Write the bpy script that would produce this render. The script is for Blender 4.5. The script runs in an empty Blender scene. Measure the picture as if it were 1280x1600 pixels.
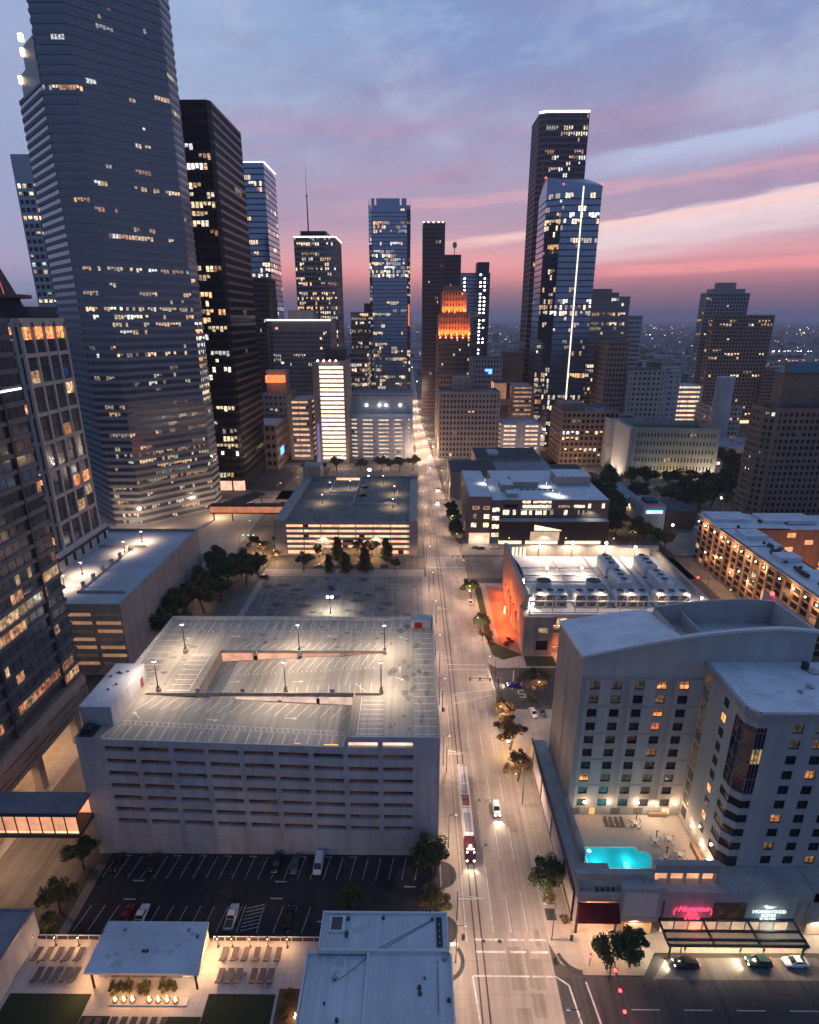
import bpy, math, random
from mathutils import Vector, Matrix
random.seed(7)
SC = bpy.context.scene
COL = SC.collection
R = math.radians
PI = math.pi

# ------------------------------------------------------------------ helpers
class MB:
    """collects faces of one mesh part; col is a per-face emitted colour"""
    def __init__(s):
        s.v = []; s.f = []; s.m = []; s.c = []; s.smooth = False
    def add(s, vs, fs, mi=0, col=None):
        b = len(s.v); s.v.extend(vs)
        for f in fs:
            s.f.append(tuple(b + i for i in f)); s.m.append(mi); s.c.append(col)
    def quad(s, a, b, c, d, mi=0, col=None):
        s.add([a, b, c, d], [(0, 1, 2, 3)], mi, col)
    def box(s, x0, y0, z0, x1, y1, z1, mi=0, col=None, bottom=True):
        v = [(x0,y0,z0),(x1,y0,z0),(x1,y1,z0),(x0,y1,z0),(x0,y0,z1),(x1,y0,z1),(x1,y1,z1),(x0,y1,z1)]
        f = [(4,5,6,7),(0,1,5,4),(1,2,6,5),(2,3,7,6),(3,0,4,7)]
        if bottom: f.append((3,2,1,0))
        s.add(v, f, mi, col)
    def prism(s, poly, z0, z1, mi=0, mt=None, bottom=False, top=True):
        n = len(poly)
        v = [(x,y,z0) for x,y in poly] + [(x,y,z1) for x,y in poly]
        s.add(v, [(i,(i+1)%n,n+(i+1)%n,n+i) for i in range(n)], mi)
        if top: s.add([(x,y,z1) for x,y in poly], [tuple(range(n))], mi if mt is None else mt)
        if bottom: s.add([(x,y,z0) for x,y in poly], [tuple(reversed(range(n)))], mi)
    def ring(s, po, pi_, z, up=True, mi=0):
        n = len(po)
        for i in range(n):
            j = (i+1) % n
            q = [(*po[i],z),(*po[j],z),(*pi_[j],z),(*pi_[i],z)]
            if not up: q.reverse()
            s.quad(*q, mi)
    def obb(s, c, hx, hy, hz, ang, mi=0, col=None):
        ca, sa = math.cos(ang), math.sin(ang)
        def T(x,y,z): return (c[0]+x*ca-y*sa, c[1]+x*sa+y*ca, c[2]+z)
        v = [T(-hx,-hy,-hz),T(hx,-hy,-hz),T(hx,hy,-hz),T(-hx,hy,-hz),T(-hx,-hy,hz),T(hx,-hy,hz),T(hx,hy,hz),T(-hx,hy,hz)]
        s.add(v, [(4,5,6,7),(0,1,5,4),(1,2,6,5),(2,3,7,6),(3,0,4,7),(3,2,1,0)], mi, col)
    def tube(s, p, q, r0, r1=None, n=8, mi=0, col=None, caps=True):
        r1 = r0 if r1 is None else r1
        p = Vector(p); q = Vector(q); d = (q-p).normalized()
        a = d.orthogonal().normalized(); b = d.cross(a)
        v = []
        for c, r in ((p, r0), (q, r1)):
            for i in range(n):
                t = 2*PI*i/n
                v.append(tuple(c + a*(r*math.cos(t)) + b*(r*math.sin(t))))
        f = [(i,(i+1)%n,n+(i+1)%n,n+i) for i in range(n)]
        if caps: f += [tuple(reversed(range(n))), tuple(range(n,2*n))]
        s.add(v, f, mi, col)
    def ball(s, c, r, mi=0, col=None, nu=8, nv=5, sz=1.0):
        v = []; f = []
        for j in range(nv+1):
            t = PI*j/nv
            for i in range(nu):
                u = 2*PI*i/nu
                v.append((c[0]+r*math.sin(t)*math.cos(u), c[1]+r*math.sin(t)*math.sin(u), c[2]+r*sz*math.cos(t)))
        for j in range(nv):
            for i in range(nu):
                k = (i+1)%nu
                f.append((j*nu+i,(j+1)*nu+i,(j+1)*nu+k,j*nu+k))
        s.add(v, f, mi, col)
    def loft(s, rings, mi=0, caps=True):
        n = len(rings[0]); v = [p for r in rings for p in r]; f = []
        for k in range(len(rings)-1):
            for i in range(n):
                j = (i+1) % n
                f.append((k*n+i,k*n+j,(k+1)*n+j,(k+1)*n+i))
        if caps:
            f.append(tuple(reversed(range(n)))); f.append(tuple((len(rings)-1)*n+i for i in range(n)))
        s.add(v, f, mi)
    def build(s, name, mats, parent=None, loc=None):
        if not isinstance(mats, (list, tuple)): mats = [mats]
        o3 = (0,0,0)
        if loc is not None: o3 = loc
        if parent is not None: o3 = WL[parent.name] if loc is None else tuple(WL[parent.name])
        me = bpy.data.meshes.new(name)
        me.from_pydata([(x-o3[0],y-o3[1],z-o3[2]) for x,y,z in s.v], [], s.f)
        for m in mats: me.materials.append(m)
        if len(mats) > 1: me.polygons.foreach_set('material_index', s.m)
        if any(c is not None for c in s.c):
            at = me.attributes.new('lit', 'FLOAT_COLOR', 'FACE')
            flat = []
            for c in s.c:
                flat.extend((c[0],c[1],c[2],1.0) if c is not None else (0,0,0,1))
            at.data.foreach_set('color', flat)
        if s.smooth: me.polygons.foreach_set('use_smooth', [True]*len(me.polygons))
        me.update()
        o = bpy.data.objects.new(name, me); COL.objects.link(o)
        if parent is not None:
            o.parent = parent
            WL[o.name] = WL[parent.name]
        elif loc is not None:
            o.location = loc; WL[o.name] = tuple(loc)
        else: WL[o.name] = (0,0,0)
        return o
def sc(rg, a, b, c):
    k = rg.uniform(a,b); return tuple(v*k for v in c)
WL = {}   # world location of each thing (parts are modelled in world coordinates and moved into its frame)

def tag(o, label=None, cat=None, group=None, kind=None):
    if label: o['label'] = label
    if cat: o['category'] = cat
    if group: o['group'] = group
    if kind: o['kind'] = kind
    return o
def thing(name, label, cat, loc, group=None):
    o = bpy.data.objects.new(name, None); COL.objects.link(o)
    o.location = loc; WL[o.name] = tuple(loc); o.empty_display_size = .5
    return tag(o, label, cat, group)
def struct(name, mb, mats):
    return tag(mb.build(name, mats), kind='structure')
def one(name, mb, mats, label, cat, loc, group=None):
    return tag(mb.build(name, mats, loc=loc), label, cat, group)
def dup(o, loc=None, rz=None, label=None, parent=None):
    c = o.copy(); COL.objects.link(c)
    if parent is not None: c.parent = parent
    for ch in list(o.children): dup(ch, parent=c)
    if loc is not None: c.location = loc; WL[c.name] = tuple(loc)
    if rz is not None: c.rotation_euler = (0,0,rz)
    if label: c['label'] = label
    return c
ORD = ['first','second','third','fourth','fifth','sixth','seventh','eighth','ninth','tenth','eleventh','twelfth']

def dirt(t, name, x0, y0, x1, y1, z, n, seed, m='grime', rmax=1.6, squash=.6):
    rg = random.Random(seed); q = MB()
    for k in range(n):
        x = rg.uniform(x0+1,x1-1); y = rg.uniform(y0+1,y1-1); r = rg.uniform(.25,1)**2*rmax; c = 9; a0 = rg.random()*6
        q.add([(min(x1-.2,max(x0+.2,x+r*rg.uniform(.5,1.15)*math.cos(a0+i*2*PI/c))), min(y1-.2,max(y0+.2,y+r*squash*rg.uniform(.5,1.15)*math.sin(a0+i*2*PI/c))), z+.0006*k) for i in range(c)], [tuple(range(c))])
    o = q.build(name, M[m], t); o['kind'] = 'stuff'; return o
# ------------------------------------------------------------------ materials
def nt(m):
    m.use_nodes = True
    t = m.node_tree; t.nodes.clear(); return t, t.nodes, t.links
def mat(name, col, rough=.75, var=.18, scale=.35, metal=0.0, spec=.35, bump=0.0, streak=0.0, bscale=4.0):
    m = bpy.data.materials.new(name); t, N, L = nt(m)
    out = N.new('ShaderNodeOutputMaterial'); p = N.new('ShaderNodeBsdfPrincipled')
    L.new(p.outputs[0], out.inputs[0])
    p.inputs['Roughness'].default_value = rough; p.inputs['Metallic'].default_value = metal
    p.inputs['Specular IOR Level'].default_value = spec
    g = N.new('ShaderNodeNewGeometry')
    n1 = N.new('ShaderNodeTexNoise'); n1.inputs['Scale'].default_value = scale; n1.inputs['Detail'].default_value = 6
    n1.inputs['Roughness'].default_value = .65
    L.new(g.outputs['Position'], n1.inputs['Vector'])
    r = N.new('ShaderNodeMapRange'); r.inputs[1].default_value = .3; r.inputs[2].default_value = .7
    r.inputs[3].default_value = 1-var; r.inputs[4].default_value = 1+var
    L.new(n1.outputs['Fac'], r.inputs[0])
    mul = N.new('ShaderNodeMix'); mul.data_type = 'RGBA'; mul.blend_type = 'MULTIPLY'; mul.inputs[0].default_value = 1
    mul.inputs[6].default_value = (*col, 1)
    last = r.outputs[0]
    if streak:
        mp = N.new('ShaderNodeMapping'); mp.inputs['Scale'].default_value = (.55,.55,.05)
        L.new(g.outputs['Position'], mp.inputs[0])
        n2 = N.new('ShaderNodeTexNoise'); n2.inputs['Scale'].default_value = 1.0; n2.inputs['Detail'].default_value = 4
        L.new(mp.outputs[0], n2.inputs['Vector'])
        r2 = N.new('ShaderNodeMapRange'); r2.inputs[1].default_value = .35; r2.inputs[2].default_value = .65
        r2.inputs[3].default_value = 1-streak; r2.inputs[4].default_value = 1+streak*.5
        L.new(n2.outputs['Fac'], r2.inputs[0])
        mm = N.new('ShaderNodeMath'); mm.operation = 'MULTIPLY'
        L.new(last, mm.inputs[0]); L.new(r2.outputs[0], mm.inputs[1]); last = mm.outputs[0]
    L.new(last, mul.inputs[7]); L.new(mul.outputs[2], p.inputs['Base Color'])
    if bump:
        n3 = N.new('ShaderNodeTexNoise'); n3.inputs['Scale'].default_value = bscale; n3.inputs['Detail'].default_value = 5
        L.new(g.outputs['Position'], n3.inputs['Vector'])
        b = N.new('ShaderNodeBump'); b.inputs['Strength'].default_value = bump; b.inputs['Distance'].default_value = .05
        L.new(n3.outputs['Fac'], b.inputs['Height']); L.new(b.outputs[0], p.inputs['Normal'])
    return m
def emat(name, col, st, sample=True):
    m = bpy.data.materials.new(name); t, N, L = nt(m)
    out = N.new('ShaderNodeOutputMaterial'); e = N.new('ShaderNodeEmission')
    e.inputs[0].default_value = (*col,1); e.inputs[1].default_value = st
    L.new(e.outputs[0], out.inputs[0])
    if not sample: m.cycles.emission_sampling = 'NONE'
    return m
def glass(name, base, rough=.12, metal=0.0, spec=.5, interior=True, wob=.02):
    """facade glass whose faces carry a 'lit' colour where a room behind is lit"""
    m = bpy.data.materials.new(name); t, N, L = nt(m)
    out = N.new('ShaderNodeOutputMaterial'); p = N.new('ShaderNodeBsdfPrincipled')
    L.new(p.outputs[0], out.inputs[0])
    p.inputs['Base Color'].default_value = (*base,1); p.inputs['Roughness'].default_value = rough
    p.inputs['Metallic'].default_value = metal; p.inputs['Specular IOR Level'].default_value = spec
    a = N.new('ShaderNodeAttribute'); a.attribute_name = 'lit'
    g = N.new('ShaderNodeNewGeometry')
    n = N.new('ShaderNodeTexNoise'); n.inputs['Scale'].default_value = .9 if interior else .35; n.inputs['Detail'].default_value = 3
    L.new(g.outputs['Position'], n.inputs['Vector'])
    r = N.new('ShaderNodeMapRange'); r.inputs[1].default_value = .35; r.inputs[2].default_value = .68
    r.inputs[3].default_value = .25 if interior else .75; r.inputs[4].default_value = 1.7 if interior else 1.2
    L.new(n.outputs['Fac'], r.inputs[0])
    mul = N.new('ShaderNodeMix'); mul.data_type = 'RGBA'; mul.blend_type = 'MULTIPLY'; mul.inputs[0].default_value = 1
    L.new(a.outputs['Color'], mul.inputs[6]); L.new(r.outputs[0], mul.inputs[7])
    L.new(mul.outputs[2], p.inputs['Emission Color']); p.inputs['Emission Strength'].default_value = 1
    if wob:
        n3 = N.new('ShaderNodeTexNoise'); n3.inputs['Scale'].default_value = .25
        L.new(g.outputs['Position'], n3.inputs['Vector'])
        b = N.new('ShaderNodeBump'); b.inputs['Strength'].default_value = wob; b.inputs['Distance'].default_value = 1
        L.new(n3.outputs['Fac'], b.inputs['Height']); L.new(b.outputs[0], p.inputs['Normal'])
    m.cycles.emission_sampling = 'NONE'
    return m
def slabmat(name, col, sx, sy, var=.2, joint=.6, streak=.25, rough=.8, crack=.0):
    """poured slabs: joints, patches, tyre wear along Y"""
    m = mat(name, col, rough, var, .12)
    t = m.node_tree; N = t.nodes; L = t.links
    p = [n for n in N if n.type == 'BSDF_PRINCIPLED'][0]
    src = p.inputs['Base Color'].links[0].from_socket
    g = [n for n in N if n.type == 'NEW_GEOMETRY'][0]
    br = N.new('ShaderNodeTexBrick'); br.offset = 0.0
    br.inputs['Color1'].default_value = (1,1,1,1); br.inputs['Color2'].default_value = (1-var*.7,)*3+(1,)
    br.inputs['Mortar'].default_value = (joint,)*3+(1,); br.inputs['Scale'].default_value = 1
    br.inputs['Mortar Size'].default_value = .045; br.inputs['Mortar Smooth'].default_value = .3; br.inputs['Brick Width'].default_value = sx; br.inputs['Row Height'].default_value = sy
    L.new(g.outputs['Position'], br.inputs['Vector'])
    m1 = N.new('ShaderNodeMix'); m1.data_type = 'RGBA'; m1.blend_type = 'MULTIPLY'; m1.inputs[0].default_value = 1
    L.new(src, m1.inputs[6]); L.new(br.outputs['Color'], m1.inputs[7])
    mp = N.new('ShaderNodeMapping'); mp.inputs['Scale'].default_value = (1.0,.03,1)
    L.new(g.outputs['Position'], mp.inputs[0])
    n2 = N.new('ShaderNodeTexNoise'); n2.inputs['Scale'].default_value = .9; n2.inputs['Detail'].default_value = 5
    L.new(mp.outputs[0], n2.inputs['Vector'])
    r2 = N.new('ShaderNodeMapRange'); r2.inputs[1].default_value = .35; r2.inputs[2].default_value = .65
    r2.inputs[3].default_value = 1-streak; r2.inputs[4].default_value = 1+streak*.4
    L.new(n2.outputs['Fac'], r2.inputs[0])
    m2 = N.new('ShaderNodeMix'); m2.data_type = 'RGBA'; m2.blend_type = 'MULTIPLY'; m2.inputs[0].default_value = 1
    L.new(m1.outputs[2], m2.inputs[6]); L.new(r2.outputs[0], m2.inputs[7])
    L.new(m2.outputs[2], p.inputs['Base Color'])
    return m

M = {}
M['grime'] = mat('roof_grime', (.50,.515,.53), .9, .22, .5); M['grime_d'] = mat('deck_grime', (.19,.185,.155), .9, .3, .6)
M['ground'] = mat('ground_dirt', (.07,.065,.055), .9, .35, .02)
M['main'] = slabmat('main_street_concrete', (.29,.25,.215), 3.6, 6.2, .14, .68, .16)
M['asphalt'] = slabmat('asphalt', (.06,.06,.06), 30, 40, .3, .75, .3, .85)
M['asphalt_dark'] = slabmat('dark_asphalt', (.032,.032,.036), 50, 60, .4, .8, .25, .85)
M['side_road'] = slabmat('side_road', (.17,.15,.125), 4.5, 7, .2, .7, .25)
M['pave'] = slabmat('pavement', (.34,.30,.25), 1.6, 1.6, .14, .75, .1)
M['pave_dk'] = slabmat('old_pavement', (.20,.18,.155), 3, 3, .2, .75, .1)
M['deck'] = slabmat('garage_deck', (.36,.34,.285), 7.6, 9.2, .14, .72, .22)
M['deck2'] = slabmat('far_garage_deck', (.19,.19,.16), 9, 9, .25, .8, .2)
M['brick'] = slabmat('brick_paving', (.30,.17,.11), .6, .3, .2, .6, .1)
M['lot'] = slabmat('gravel_lot', (.22,.205,.18), 16, 20, .35, .8, .25)
M['paint'] = mat('road_paint', (.72,.70,.66), .7, .3, 1.2)
M['paint_dim'] = mat('worn_paint', (.46,.44,.41), .8, .4, 1.0)
M['kerb'] = mat('kerb_stone', (.36,.33,.29), .8, .2, .6)
M['conc'] = mat('pale_concrete', (.40,.415,.435), .85, .12, .18, streak=.16)
M['conc_h'] = mat('hotel_stucco', (.43,.41,.39), .85, .08, .18, streak=.10)
M['conc_w'] = mat('white_stucco', (.50,.48,.45), .85, .06, .15, streak=.07)
M['conc_d'] = mat('grey_stucco', (.36,.335,.31), .85, .10, .15, streak=.12)
M['conc_b'] = mat('beige_concrete', (.36,.32,.27), .85, .1, .2, streak=.14)
M['t1_wall'] = mat('grey_granite', (.20,.21,.225), .45, .08, .1, spec=.5)
M['t4_wall'] = mat('white_cladding', (.50,.51,.53), .6, .06, .1)
M['black'] = mat('black_metal', (.02,.019,.02), .35, .2, .2, spec=.5)
M['brown'] = mat('brown_stone', (.13,.085,.065), .8, .15, .2)
M['tan'] = mat('tan_brick', (.30,.21,.15), .85, .15, .3, streak=.12)
M['art'] = mat('old_brown_brick', (.25,.175,.125), .9, .15, .3, streak=.15)
M['taupe'] = mat('taupe_stone', (.31,.26,.225), .85, .12, .2, streak=.12)
M['lime'] = mat('limestone', (.42,.38,.32), .85, .1, .2, streak=.15)
M['bsc'] = mat('grey_brown_panel', (.16,.13,.115), .7, .1, .5)
M['bsc_d'] = mat('dark_brown_panel', (.055,.045,.04), .7, .12, .5)
M['teal'] = mat('teal_metal', (.05,.12,.16), .4, .1, .5, spec=.5)
M['roof'] = mat('white_roof_membrane', (.58,.60,.62), .8, .17, .16, streak=0)
M['roof_g'] = mat('grey_roof', (.22,.23,.25), .9, .25, .15)
M['roof_d'] = mat('dark_roof', (.06,.065,.075), .9, .3, .15)
M['roof_p'] = mat('pale_roof', (.42,.44,.46), .85, .12, .1)
M['metal'] = mat('grey_metal', (.30,.30,.31), .45, .1, .8, metal=.6)
M['metal_w'] = mat('white_metal', (.62,.61,.58), .5, .1, .8)
M['metal_d'] = mat('dark_metal', (.05,.05,.055), .5, .15, .8, metal=.3)
M['mauve'] = mat('red_brown_trim', (.16,.085,.075), .7, .1, .5)
M['panel'] = mat('pale_panel', (.56,.52,.50), .6, .05, .5)
M['awning'] = mat('dark_red_awning', (.10,.008,.012), .75, .2, 1.5)
M['stone_l1'] = mat('podium_stone', (.30,.27,.24), .7, .1, .25, streak=.1)
M['mullion'] = mat('pale_mullion', (.44,.385,.33), .6, .08, .4)
M['bark'] = mat('bark', (.09,.065,.045), .95, .3, 4)
M['leaf'] = mat('leaf_dark', (.07,.088,.03), .75, .55, 1.3)
M['leaf2'] = mat('leaf_olive', (.12,.105,.035), .75, .55, 1.3)
M['leaf3'] = mat('leaf_brown', (.16,.10,.04), .75, .5, 1.3)
M['leaf_redlit'] = mat('leaf_redlit', (.16,.03,.02), .75, .5, 1.3)  # red light on the plaza shrubs, put into the leaf colour
M['grass'] = mat('lawn', (.03,.045,.016), .95, .35, 1.0, bump=.3)
M['turf'] = mat('turf', (.022,.033,.014), .95, .25, 2.0, bump=.3)
M['wood'] = mat('lounger_fabric', (.085,.075,.075), .8, .15, 3)
M['tile'] = slabmat('terrace_tile', (.46,.43,.40), 1.2, 1.2, .08, .8, .05)
M['tile_pool'] = slabmat('pool_deck', (.44,.38,.33), 1.0, 1.0, .08, .8, .05)
M['rubber'] = mat('tyre', (.02,.02,.02), .85, .1, 3)
M['car_glass'] = mat('car_glass', (.01,.012,.014), .06, 0, 1, spec=.7)
for k, c in {'white':(.72,.72,.70),'black':(.012,.012,.014),'silver':(.42,.43,.45),'blue':(.02,.05,.22),'red':(.28,.015,.015),'grey':(.12,.125,.13),'green':(.015,.05,.045)}.items():
    M['car_'+k] = mat('paint_'+k, c, .25, .04, 1, metal=.3 if k in('silver','grey') else 0, spec=.6)
M['tram_red'] = mat('tram_red', (.05,.006,.01), .3, .05, 1, spec=.6)
M['tram_w'] = mat('tram_silver', (.55,.55,.54), .4, .06, 1, metal=.2)
M['skin'] = mat('skin', (.36,.22,.15), .6, .05, 8)
M['cloth'] = mat('dark_cloth', (.03,.03,.045), .9, .15, 8)
M['cloth2'] = mat('red_cloth', (.2,.03,.03), .9, .15, 8)

WARM = (1.0,.66,.40); WARM2 = (1.0,.52,.24); ORANGE = (1.0,.33,.08); NEUT = (1.0,.82,.62); COOL = (.86,.93,1.0)
M['e_warm'] = emat('lamp_glow_warm', (1,.72,.45), 14, False)
M['e_white'] = emat('lamp_glow_white', (1,.93,.82), 22, False)
M['e_cool'] = emat('lamp_glow_cool', (.75,.92,1), 12, False)
M['e_orange'] = emat('lamp_glow_orange', (1,.38,.1), 12, False)
M['e_red'] = emat('red_light', (1,.03,.03), 9, False)
M['e_tail'] = emat('tail_light', (1,.06,.03), 5, False)
M['e_head'] = emat('head_light', (1,.9,.75), 25, False)
M['e_crown'] = emat('crown_light', (.95,.92,1), 3.0, False)
M['e_line'] = emat('vertical_light', (1,.82,.62), 1.4, False)
M['e_sign_red'] = emat('neon_red', (1,.04,.09), 2.2, False)
M['e_sign_white'] = emat('neon_white', (.72,.95,1), 1.1, False)
M['e_sign_blue'] = emat('sign_blue', (.25,.6,.9), 1.6, False)
M['e_blue'] = emat('blue_light', (.08,.25,1), 3, False)
M['e_purple'] = emat('purple_glow', (.45,.3,1), 1.2, False)
M['e_flame'] = emat('flame', (1,.42,.1), 12, False)
M['e_green'] = emat('green_signal', (.1,1,.55), 6, False)
M['g_dark'] = glass('dark_glass', (.012,.015,.02), .10)
M['g_black'] = glass('black_glass', (.006,.006,.007), .16, spec=.35)
M['g_blue'] = glass('blue_mirror_glass', (.24,.33,.46), .08, metal=.9, wob=.03)
M['g_slate'] = glass('slate_glass', (.17,.19,.22), .14, metal=.75)
M['g_l1'] = glass('left_glass', (.20,.22,.24), .10, metal=.75, wob=.03)
M['g_int'] = glass('interior', (.12,.10,.08), .8, spec=.1, wob=0, interior=False)
M['g_house'] = glass('window_glass', (.02,.022,.03), .08, spec=.6)
M['dark_in'] = mat('dark_interior', (.05,.04,.035), .9, .2, .4)
HAZE = 0.00011

# ------------------------------------------------------------------ sky, sun, camera
def lin(c): return tuple(((v/255)/12.92 if v/255 <= .04045 else ((v/255+.055)/1.055)**2.4) for v in c)
W = bpy.data.worlds.new('World'); SC.world = W; W.use_nodes = True
T = W.node_tree; T.nodes.clear(); N = T.nodes; L = T.links
def mth(op, a, b=None, c=None):
    n = N.new('ShaderNodeMath'); n.operation = op
    for i, x in enumerate((a, b, c)):
        if x is None: continue
        if isinstance(x, (int, float)): n.inputs[i].default_value = x
        else: L.new(x, n.inputs[i])
    return n.outputs[0]
def sst(x, a, b):
    n = N.new('ShaderNodeMapRange'); n.interpolation_type = 'SMOOTHSTEP'
    L.new(x, n.inputs[0]); n.inputs[1].default_value = a; n.inputs[2].default_value = b
    return n.outputs[0]
def mixc(f, a, b):
    n = N.new('ShaderNodeMix'); n.data_type = 'RGBA'
    L.new(f, n.inputs[0]) if not isinstance(f, float) else setattr(n.inputs[0], 'default_value', f)
    for i, x in ((6, a), (7, b)):
        if isinstance(x, tuple): n.inputs[i].default_value = (*x, 1)
        else: L.new(x, n.inputs[i])
    return n.outputs[2]
def noise(vec, sc, det=5, ro=.55):
    n = N.new('ShaderNodeTexNoise'); n.inputs['Scale'].default_value = sc; n.inputs['Detail'].default_value = det
    n.inputs['Roughness'].default_value = ro; L.new(vec, n.inputs['Vector']); return n.outputs['Fac']
tc = N.new('ShaderNodeTexCoord'); sp = N.new('ShaderNodeSeparateXYZ'); L.new(tc.outputs['Generated'], sp.inputs[0])
X, Y, Z = sp.outputs
el = mth('MULTIPLY', mth('ARCSINE', Z), 180/PI)
az = mth('MULTIPLY', mth('ARCTAN2', X, Y), 180/PI)
def ramp(stops):
    r = N.new('ShaderNodeValToRGB'); e = r.color_ramp.elements
    lo, hi = stops[0][0], stops[-1][0]
    while len(e) < len(stops): e.new(.5)
    for k, (d, c) in enumerate(stops):
        e[k].position = (d-lo)/(hi-lo); e[k].color = (*lin(c), 1)
    m = N.new('ShaderNodeMapRange'); m.inputs[1].default_value = lo; m.inputs[2].default_value = hi
    return r, m
def comb(x, y):
    c = N.new('ShaderNodeCombineXYZ'); L.new(x, c.inputs[0]); L.new(y, c.inputs[1]); return c.outputs[0]
# streak space: cloud bands rise to the right
sl = mth('SUBTRACT', el, mth('MULTIPLY', az, .10))
nz = noise(comb(mth('MULTIPLY', az, .045), mth('MULTIPLY', sl, .42)), 1.0, 7, .6)
nz2 = noise(comb(mth('MULTIPLY', az, .16), mth('MULTIPLY', sl, 1.5)), 1.0, 6, .6)
nz3 = noise(comb(mth('MULTIPLY', az, .075), mth('MULTIPLY', el, .10)), 1.0, 6, .6)
warp = mth('MULTIPLY', mth('SUBTRACT', nz, .5), 5.0)
elw = mth('ADD', el, mth('MULTIPLY', warp, sst(el, 2.0, 9.0)))
rp, mr = ramp([(-4,(62,54,68)),(0,(92,80,100)),(1.2,(114,92,112)),(2.4,(150,108,124)),(3.5,(212,130,136)),(4.7,(220,148,154)),
               (6.3,(190,148,164)),(8.5,(162,142,168)),(12,(150,140,172)),(16,(136,138,174)),(20,(118,138,182)),(27,(106,138,186)),(45,(80,122,176)),(90,(66,110,166))])
L.new(elw, mr.inputs[0]); L.new(mr.outputs[0], rp.inputs[0]); front = rp.outputs[0]
# paler blue to the upper left, and soft cirrus
front = mixc(mth('MULTIPLY', mth('MULTIPLY', sst(az, 6, -26), sst(el, 7, 20)), .75), front, lin((148,172,202)))
front = mixc(mth('MULTIPLY', mth('MULTIPLY', sst(nz3, .46, .66), sst(el, 8, 15)), .6), front, lin((164,170,198)))
front = mixc(mth('MULTIPLY', mth('MULTIPLY', sst(nz, .46, .62), mth('MULTIPLY', sst(el, 6.5, 9), sst(el, 19, 13))), .5), front, lin((176,134,160)))
front = mixc(mth('MULTIPLY', mth('MULTIPLY', sst(az, -15, -24), sst(el, 0, 2)), .8), front, lin((138,152,188)))
nz4 = noise(comb(mth('MULTIPLY', az, .085), mth('MULTIPLY', sl, .26)), 1.0, 8, .66)
front = mixc(mth('MULTIPLY', mth('MULTIPLY', sst(nz4, .47, .66), mth('MULTIPLY', sst(el, 6.5, 10), sst(az, -30, -4))), .34), front, lin((124,114,152)))
front = mixc(mth('MULTIPLY', mth('MULTIPLY', sst(nz4, .5, .34), sst(el, 11, 17)), .4), front, lin((154,172,202)))
# horizon glow is stronger in the middle than on the right
front = mixc(mth('MULTIPLY', mth('MULTIPLY', sst(az, 12, 20), mth('MULTIPLY', sst(el, 5.2, 4.2), sst(el, -.5, .5))), .35), front, lin((150,100,118)))
def band(front, e0, k, a0, lo, hi, az0, az1, col, amt, wv=1.2):
    d = mth('SUBTRACT', mth('SUBTRACT', el, e0), mth('MULTIPLY', mth('SUBTRACT', az, a0), k))
    d = mth('ADD', d, mth('MULTIPLY', mth('SUBTRACT', nz2, .5), wv))
    m = mth('MULTIPLY', mth('MULTIPLY', sst(d, lo[0], lo[1]), sst(d, hi[1], hi[0])), sst(az, az0, az1))
    m = mth('MULTIPLY', m, mth('ADD', .62, mth('MULTIPLY', nz2, .7)))
    return mixc(mth('MINIMUM', mth('MULTIPLY', m, amt), 1.0), front, col)
front = band(front, 7.8, .115, 16.4, (-4.2,-1.6), (-.35,.25), 10, 17, lin((224,200,206)), .95, 1.6)
front = band(front, 7.1, .09, 10.8, (-.9,-.1), (.0,.35), -2, 8, lin((240,196,190)), .75, .7)
front = band(front, 12.5, .085, 14.8, (-2.6,-.5), (-.15,.3), 9, 21, lin((166,178,210)), .9, 1.0)
front = band(front, 9.6, .05, 0, (-1.0,-.2), (.0,.5), -14, 4, lin((214,160,170)), .45, 1.8)
front = band(front, 4.3, .02, 30, (-.9,-.3), (.0,.5), 14, 19, lin((242,146,150)), .8, .5)
rb, mb_ = ramp([(-4,(40,44,60)),(0,(98,102,124)),(8,(100,112,142)),(20,(92,114,154)),(40,(80,112,160)),(90,(68,110,164))])
L.new(el, mb_.inputs[0]); L.new(mb_.outputs[0], rb.inputs[0])
hs_ = N.new('ShaderNodeHueSaturation'); hs_.inputs['Saturation'].default_value = .96; hs_.inputs['Value'].default_value = 1.0; L.new(front, hs_.inputs['Color']); front = hs_.outputs[0]
skyc = mixc(sst(Y, -.25, .35), rb.outputs[0], front)
skt = N.new('ShaderNodeTexSky'); skt.sky_type = 'NISHITA'; skt.sun_disc = False
skt.sun_elevation = R(1.0); skt.sun_rotation = R(4); skt.altitude = 100
b1 = N.new('ShaderNodeBackground'); b1.inputs[1].default_value = .004; L.new(skt.outputs[0], b1.inputs[0])
b2 = N.new('ShaderNodeBackground'); b2.inputs[1].default_value = .92; L.new(skyc, b2.inputs[0])
ad = N.new('ShaderNodeAddShader'); L.new(b1.outputs[0], ad.inputs[0]); L.new(b2.outputs[0], ad.inputs[1])
wo = N.new('ShaderNodeOutputWorld'); L.new(ad.outputs[0], wo.inputs[0])
sun = bpy.data.lights.new('sun', 'SUN'); sun.energy = .06; sun.angle = R(12); sun.color = (1,.55,.45)
so = bpy.data.objects.new('sun', sun); COL.objects.link(so); so.rotation_euler = (R(88), 0, R(180-4))

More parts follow.
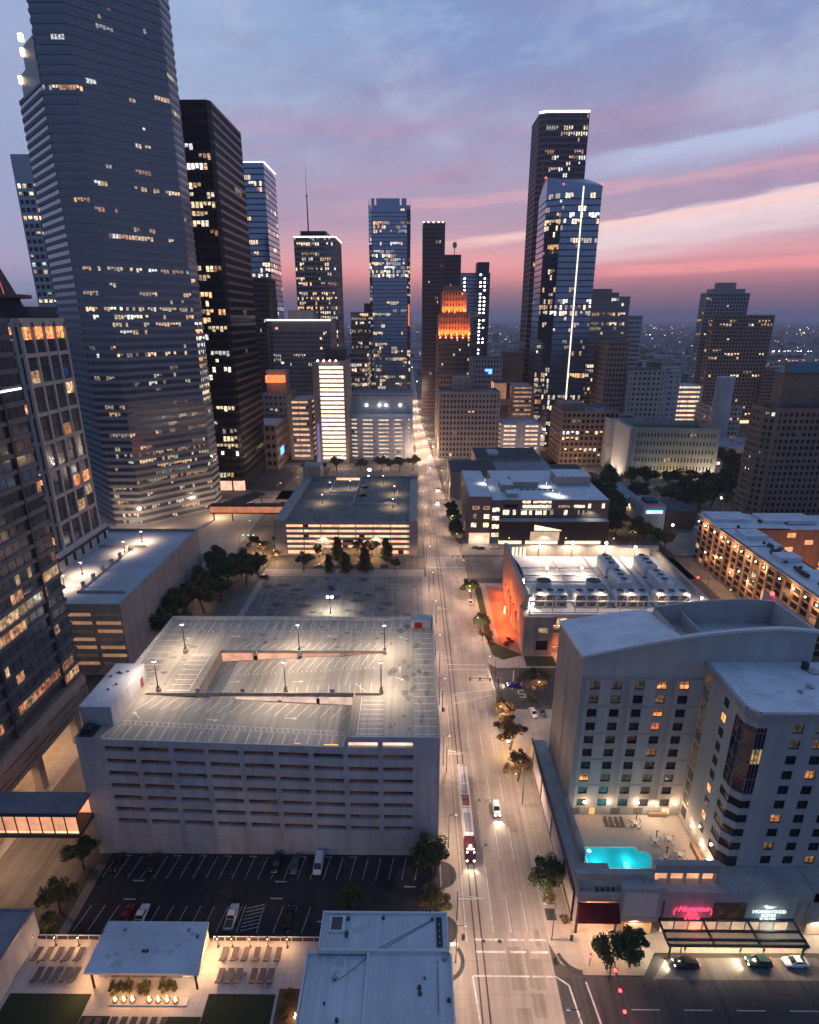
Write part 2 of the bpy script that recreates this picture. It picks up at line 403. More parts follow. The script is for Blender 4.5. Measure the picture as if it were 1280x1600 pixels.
cam = bpy.data.cameras.new('camera'); co = bpy.data.objects.new('camera', cam); COL.objects.link(co)
co.location = (0,0,120); co.rotation_euler = (R(90-18.473), 0, R(.479))
cam.sensor_fit = 'VERTICAL'; cam.sensor_height = 36; cam.lens = 907/1600*36
cam.clip_start = 1; cam.clip_end = 60000
SC.camera = co
SC.view_settings.view_transform = 'Standard'; SC.view_settings.look = 'None'
SC.view_settings.exposure = .48; SC.view_settings.gamma = 1
SC.render.engine = 'CYCLES'
SC.cycles.use_denoising = True
SC.cycles.max_bounces = 5; SC.cycles.diffuse_bounces = 2; SC.cycles.glossy_bounces = 3; SC.cycles.transmission_bounces = 3
SC.cycles.volume_bounces = 0; SC.cycles.transparent_max_bounces = 4
SC.cycles.sample_clamp_indirect = 4.0; SC.cycles.caustics_reflective = False; SC.cycles.caustics_refractive = False
SC.cycles.use_light_tree = True

LD = {}
def light(parent, p, power, col, kind='SPOT', cone=150, blend=.6, r=.25):
    k = (power, col, kind, cone, blend, r)
    if k not in LD:
        l = bpy.data.lights.new('bulb', kind); l.energy = power; l.color = col; l.shadow_soft_size = r
        if kind == 'SPOT': l.spot_size = R(cone); l.spot_blend = blend
        LD[k] = l
    o = bpy.data.objects.new('bulb', LD[k]); COL.objects.link(o)
    o.parent = parent; w = WL[parent.name]
    o.location = (p[0]-w[0], p[1]-w[1], p[2]-w[2])
    return o
def aim(o, d):
    o.rotation_euler = Vector(d).to_track_quat('-Z', 'Y').to_euler()

# ------------------------------------------------------------------ ground, roads, pavements, markings
def sheet(name, polys, z, m):
    mb = MB()
    for p in polys: mb.add([(x,y,z) for x,y in p], [tuple(range(len(p)))])
    return struct(name, mb, M[m])
def rect(x0,y0,x1,y1): return [(x0,y0),(x1,y0),(x1,y1),(x0,y1)]
sheet('ground', [rect(-14000,-600,14000,26000)], 0, 'ground')
# tram street bends slightly away to the left
ML = [(7.0,-60),(7.0,185),(5.5,300),(2,505),(-2,700),(-5,1000),(-8,1500)]
MR = [(27.4,-60),(27.4,185),(25.5,300),(17,510),(6.5,760),(2,1100),(-2,1500)]
sheet('main_road', [[*ML, *reversed(MR)]], .012, 'main')
sheet('left_road', [rect(-97,-60,-75.5,1400)], .008, 'side_road')
sheet('right_road', [rect(117,-60,137,1400)], .008, 'asphalt')
sheet('cross_road', [rect(-400,54,-104,77), rect(27.4,30,400,77.6)], .008, 'asphalt')
sheet('cross_road', [rect(-95,165,7,180), rect(27.4,160,400,180)], .008, 'asphalt')
sheet('cross_road', [rect(-400,262,-78,286), rect(-74,269,5.5,284), rect(26,258,400,284)], .008, 'side_road')
sheet('cross_road', [rect(-400,386,3.5,408), rect(22,366,400,386)], .008, 'side_road')
sheet('cross_road', [rect(-400,478,1,494), rect(18,486,400,502)], .008, 'side_road')
sheet('cross_road', [rect(-400,600,-1,618), rect(13,596,400,612)], .008, 'side_road')
sheet('hotel_driveway', [[(46,77.4),(50,81.3),(79.5,81.6),(84,77.4)]], .016, 'side_road')
def pave(polys, z=.14, m='pave'):
    mb = MB()
    for p in polys: mb.prism(p, 0, z)
    return struct('pavement', mb, M[m])
pave([rect(-73,53,8.6,101.0)], .06, 'pave_dk')
pave([[(6.2,55),(10.4,55),(10.4,70.5),(9.6,77),(10.4,82),(10.4,164),(8.2,164),(6.2,164)]])
pave([[(27.4,84),(29,80),(33,78),(44.5,78),(48,82.2),(81,82.4),(88,78),(112,78),(112,158),(43,158),(33,158),(27.4,152)]])
pave([[(27.4,184),(30,181.5),(112,181.5),(112,252),(30,252),(26.4,246)]])
pave([rect(26.2,287,114,364)], .14, 'pave_dk'); pave([rect(22.5,388,114,484)], .14, 'pave_dk')
pave([rect(-75,259,5.2,268)]); pave([rect(-74.5,284.6,5.0,386)], .14, 'pave_dk')
pave([rect(-75,180,-72,259), rect(4,181,6.6,259)])
pave([rect(-150,66,-96.5,161), rect(-150,176,-97,258), rect(-260,287,-97,386)], .14, 'pave')
pave([rect(-70,410,2.6,476), rect(-70,495,0,598), rect(18,503,110,594)], .14, 'pave_dk')
pave([rect(138.5,160,260,257), rect(138.5,287,260,365), rect(138.5,388,300,484)], .12, 'pave_dk')
sheet('gravel_lot', [rect(-72,181,4,259)], .07, 'lot')
sheet('parking_lot', [rect(-71,82.4,6,104)], .07, 'asphalt_dark')
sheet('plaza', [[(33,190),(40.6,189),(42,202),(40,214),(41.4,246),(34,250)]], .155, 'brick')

mb = MB()
def stripe(p, q, w, z=.03, col=0):
    a = Vector((p[0],p[1])); b = Vector((q[0],q[1])); d = (b-a).normalized(); n = Vector((-d.y,d.x))*w/2
    mb.quad((a.x-n.x,a.y-n.y,z),(b.x-n.x,b.y-n.y,z),(b.x+n.x,b.y+n.y,z),(a.x+n.x,a.y+n.y,z))
# near crossing
for y in (84.6, 82.2): stripe((12.6,y),(18.5,y),.42); stripe((19.3,y),(22.6,y),.42); stripe((23.6,y),(27.0,y),.42)
stripe((11.6,77.7),(22.5,77.7),.3); stripe((23,77.7),(27.4,77.7),.3); stripe((27.3,77.8),(29.6,76.2),.3)
stripe((11.5,77.6),(13.4,55),.35); stripe((29.6,76.2),(31.4,60),.35); stripe((33,76.8),(35,58),.35)
# lane lines along the tram street
stripe((10.9,84),(10.9,160),.18)
for x in (16.6, 20.2, 23.6):
    y = 86
    while y < 158:
        stripe((x,y),(x,y+(9 if x > 17 else 15)),.16); y += 17
for y in (106, 121, 140): stripe((16.2,y),(16.3,y+7),.14)
# middle crossing
stripe((12,183.4),(26.6,183.4),.35); stripe((12.2,180.2),(26,180.2),.35)
stripe((13.4,166),(26.6,168.6),.3); stripe((13.4,160.8),(26.4,165.6),.3)
stripe((26.6,181.5),(27.6,168.5),.4)
for k in range(6): stripe((23+.45*k,177+k*.01),(23+.45*k,175),.12)
for y in (176,174.4,172.8): stripe((20.5,y),(25.6,y),.15)
for y in (270.5, 283): stripe((6.8,y),(25.4,y),.5)
for y in (388, 367): stripe((4.6,y),(22,y),.6)
for x, x2 in ((15.6,14),(19,17)):
    y = 190
    while y < 470: stripe((x-(y-190)*.015,y),(x-(y-190)*.015,y+8),.16); y += 22
# dashes on the near cross street
for y in (72.2, 66.5, 61):
    x = 40
    while x < 110: stripe((x,y),(x+5.2,y),.17); x += 9.6
stripe((33.5,168.5),(36,180),.25); 
# letter-like lane mark on the side road
for k in range(7):
    t = k/6*PI*1.5
stripe((35.4,168),(37.4,168),.4); stripe((35.4,168),(35.4,166.2),.4); stripe((35.4,166.2),(37.4,166.2),.4); stripe((37.4,166.2),(37.4,164.4),.4); stripe((35.4,164.4),(37.4,164.4),.4)
struct('road_marking', mb, M['paint_dim'])
mb = MB()
x = -69.5
while x < 4:
    stripe((x,103.2),(x-.9,97.6),.13,.085); x += 2.95
x = -69.5
while x < -20:
    if not -36.5 < x < -31: stripe((x+.3,91.2),(x-.6,85.6),.13,.085)
    x += 2.95
for k in range(7): stripe((-35.6+.0*k,85.9+k*.8),(-32.2,86.8+k*.8),.14,.085)
stripe((-36,91.4),(-36.4,85.6),.14,.085); stripe((-32,91.4),(-32.2,85.6),.14,.085)
for x,y in ((-63,97),(-63,92.6),(-31,97),(-31,93),(-2,96),(-20,88)): stripe((x,y),(x+2.6,y),.3,.085)
for k in range(10): stripe((-68+k*5.9,103.4),(-66.2+k*5.9,103.4),.18,.085)
struct('parking_marking', mb, M['paint_dim'])
# tram rails and crossing frame
mb = MB()
for xo in (-.72,.72):
    pts = [(13.3+xo,40),(13.3+xo,185),(12.4+xo,300),(8.2+xo,505),(3.6+xo,700),(0+xo,1000)]
    for a, b in zip(pts, pts[1:]):
        mb.quad((a[0]-.16,a[1],.026),(a[0]+.16,a[1],.026),(b[0]+.16,b[1],.026),(b[0]-.16,b[1],.026))
struct('tram_track', mb, mat('rail_steel', (.045,.038,.034), .6, .2, 2))
# stains and patches of repaired road
mb = MB()
rg = random.Random(3)
for k in range(26):
    x = rg.uniform(16,26); y = rg.uniform(60,300); w = rg.uniform(.8,3); h = rg.uniform(2,8)
    z = .016+.0003*k; mb.add([(x,y,z),(x+w,y,z),(x+w,y+h,z),(x,y+h,z)], [(0,1,2,3)])
struct('road_patch', mb, slabmat('patch_concrete', (.235,.20,.16), 30, 30, .2, 1, .2))
mb = MB()
for k in range(60):
    x = rg.uniform(-70,2); y = rg.uniform(184,257); r = rg.uniform(.4,2.6)
    n = 9; a0 = rg.random()*6
    mb.add([(x+r*rg.uniform(.5,1.1)*1.6*math.cos(a0+i*2*PI/n), y+r*rg.uniform(.5,1.1)*math.sin(a0+i*2*PI/n), .09+.0007*k) for i in range(n)], [tuple(range(n))])
struct('oil_stain', mb, mat('stain', (.09,.085,.08), .9, .3, .6))
sheet('utility_patch', [rect(28.1,88.6,30.2,91.2)], .152, 'asphalt')
# dark corner ramps of brick
mb = MB()
def arc(cx,cy,r0,r1,a0,a1,z,n=10):
    for i in range(n):
        t0 = R(a0+(a1-a0)*i/n); t1 = R(a0+(a1-a0)*(i+1)/n)
        mb.quad((cx+r0*math.cos(t0),cy+r0*math.sin(t0),z),(cx+r1*math.cos(t0),cy+r1*math.sin(t0),z),(cx+r1*math.cos(t1),cy+r1*math.sin(t1),z),(cx+r0*math.cos(t1),cy+r0*math.sin(t1),z))
arc(33.5,83.2,4.4,5.2,195,262,.155); arc(6.2,80.4,3.2,4.0,-80,80,.155); arc(6.4,99.0,0,3.4,-90,90,.155,14); arc(6.2,86.5,0,3.1,-70,90,.155,12)
struct('tactile_paving', mb, M['asphalt'])

# ------------------------------------------------------------------ towers
def inset(poly, d):
    n = len(poly); out = []
    for i in range(n):
        p0, p1, p2 = Vector(poly[i-1]), Vector(poly[i]), Vector(poly[(i+1)%n])
        d1 = (p1-p0).normalized(); d2 = (p2-p1).normalized()
        n1 = Vector((-d1.y,d1.x)); n2 = Vector((-d2.y,d2.x))
        k = 1 + n1.dot(n2)
        out.append(tuple(p1 + (n1+n2)*(d/max(k,.3))))
    return out
PAL = [(1,.74,.46),(1,.74,.46),(1,.62,.33),(1,.84,.62),(.95,.95,.9),(1,.5,.22)]
def lit_run(rg, p, pal=PAL, gain=1.0, stay=.6):
    """walks along a storey: rooms lit in runs"""
    on = False; c = None
    while True:
        if on: on = rg.random() < stay
        else: on = rg.random() < p*(1-stay)/max(1e-3,1-p)
        if on and (c is None or rg.random() < .3):
            b = rg.choice(pal); g = gain*rg.choice((.25,.45,.7,1.0,1.3)); c = tuple(v*g for v in b)
        yield c if on else None
def tower(name, label, cat, poly, z0, z1, nf, wall, gl, bay=3.0, sp=.4, dep=.35, lit=.12, pal=PAL, gain=1.0, pier=0, pierev=1,
          roof='roof_d', parapet=1.5, group=None, seed=1, floors=None, stay=.6, base=0, edges=None, band='window_band', pw=None):
    """a storeyed building: root > wall (spandrels, piers, parapet), one window_band per storey, roof"""
    rg = random.Random(seed)
    cx = sum(p[0] for p in poly)/len(poly); cy = sum(p[1] for p in poly)/len(poly)
    t = thing(name, label, cat, (cx,cy,z0 if base == 0 else 0), group)
    wl = M[wall] if isinstance(wall, str) else wall
    n = len(poly); pi_ = inset(poly, dep); fh = (z1-z0)/nf
    mb = MB()
    if base: 
        mb.prism(poly, 0, z0, top=False)
    for f in range(nf+1):
        za = z0+f*fh; zb = za+fh*sp if f < nf else za+parapet
        if f == nf and parapet <= 0: break
        for i in range(n):
            j = (i+1) % n
            mb.quad((*poly[i],za),(*poly[j],za),(*poly[j],zb),(*poly[i],zb))
        mb.ring(poly, pi_, zb, True); mb.ring(poly, pi_, za, False)
        if f == nf:
            for i in range(n):
                j = (i+1) % n
                mb.quad((*pi_[j],za),(*pi_[i],za),(*pi_[i],zb),(*pi_[j],zb))
    nb = []
    for i in range(n):
        a, b = Vector(poly[i]), Vector(poly[(i+1)%n]); ln = (b-a).length
        nb.append(max(1, round(ln/bay)))
    if pier:
        for i in range(n):
            a, b = Vector(poly[i]), Vector(poly[(i+1)%n]); d = (b-a).normalized(); ang = math.atan2(d.y,d.x); nn = Vector((-d.y,d.x))
            for k in range(0, nb[i]+1, pierev):
                c = a.lerp(b, k/nb[i]) + nn*(dep*.5+.02)
                if k in (0, nb[i]): c = c + d*(pier/2 if k == 0 else -pier/2)
                mb.obb((c.x,c.y,(z0+z1)/2), pier/2, dep*.5+(.06 if pier > .25 else .02), (z1-z0)/2-.01, ang)
    mb.build('wall', wl, t)
    gm = M[gl] if isinstance(gl, str) else gl
    for f in range(nf):
        za = z0+f*fh+fh*sp; zb = z0+(f+1)*fh
        g = MB()
        for i in range(n):
            j = (i+1) % n; a, b = Vector(pi_[i]), Vector(pi_[j])
            p = lit(f, i) if callable(lit) else lit
            gn = gain
            if isinstance(p, tuple): p, gn = p
            p = p*rg.choice((.2,.6,1,1.6)) if p < .7 else p
            w = lit_run(rg, min(p,.97), pal, gn, stay)
            m = nb[i]
            for k in range(m):
                q0, q1, q2 = a.lerp(b, k/m), a.lerp(b, (k+.78)/m), a.lerp(b, (k+1)/m); c = next(w)
                if c and i in (0,1,2,n-1):
                    zc = za+(zb-za)*rg.choice((.0,.0,.25,.45))
                    g.quad((q0.x,q0.y,zc),(q1.x,q1.y,zc),(q1.x,q1.y,zb),(q0.x,q0.y,zb), 0, c)
                    if zc > za: g.quad((q0.x,q0.y,za),(q1.x,q1.y,za),(q1.x,q1.y,zc),(q0.x,q0.y,zc), 0, (0,0,0))
                    g.quad((q1.x,q1.y,za),(q2.x,q2.y,za),(q2.x,q2.y,zb),(q1.x,q1.y,zb), 0, (0,0,0))
                else: g.quad((q0.x,q0.y,za),(q2.x,q2.y,za),(q2.x,q2.y,zb),(q0.x,q0.y,zb), 0, (0,0,0))
        g.build(band, gm, t)
    r = MB(); zt = z1 + (.02 if parapet > 0 else .01)
    r.add([(x,y,zt) for x,y in pi_], [tuple(range(n))]); r.build('roof', M[roof], t)
    return t
def part_box(t, name, m, *b):
    mb = MB(); mb.box(*b); return mb.build(name, M[m], t)
def crown(t, poly, z, w=.9, h=.8, edges=None, m='e_crown', name='crown_light'):
    mb = MB(); n = len(poly)
    for i in range(n):
        if edges is not None and i not in edges: continue
        a, b = Vector(poly[i]), Vector(poly[(i+1)%n]); d = (b-a); ang = math.atan2(d.y,d.x); c = (a+b)/2; nn = Vector((d.y,-d.x)).normalized()*.12
        mb.obb((c.x+nn.x,c.y+nn.y,z), d.length/2, w/2, h/2, ang)
    mb.build(name, M[m], t)
def roof_kit(t, x0, y0, x1, y1, z, n, seed, m='metal'):
    rg = random.Random(seed)
    for k in range(n):
        x = rg.uniform(x0,x1); y = rg.uniform(y0,y1); w = rg.uniform(1.2,3.5); h = rg.uniform(.8,2.2)
        part_box(t, 'roof_unit', m, x-w/2,y-w*.4,z,x+w/2,y+w*.4,z+h)

# the big octagonal banded tower on the left
def t1lit(f, i):
    if i == 1 or i == 0:
        if f in (24,): return (.6,.7)
        if f in (29,30): return (.6,1.0)
        if f in (35,45): return (.4,.6)
        if f in (55,): return (.6,.8)
        if f < 14: return (.4,.45)
        if f < 22: return (.3,.42)
        if f < 33: return (.18,.42)
        return (.055,.5)
    if i == 2: return (.8,1.1) if 16 < f < 29 else (.05,.6)
    return .01
T1 = [(-181,330),(-164,330),(-130.8,363.2),(-130.8,377),(-152,400),(-181,400)]
t = tower('banded_tower', 'huge grey banded office tower with chamfered corners, tallest and widest on the left', 'tower',
          T1, 0, 300, 74, 't1_wall', 'g_slate', bay=1.7, sp=.46, dep=.35, lit=t1lit, seed=11, stay=.66, band='window_band')
for k, (d, z) in enumerate(((29,228),(22,238),(14,247))):
    pl = [(-181.01,330.02),(-181.01,395),(-181-d,395),(-181-d,330+d)]
    mb = MB(); n = len(pl); nf = int(z/4.054)
    zlo = 0 if k == 0 else (228,238)[k-1]
    if k == 0:
        q = inset(pl, .35)
        for f in range(nf+1):
            za = f*4.054; zb = za+1.87
            for i in range(4):
                j = (i+1) % 4
                mb.quad((*pl[i],za),(*pl[j],za),(*pl[j],zb),(*pl[i],zb))
            mb.ring(pl, q, zb); mb.ring(pl, q, za, False)
        w = mb.build('stepped_wing', mat('wing_stone', (.20,.21,.23), .9, .06, .1, spec=.05), t)
        g = MB()
        for i in range(4):
            j = (i+1) % 4; g.quad((*q[i],0),(*q[j],0),(*q[j],z),(*q[i],z), 0, (0,0,0))
        g.add([(x,y,z+.02) for x,y in q], [(0,1,2,3)])
        g.build('wing_glass', M['g_slate'], t)
    else:
        mb.prism(pl, zlo, z); mb.build('stepped_wing', M['t1_wall'], t)
    lx = -181-d; ly = 330+d
    if k: 
        b = MB(); b.box(lx-.4,ly-1.2,z-3.6,lx+2.2,ly-.2,z-.4); b.build('corner_light', M['e_warm'], t)
b = MB(); b.box(-196,344.1,250,-194,345.3,253); b.build('corner_light', M['e_warm'], t)

for p, w in (((-152,320,7),8000),((-172,316,7),7000),((-124,346,7),8000),((-114,366,7),7000)): light(t, p, w, (1,.66,.42), 'POINT', 0, 0, .5)  # added point lights without fixtures, lifting the tower's lower facade
# black tower
def t2lit(f, i):
    if i == 0: return (.46 if f < 38 else .12, 1.0)
    return (.012,.5)
T2 = [(-168,408),(-125.5,408),(-123.5,410.5),(-123.5,474),(-168,474)]
t = tower('black_tower', 'black glass tower with warm lit offices on its narrow front, beside the grey banded tower', 'tower',
          T2, 8, 243, 44, 'black', 'g_black', bay=2.6, sp=.34, dep=.3, lit=t2lit, seed=5, stay=.75, base=1, pier=.18, pierev=1)
mb = MB(); mb.box(-160,407.5,.3,-124,409.2,7.2,0,(1.0,.5,.34)); mb.build('lobby', M['g_int'], t)
part_box(t, 'lobby_column', 'black', -133,407,0,-132,408.4,8)

# blue tower behind the black one
T3 = [(-200,640),(-147,640),(-147,690),(-200,690)]
t = tower('blue_tower', 'slim blue glass tower with a white lit roof edge, half hidden behind the black tower', 'tower',
          T3, 0, 263, 50, 'metal_d', 'g_blue', bay=2.6, sp=.22, dep=.2, lit=lambda f,i:(.10 if f not in(30,31,32,24) else .6,.9), seed=8)
crown(t, T3, 263.6, edges=(0,1))
t = tower('brown_tower', 'reddish brown tower with narrow dark windows squeezed between the black tower and the blue tower', 'tower',
          [(-156,560),(-132,560),(-132,590),(-156,590)], 0, 153, 36, 'brown', 'g_dark', bay=2.2, sp=.42, pier=.7, lit=.06, seed=9)
# white tower far left
t = tower('white_tower', 'white tower with a dense grid of square windows left of the banded tower', 'tower',
          [(-294.5,480),(-236,480),(-236,530),(-294.5,530)], 0, 214, 40, 't4_wall', 'g_dark', bay=4.2, sp=.45, pier=1.2, lit=.42, seed=12, gain=1.0, parapet=19, stay=.5)
# red lit spire far left
t = thing('red_lit_spire', 'distant tower edge glowing red at the far left margin of the photo', 'tower', (-330,480,0))
part_box(t, 'shaft', 'brown', -345,480,0,-318.5,500,128)
mb = MB(); mb.add([(-345,480,128),(-318.5,480,128),(-318.5,500,128),(-345,500,128),(-332,490,172)], [(0,1,4),(1,2,4),(2,3,4),(3,0,4)]); mb.build('pyramid_roof', M['brown'], t)
mb = MB(); mb.tube((-318.2,479.8,128),(-331.6,489.8,172),.28,.2,6); mb.ball((-317.8,479.6,129),.8); mb.build('edge_light', emat('pink_edge',(1,.2,.2),.7,False), t)

# antenna tower
T5 = [(-122,640),(-80,640),(-80,690),(-122,690)]
t = tower('antenna_tower', 'square office tower with a white lit roof edge and a tall antenna mast', 'tower',
          T5, 0, 197, 42, 'taupe', 'g_slate', bay=2.4, sp=.36, pier=.5, lit=lambda f,i:(.75 if f in (27,26,29) else .34,.8), seed=21, gain=.9, stay=.6)
crown(t, T5, 197.5, edges=(0,1)); part_box(t, 'penthouse', 'metal_d', -116,646,198,-90,680,203.5)
mb = MB(); mb.tube((-110,660,203),(-110,660,238),.8,.5,6); mb.tube((-110,660,238),(-110,660,266),.28,.12,5); mb.box(-111,659.4,237.5,-109,660.6,238.4); mb.build('antenna', M['metal_d'], t)

# piered slab with white lit roof
B5 = [(-136,560),(-77,560),(-77,598),(-136,598)]
t = tower('piered_slab', 'broad grey block with narrow vertical piers and a long white light along its roof', 'office block',
          B5, 40, 108, 17, 'taupe', 'g_dark', bay=1.9, sp=.34, pier=.95, lit=.05, seed=23, parapet=10, base=1, roof='roof_g')
crown(t, B5, 118.3, edges=(0,), h=1.0, w=1.0); part_box(t, 'penthouse', 'taupe', -118,570,108,-94,590,127)
for x0, x1, s in ((-135.6,-122,3),(-88,-77.4,4)):
    mb = MB(); rg = random.Random(s)
    for f in range(16):
        for k in range(4):
            w = (x1-x0)/4; x = x0+k*w
            if rg.random() < .12: mb.box(x+.4,559.7,44+f*4.4,x+w-.4,559.9,46+f*4.4,0,tuple(v*.9 for v in rg.choice(PAL)))
    if mb.v: mb.build('lit_window', M['g_int'], t)
# white lit striped slab
t = thing('striped_slab', 'narrow grey slab whose front is bright white horizontal light bands, nearest of the far blocks', 'office block', (-70,505,0))
part_box(t, 'left_pier', 'taupe', -85,494,0,-79.6,530,85); part_box(t, 'right_pier', 'taupe', -59.3,494,0,-56.6,530,86)
part_box(t, 'core', 'taupe', -79.6,497.5,0,-59.3,530,85.5); part_box(t, 'penthouse', 'roof_d', -76,512,85.5,-59,528,95)
for k in range(22):
    z = 3+k*3.66
    mb = MB(); mb.box(-79.4,496,z,-59.5,497.3,z+2.35,0,(1.5,1.12,.86)); mb.build('light_band', M['g_int'], t)
    mb = MB(); mb.box(-79.5,495.2,z+2.36,-59.4,497.4,z+3.3); mb.build('floor_edge', M['taupe'], t)
mb = MB(); mb.box(-83.4,493.8,1,-81.4,493.95,34); mb.build('purple_glow', emat('purple_wash', (.42,.34,.9), .35, False), t)  # glowing sheet stands in for purple light falling on the grey pier
mb = MB(); [mb.ball((x,494.3,86.5),.7) for x in (-80,-75,-70,-65)]; mb.build('roof_lamp', M['e_warm'], t)

# blue glass centre tower with a notched crown
T6 = [(-45,660),(-8,660),(-4.5,664),(-4.5,700),(-48,700),(-48,664)]
def t6lit(f, i):
    if f in (31,32): return (.97,1.1)
    if f in (33,34,36,40,41): return (.6,1.0)
    if f > 44: return (.04,.9)
    if 14 < f < 31: return (.22,.7)
    return (.36,.7)
t = tower('notched_glass_tower', 'blue mirror glass tower with bright lit storeys and a notched crown beside the tram street', 'tower',
          T6, 40, 226, 48, 'metal_d', 'g_blue', bay=2.2, sp=.16, dep=.15, lit=t6lit, seed=31, stay=.7, base=1, parapet=0)
mb = MB(); q = inset(T6,.15)
for a, b in ((-44.6,-41.2),(-39.4,-15.4),(-13.6,-8.6)): mb.box(a,660.3,226,b,662,235.5)
mb.box(-4.9,664.2,226,-4.6,699,235.5); mb.box(-47.8,664.2,226,-47.5,699,235.5); mb.box(-47,698,226,-5,698.5,235.5)
mb.build('crown_screen', M['g_blue'], t)
mb = MB()
for k in range(16): mb.box(-5.6+.1,661.9+.05*k,150+k*5.2-.2,-4.3,662.3+.05*k,150+k*5.2)
mb.build('corner_fin', M['metal_w'], t)
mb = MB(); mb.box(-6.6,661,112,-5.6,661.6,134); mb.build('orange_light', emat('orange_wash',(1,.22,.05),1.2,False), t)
t = tower('lit_office_block', 'low grey office block full of lit windows, left of the notched blue glass tower', 'office block',
          [(-73,700),(-50,700),(-50,735),(-73,735)], 0, 125, 28, 'taupe', 'g_slate', bay=2.6, sp=.35, pier=.4, lit=.45, seed=33, gain=.9)
part_box(t, 'penthouse', 'brown', -58,705,125,-50,725,136)
t = tower('lit_midrise', 'stepped midrise with rows of white lit windows between the striped slab and the blue tower', 'office block',
          [(-66,600),(-47,600),(-47,640),(-66,640)], 0, 86, 18, 'taupe', 'g_slate', bay=2.6, sp=.35, lit=lambda f,i:(.85 if f in (11,12,14,15) else .2,.9), seed=34)

# dark tower and annex right of the street
T7 = [(9.5,760),(36,760),(36,800),(9.5,800)]
t = tower('dark_stone_tower', 'tall dark brown tower with tiny lights along its flat top, right of the street', 'tower',
          T7, 0, 226, 50, mat('t7_stone', (.14,.095,.10), .7, .1, .2), 'g_dark', bay=2.2, sp=.34, pier=.7, lit=.06, seed=41, gain=.8)
mb = MB(); [mb.ball((x,759.6,227.6),.55) for x in (10.5,16,22,28,33)]; mb.build('roof_lamp', M['e_warm'], t)
t = tower('dark_annex_tower', 'dark lower tower with a white roof dish, joined to the tall dark brown tower', 'tower',
          [(36.4,762),(56,762),(56,800),(36.4,800)], 0, 191, 42, mat('t7b_stone', (.12,.085,.09), .7, .1, .2), 'g_dark', bay=2.2, sp=.34, pier=.7, lit=.03, seed=42, gain=.7)
mb = MB(); mb.tube((48,768,191),(48,768,201),.5,.4,6)
rings = []
for k in range(5):
    a = k/4*1.1; r = 4.2*math.sin(a)
    rings.append([(48+r*math.cos(u*PI/5)*.75, 766-4*(1-math.cos(a))*1.2+r*math.cos(u*PI/5)*.4, 203+r*math.sin(u*PI/5)) for u in range(10)])
mb.loft(rings, 0, False); mb.tube((48,767,203),(51,763,208),.25,.15,5); mb.build('dish', M['metal_w'], t)
T8 = [(64,900),(109,900),(109,940),(64,940)]
t = tower('ribbon_glass_tower', 'blue glass tower dotted with white lights and a corner box, behind the orange tower', 'tower',
          T8, 0, 180, 36, 'metal_d', 'g_blue', bay=3.2, sp=.25, lit=lambda f,i:(.0,.5), seed=44, gain=1.1, pal=[(.95,1,1),(1,.9,.75)])
part_box(t, 'corner_box', 'metal_d', 90,902,180,107,930,196)
mb = MB(); rg = random.Random(4)
for cx in (72,95,101):
    for f in range(33):
        if rg.random() < .7: mb.box(cx-.9,899.5,12+f*5.2,cx+.9,899.8,13.4+f*5.2)
mb.build('strip_light', M['e_white'], t)

# art deco tower uplit in orange
t = thing('art_deco_tower', 'stepped art deco tower whose upper tiers glow orange', 'tower', (42,655,0))
for nm, x0, x1, z0, z1 in (('base',24,60.5,0,100),('tier',25,58.5,100,124),('tier',28.5,54,124,146)):
    pl = [(x0,640+(0 if z0 == 0 else 1.4 if z0 < 110 else 3.4)),(x1,640+(0 if z0 == 0 else 1.4 if z0 < 110 else 3.4)),(x1,676),(x0,676)]
    wm = M['tan'] if z0 else M['art']
    nf = 20 if z0 == 0 else 4
    mb = MB(); mb.prism(pl, z0, z1)
    k = x0+1.2
    while k < x1-1: mb.box(k-.5,pl[0][1]-.6,z0,k+.5,pl[0][1],z1+(1.2 if z0 else .6)); k += 3.05
    mb.build(nm, wm, t)
    rg = random.Random(int(x0))
    for f in range(nf):
        fh = (z1-z0)/nf; g = MB(); k = x0+1.2
        while k < x1-3:
            c = None
            if rg.random() < (.16 if z0 == 0 else .02): c = tuple(v*.9 for v in rg.choice(PAL))
            g.box(k+.95,pl[0][1]-.12,z0+f*fh+fh*.4,k+2.1,pl[0][1]+.1,z0+f*fh+fh*.85,0,c or (0,0,0)); k += 3.05
        g.build('window_band', M['g_house'], t)
mb = MB(); mb.box(31,646,146,51,672,152); mb.build('top_tier', M['tan'], t)
for x in (27,33,39,45,51,57): light(t, (x,638.2,101.5), 19000, (1,.19,.035), 'SPOT', 120, .9, .6).rotation_euler = (R(160),0,0)
for x in (31,36.5,42,47.5,52): light(t, (x,640.2,125), 16000, (1,.19,.035), 'SPOT', 120, .9, .6).rotation_euler = (R(160),0,0)
mb = MB(); [mb.box(x-.5,638.4,100.3,x+.5,639.4,101) for x in (27,33,39,45,51,57)]; mb.build('uplight', M['e_orange'], t)

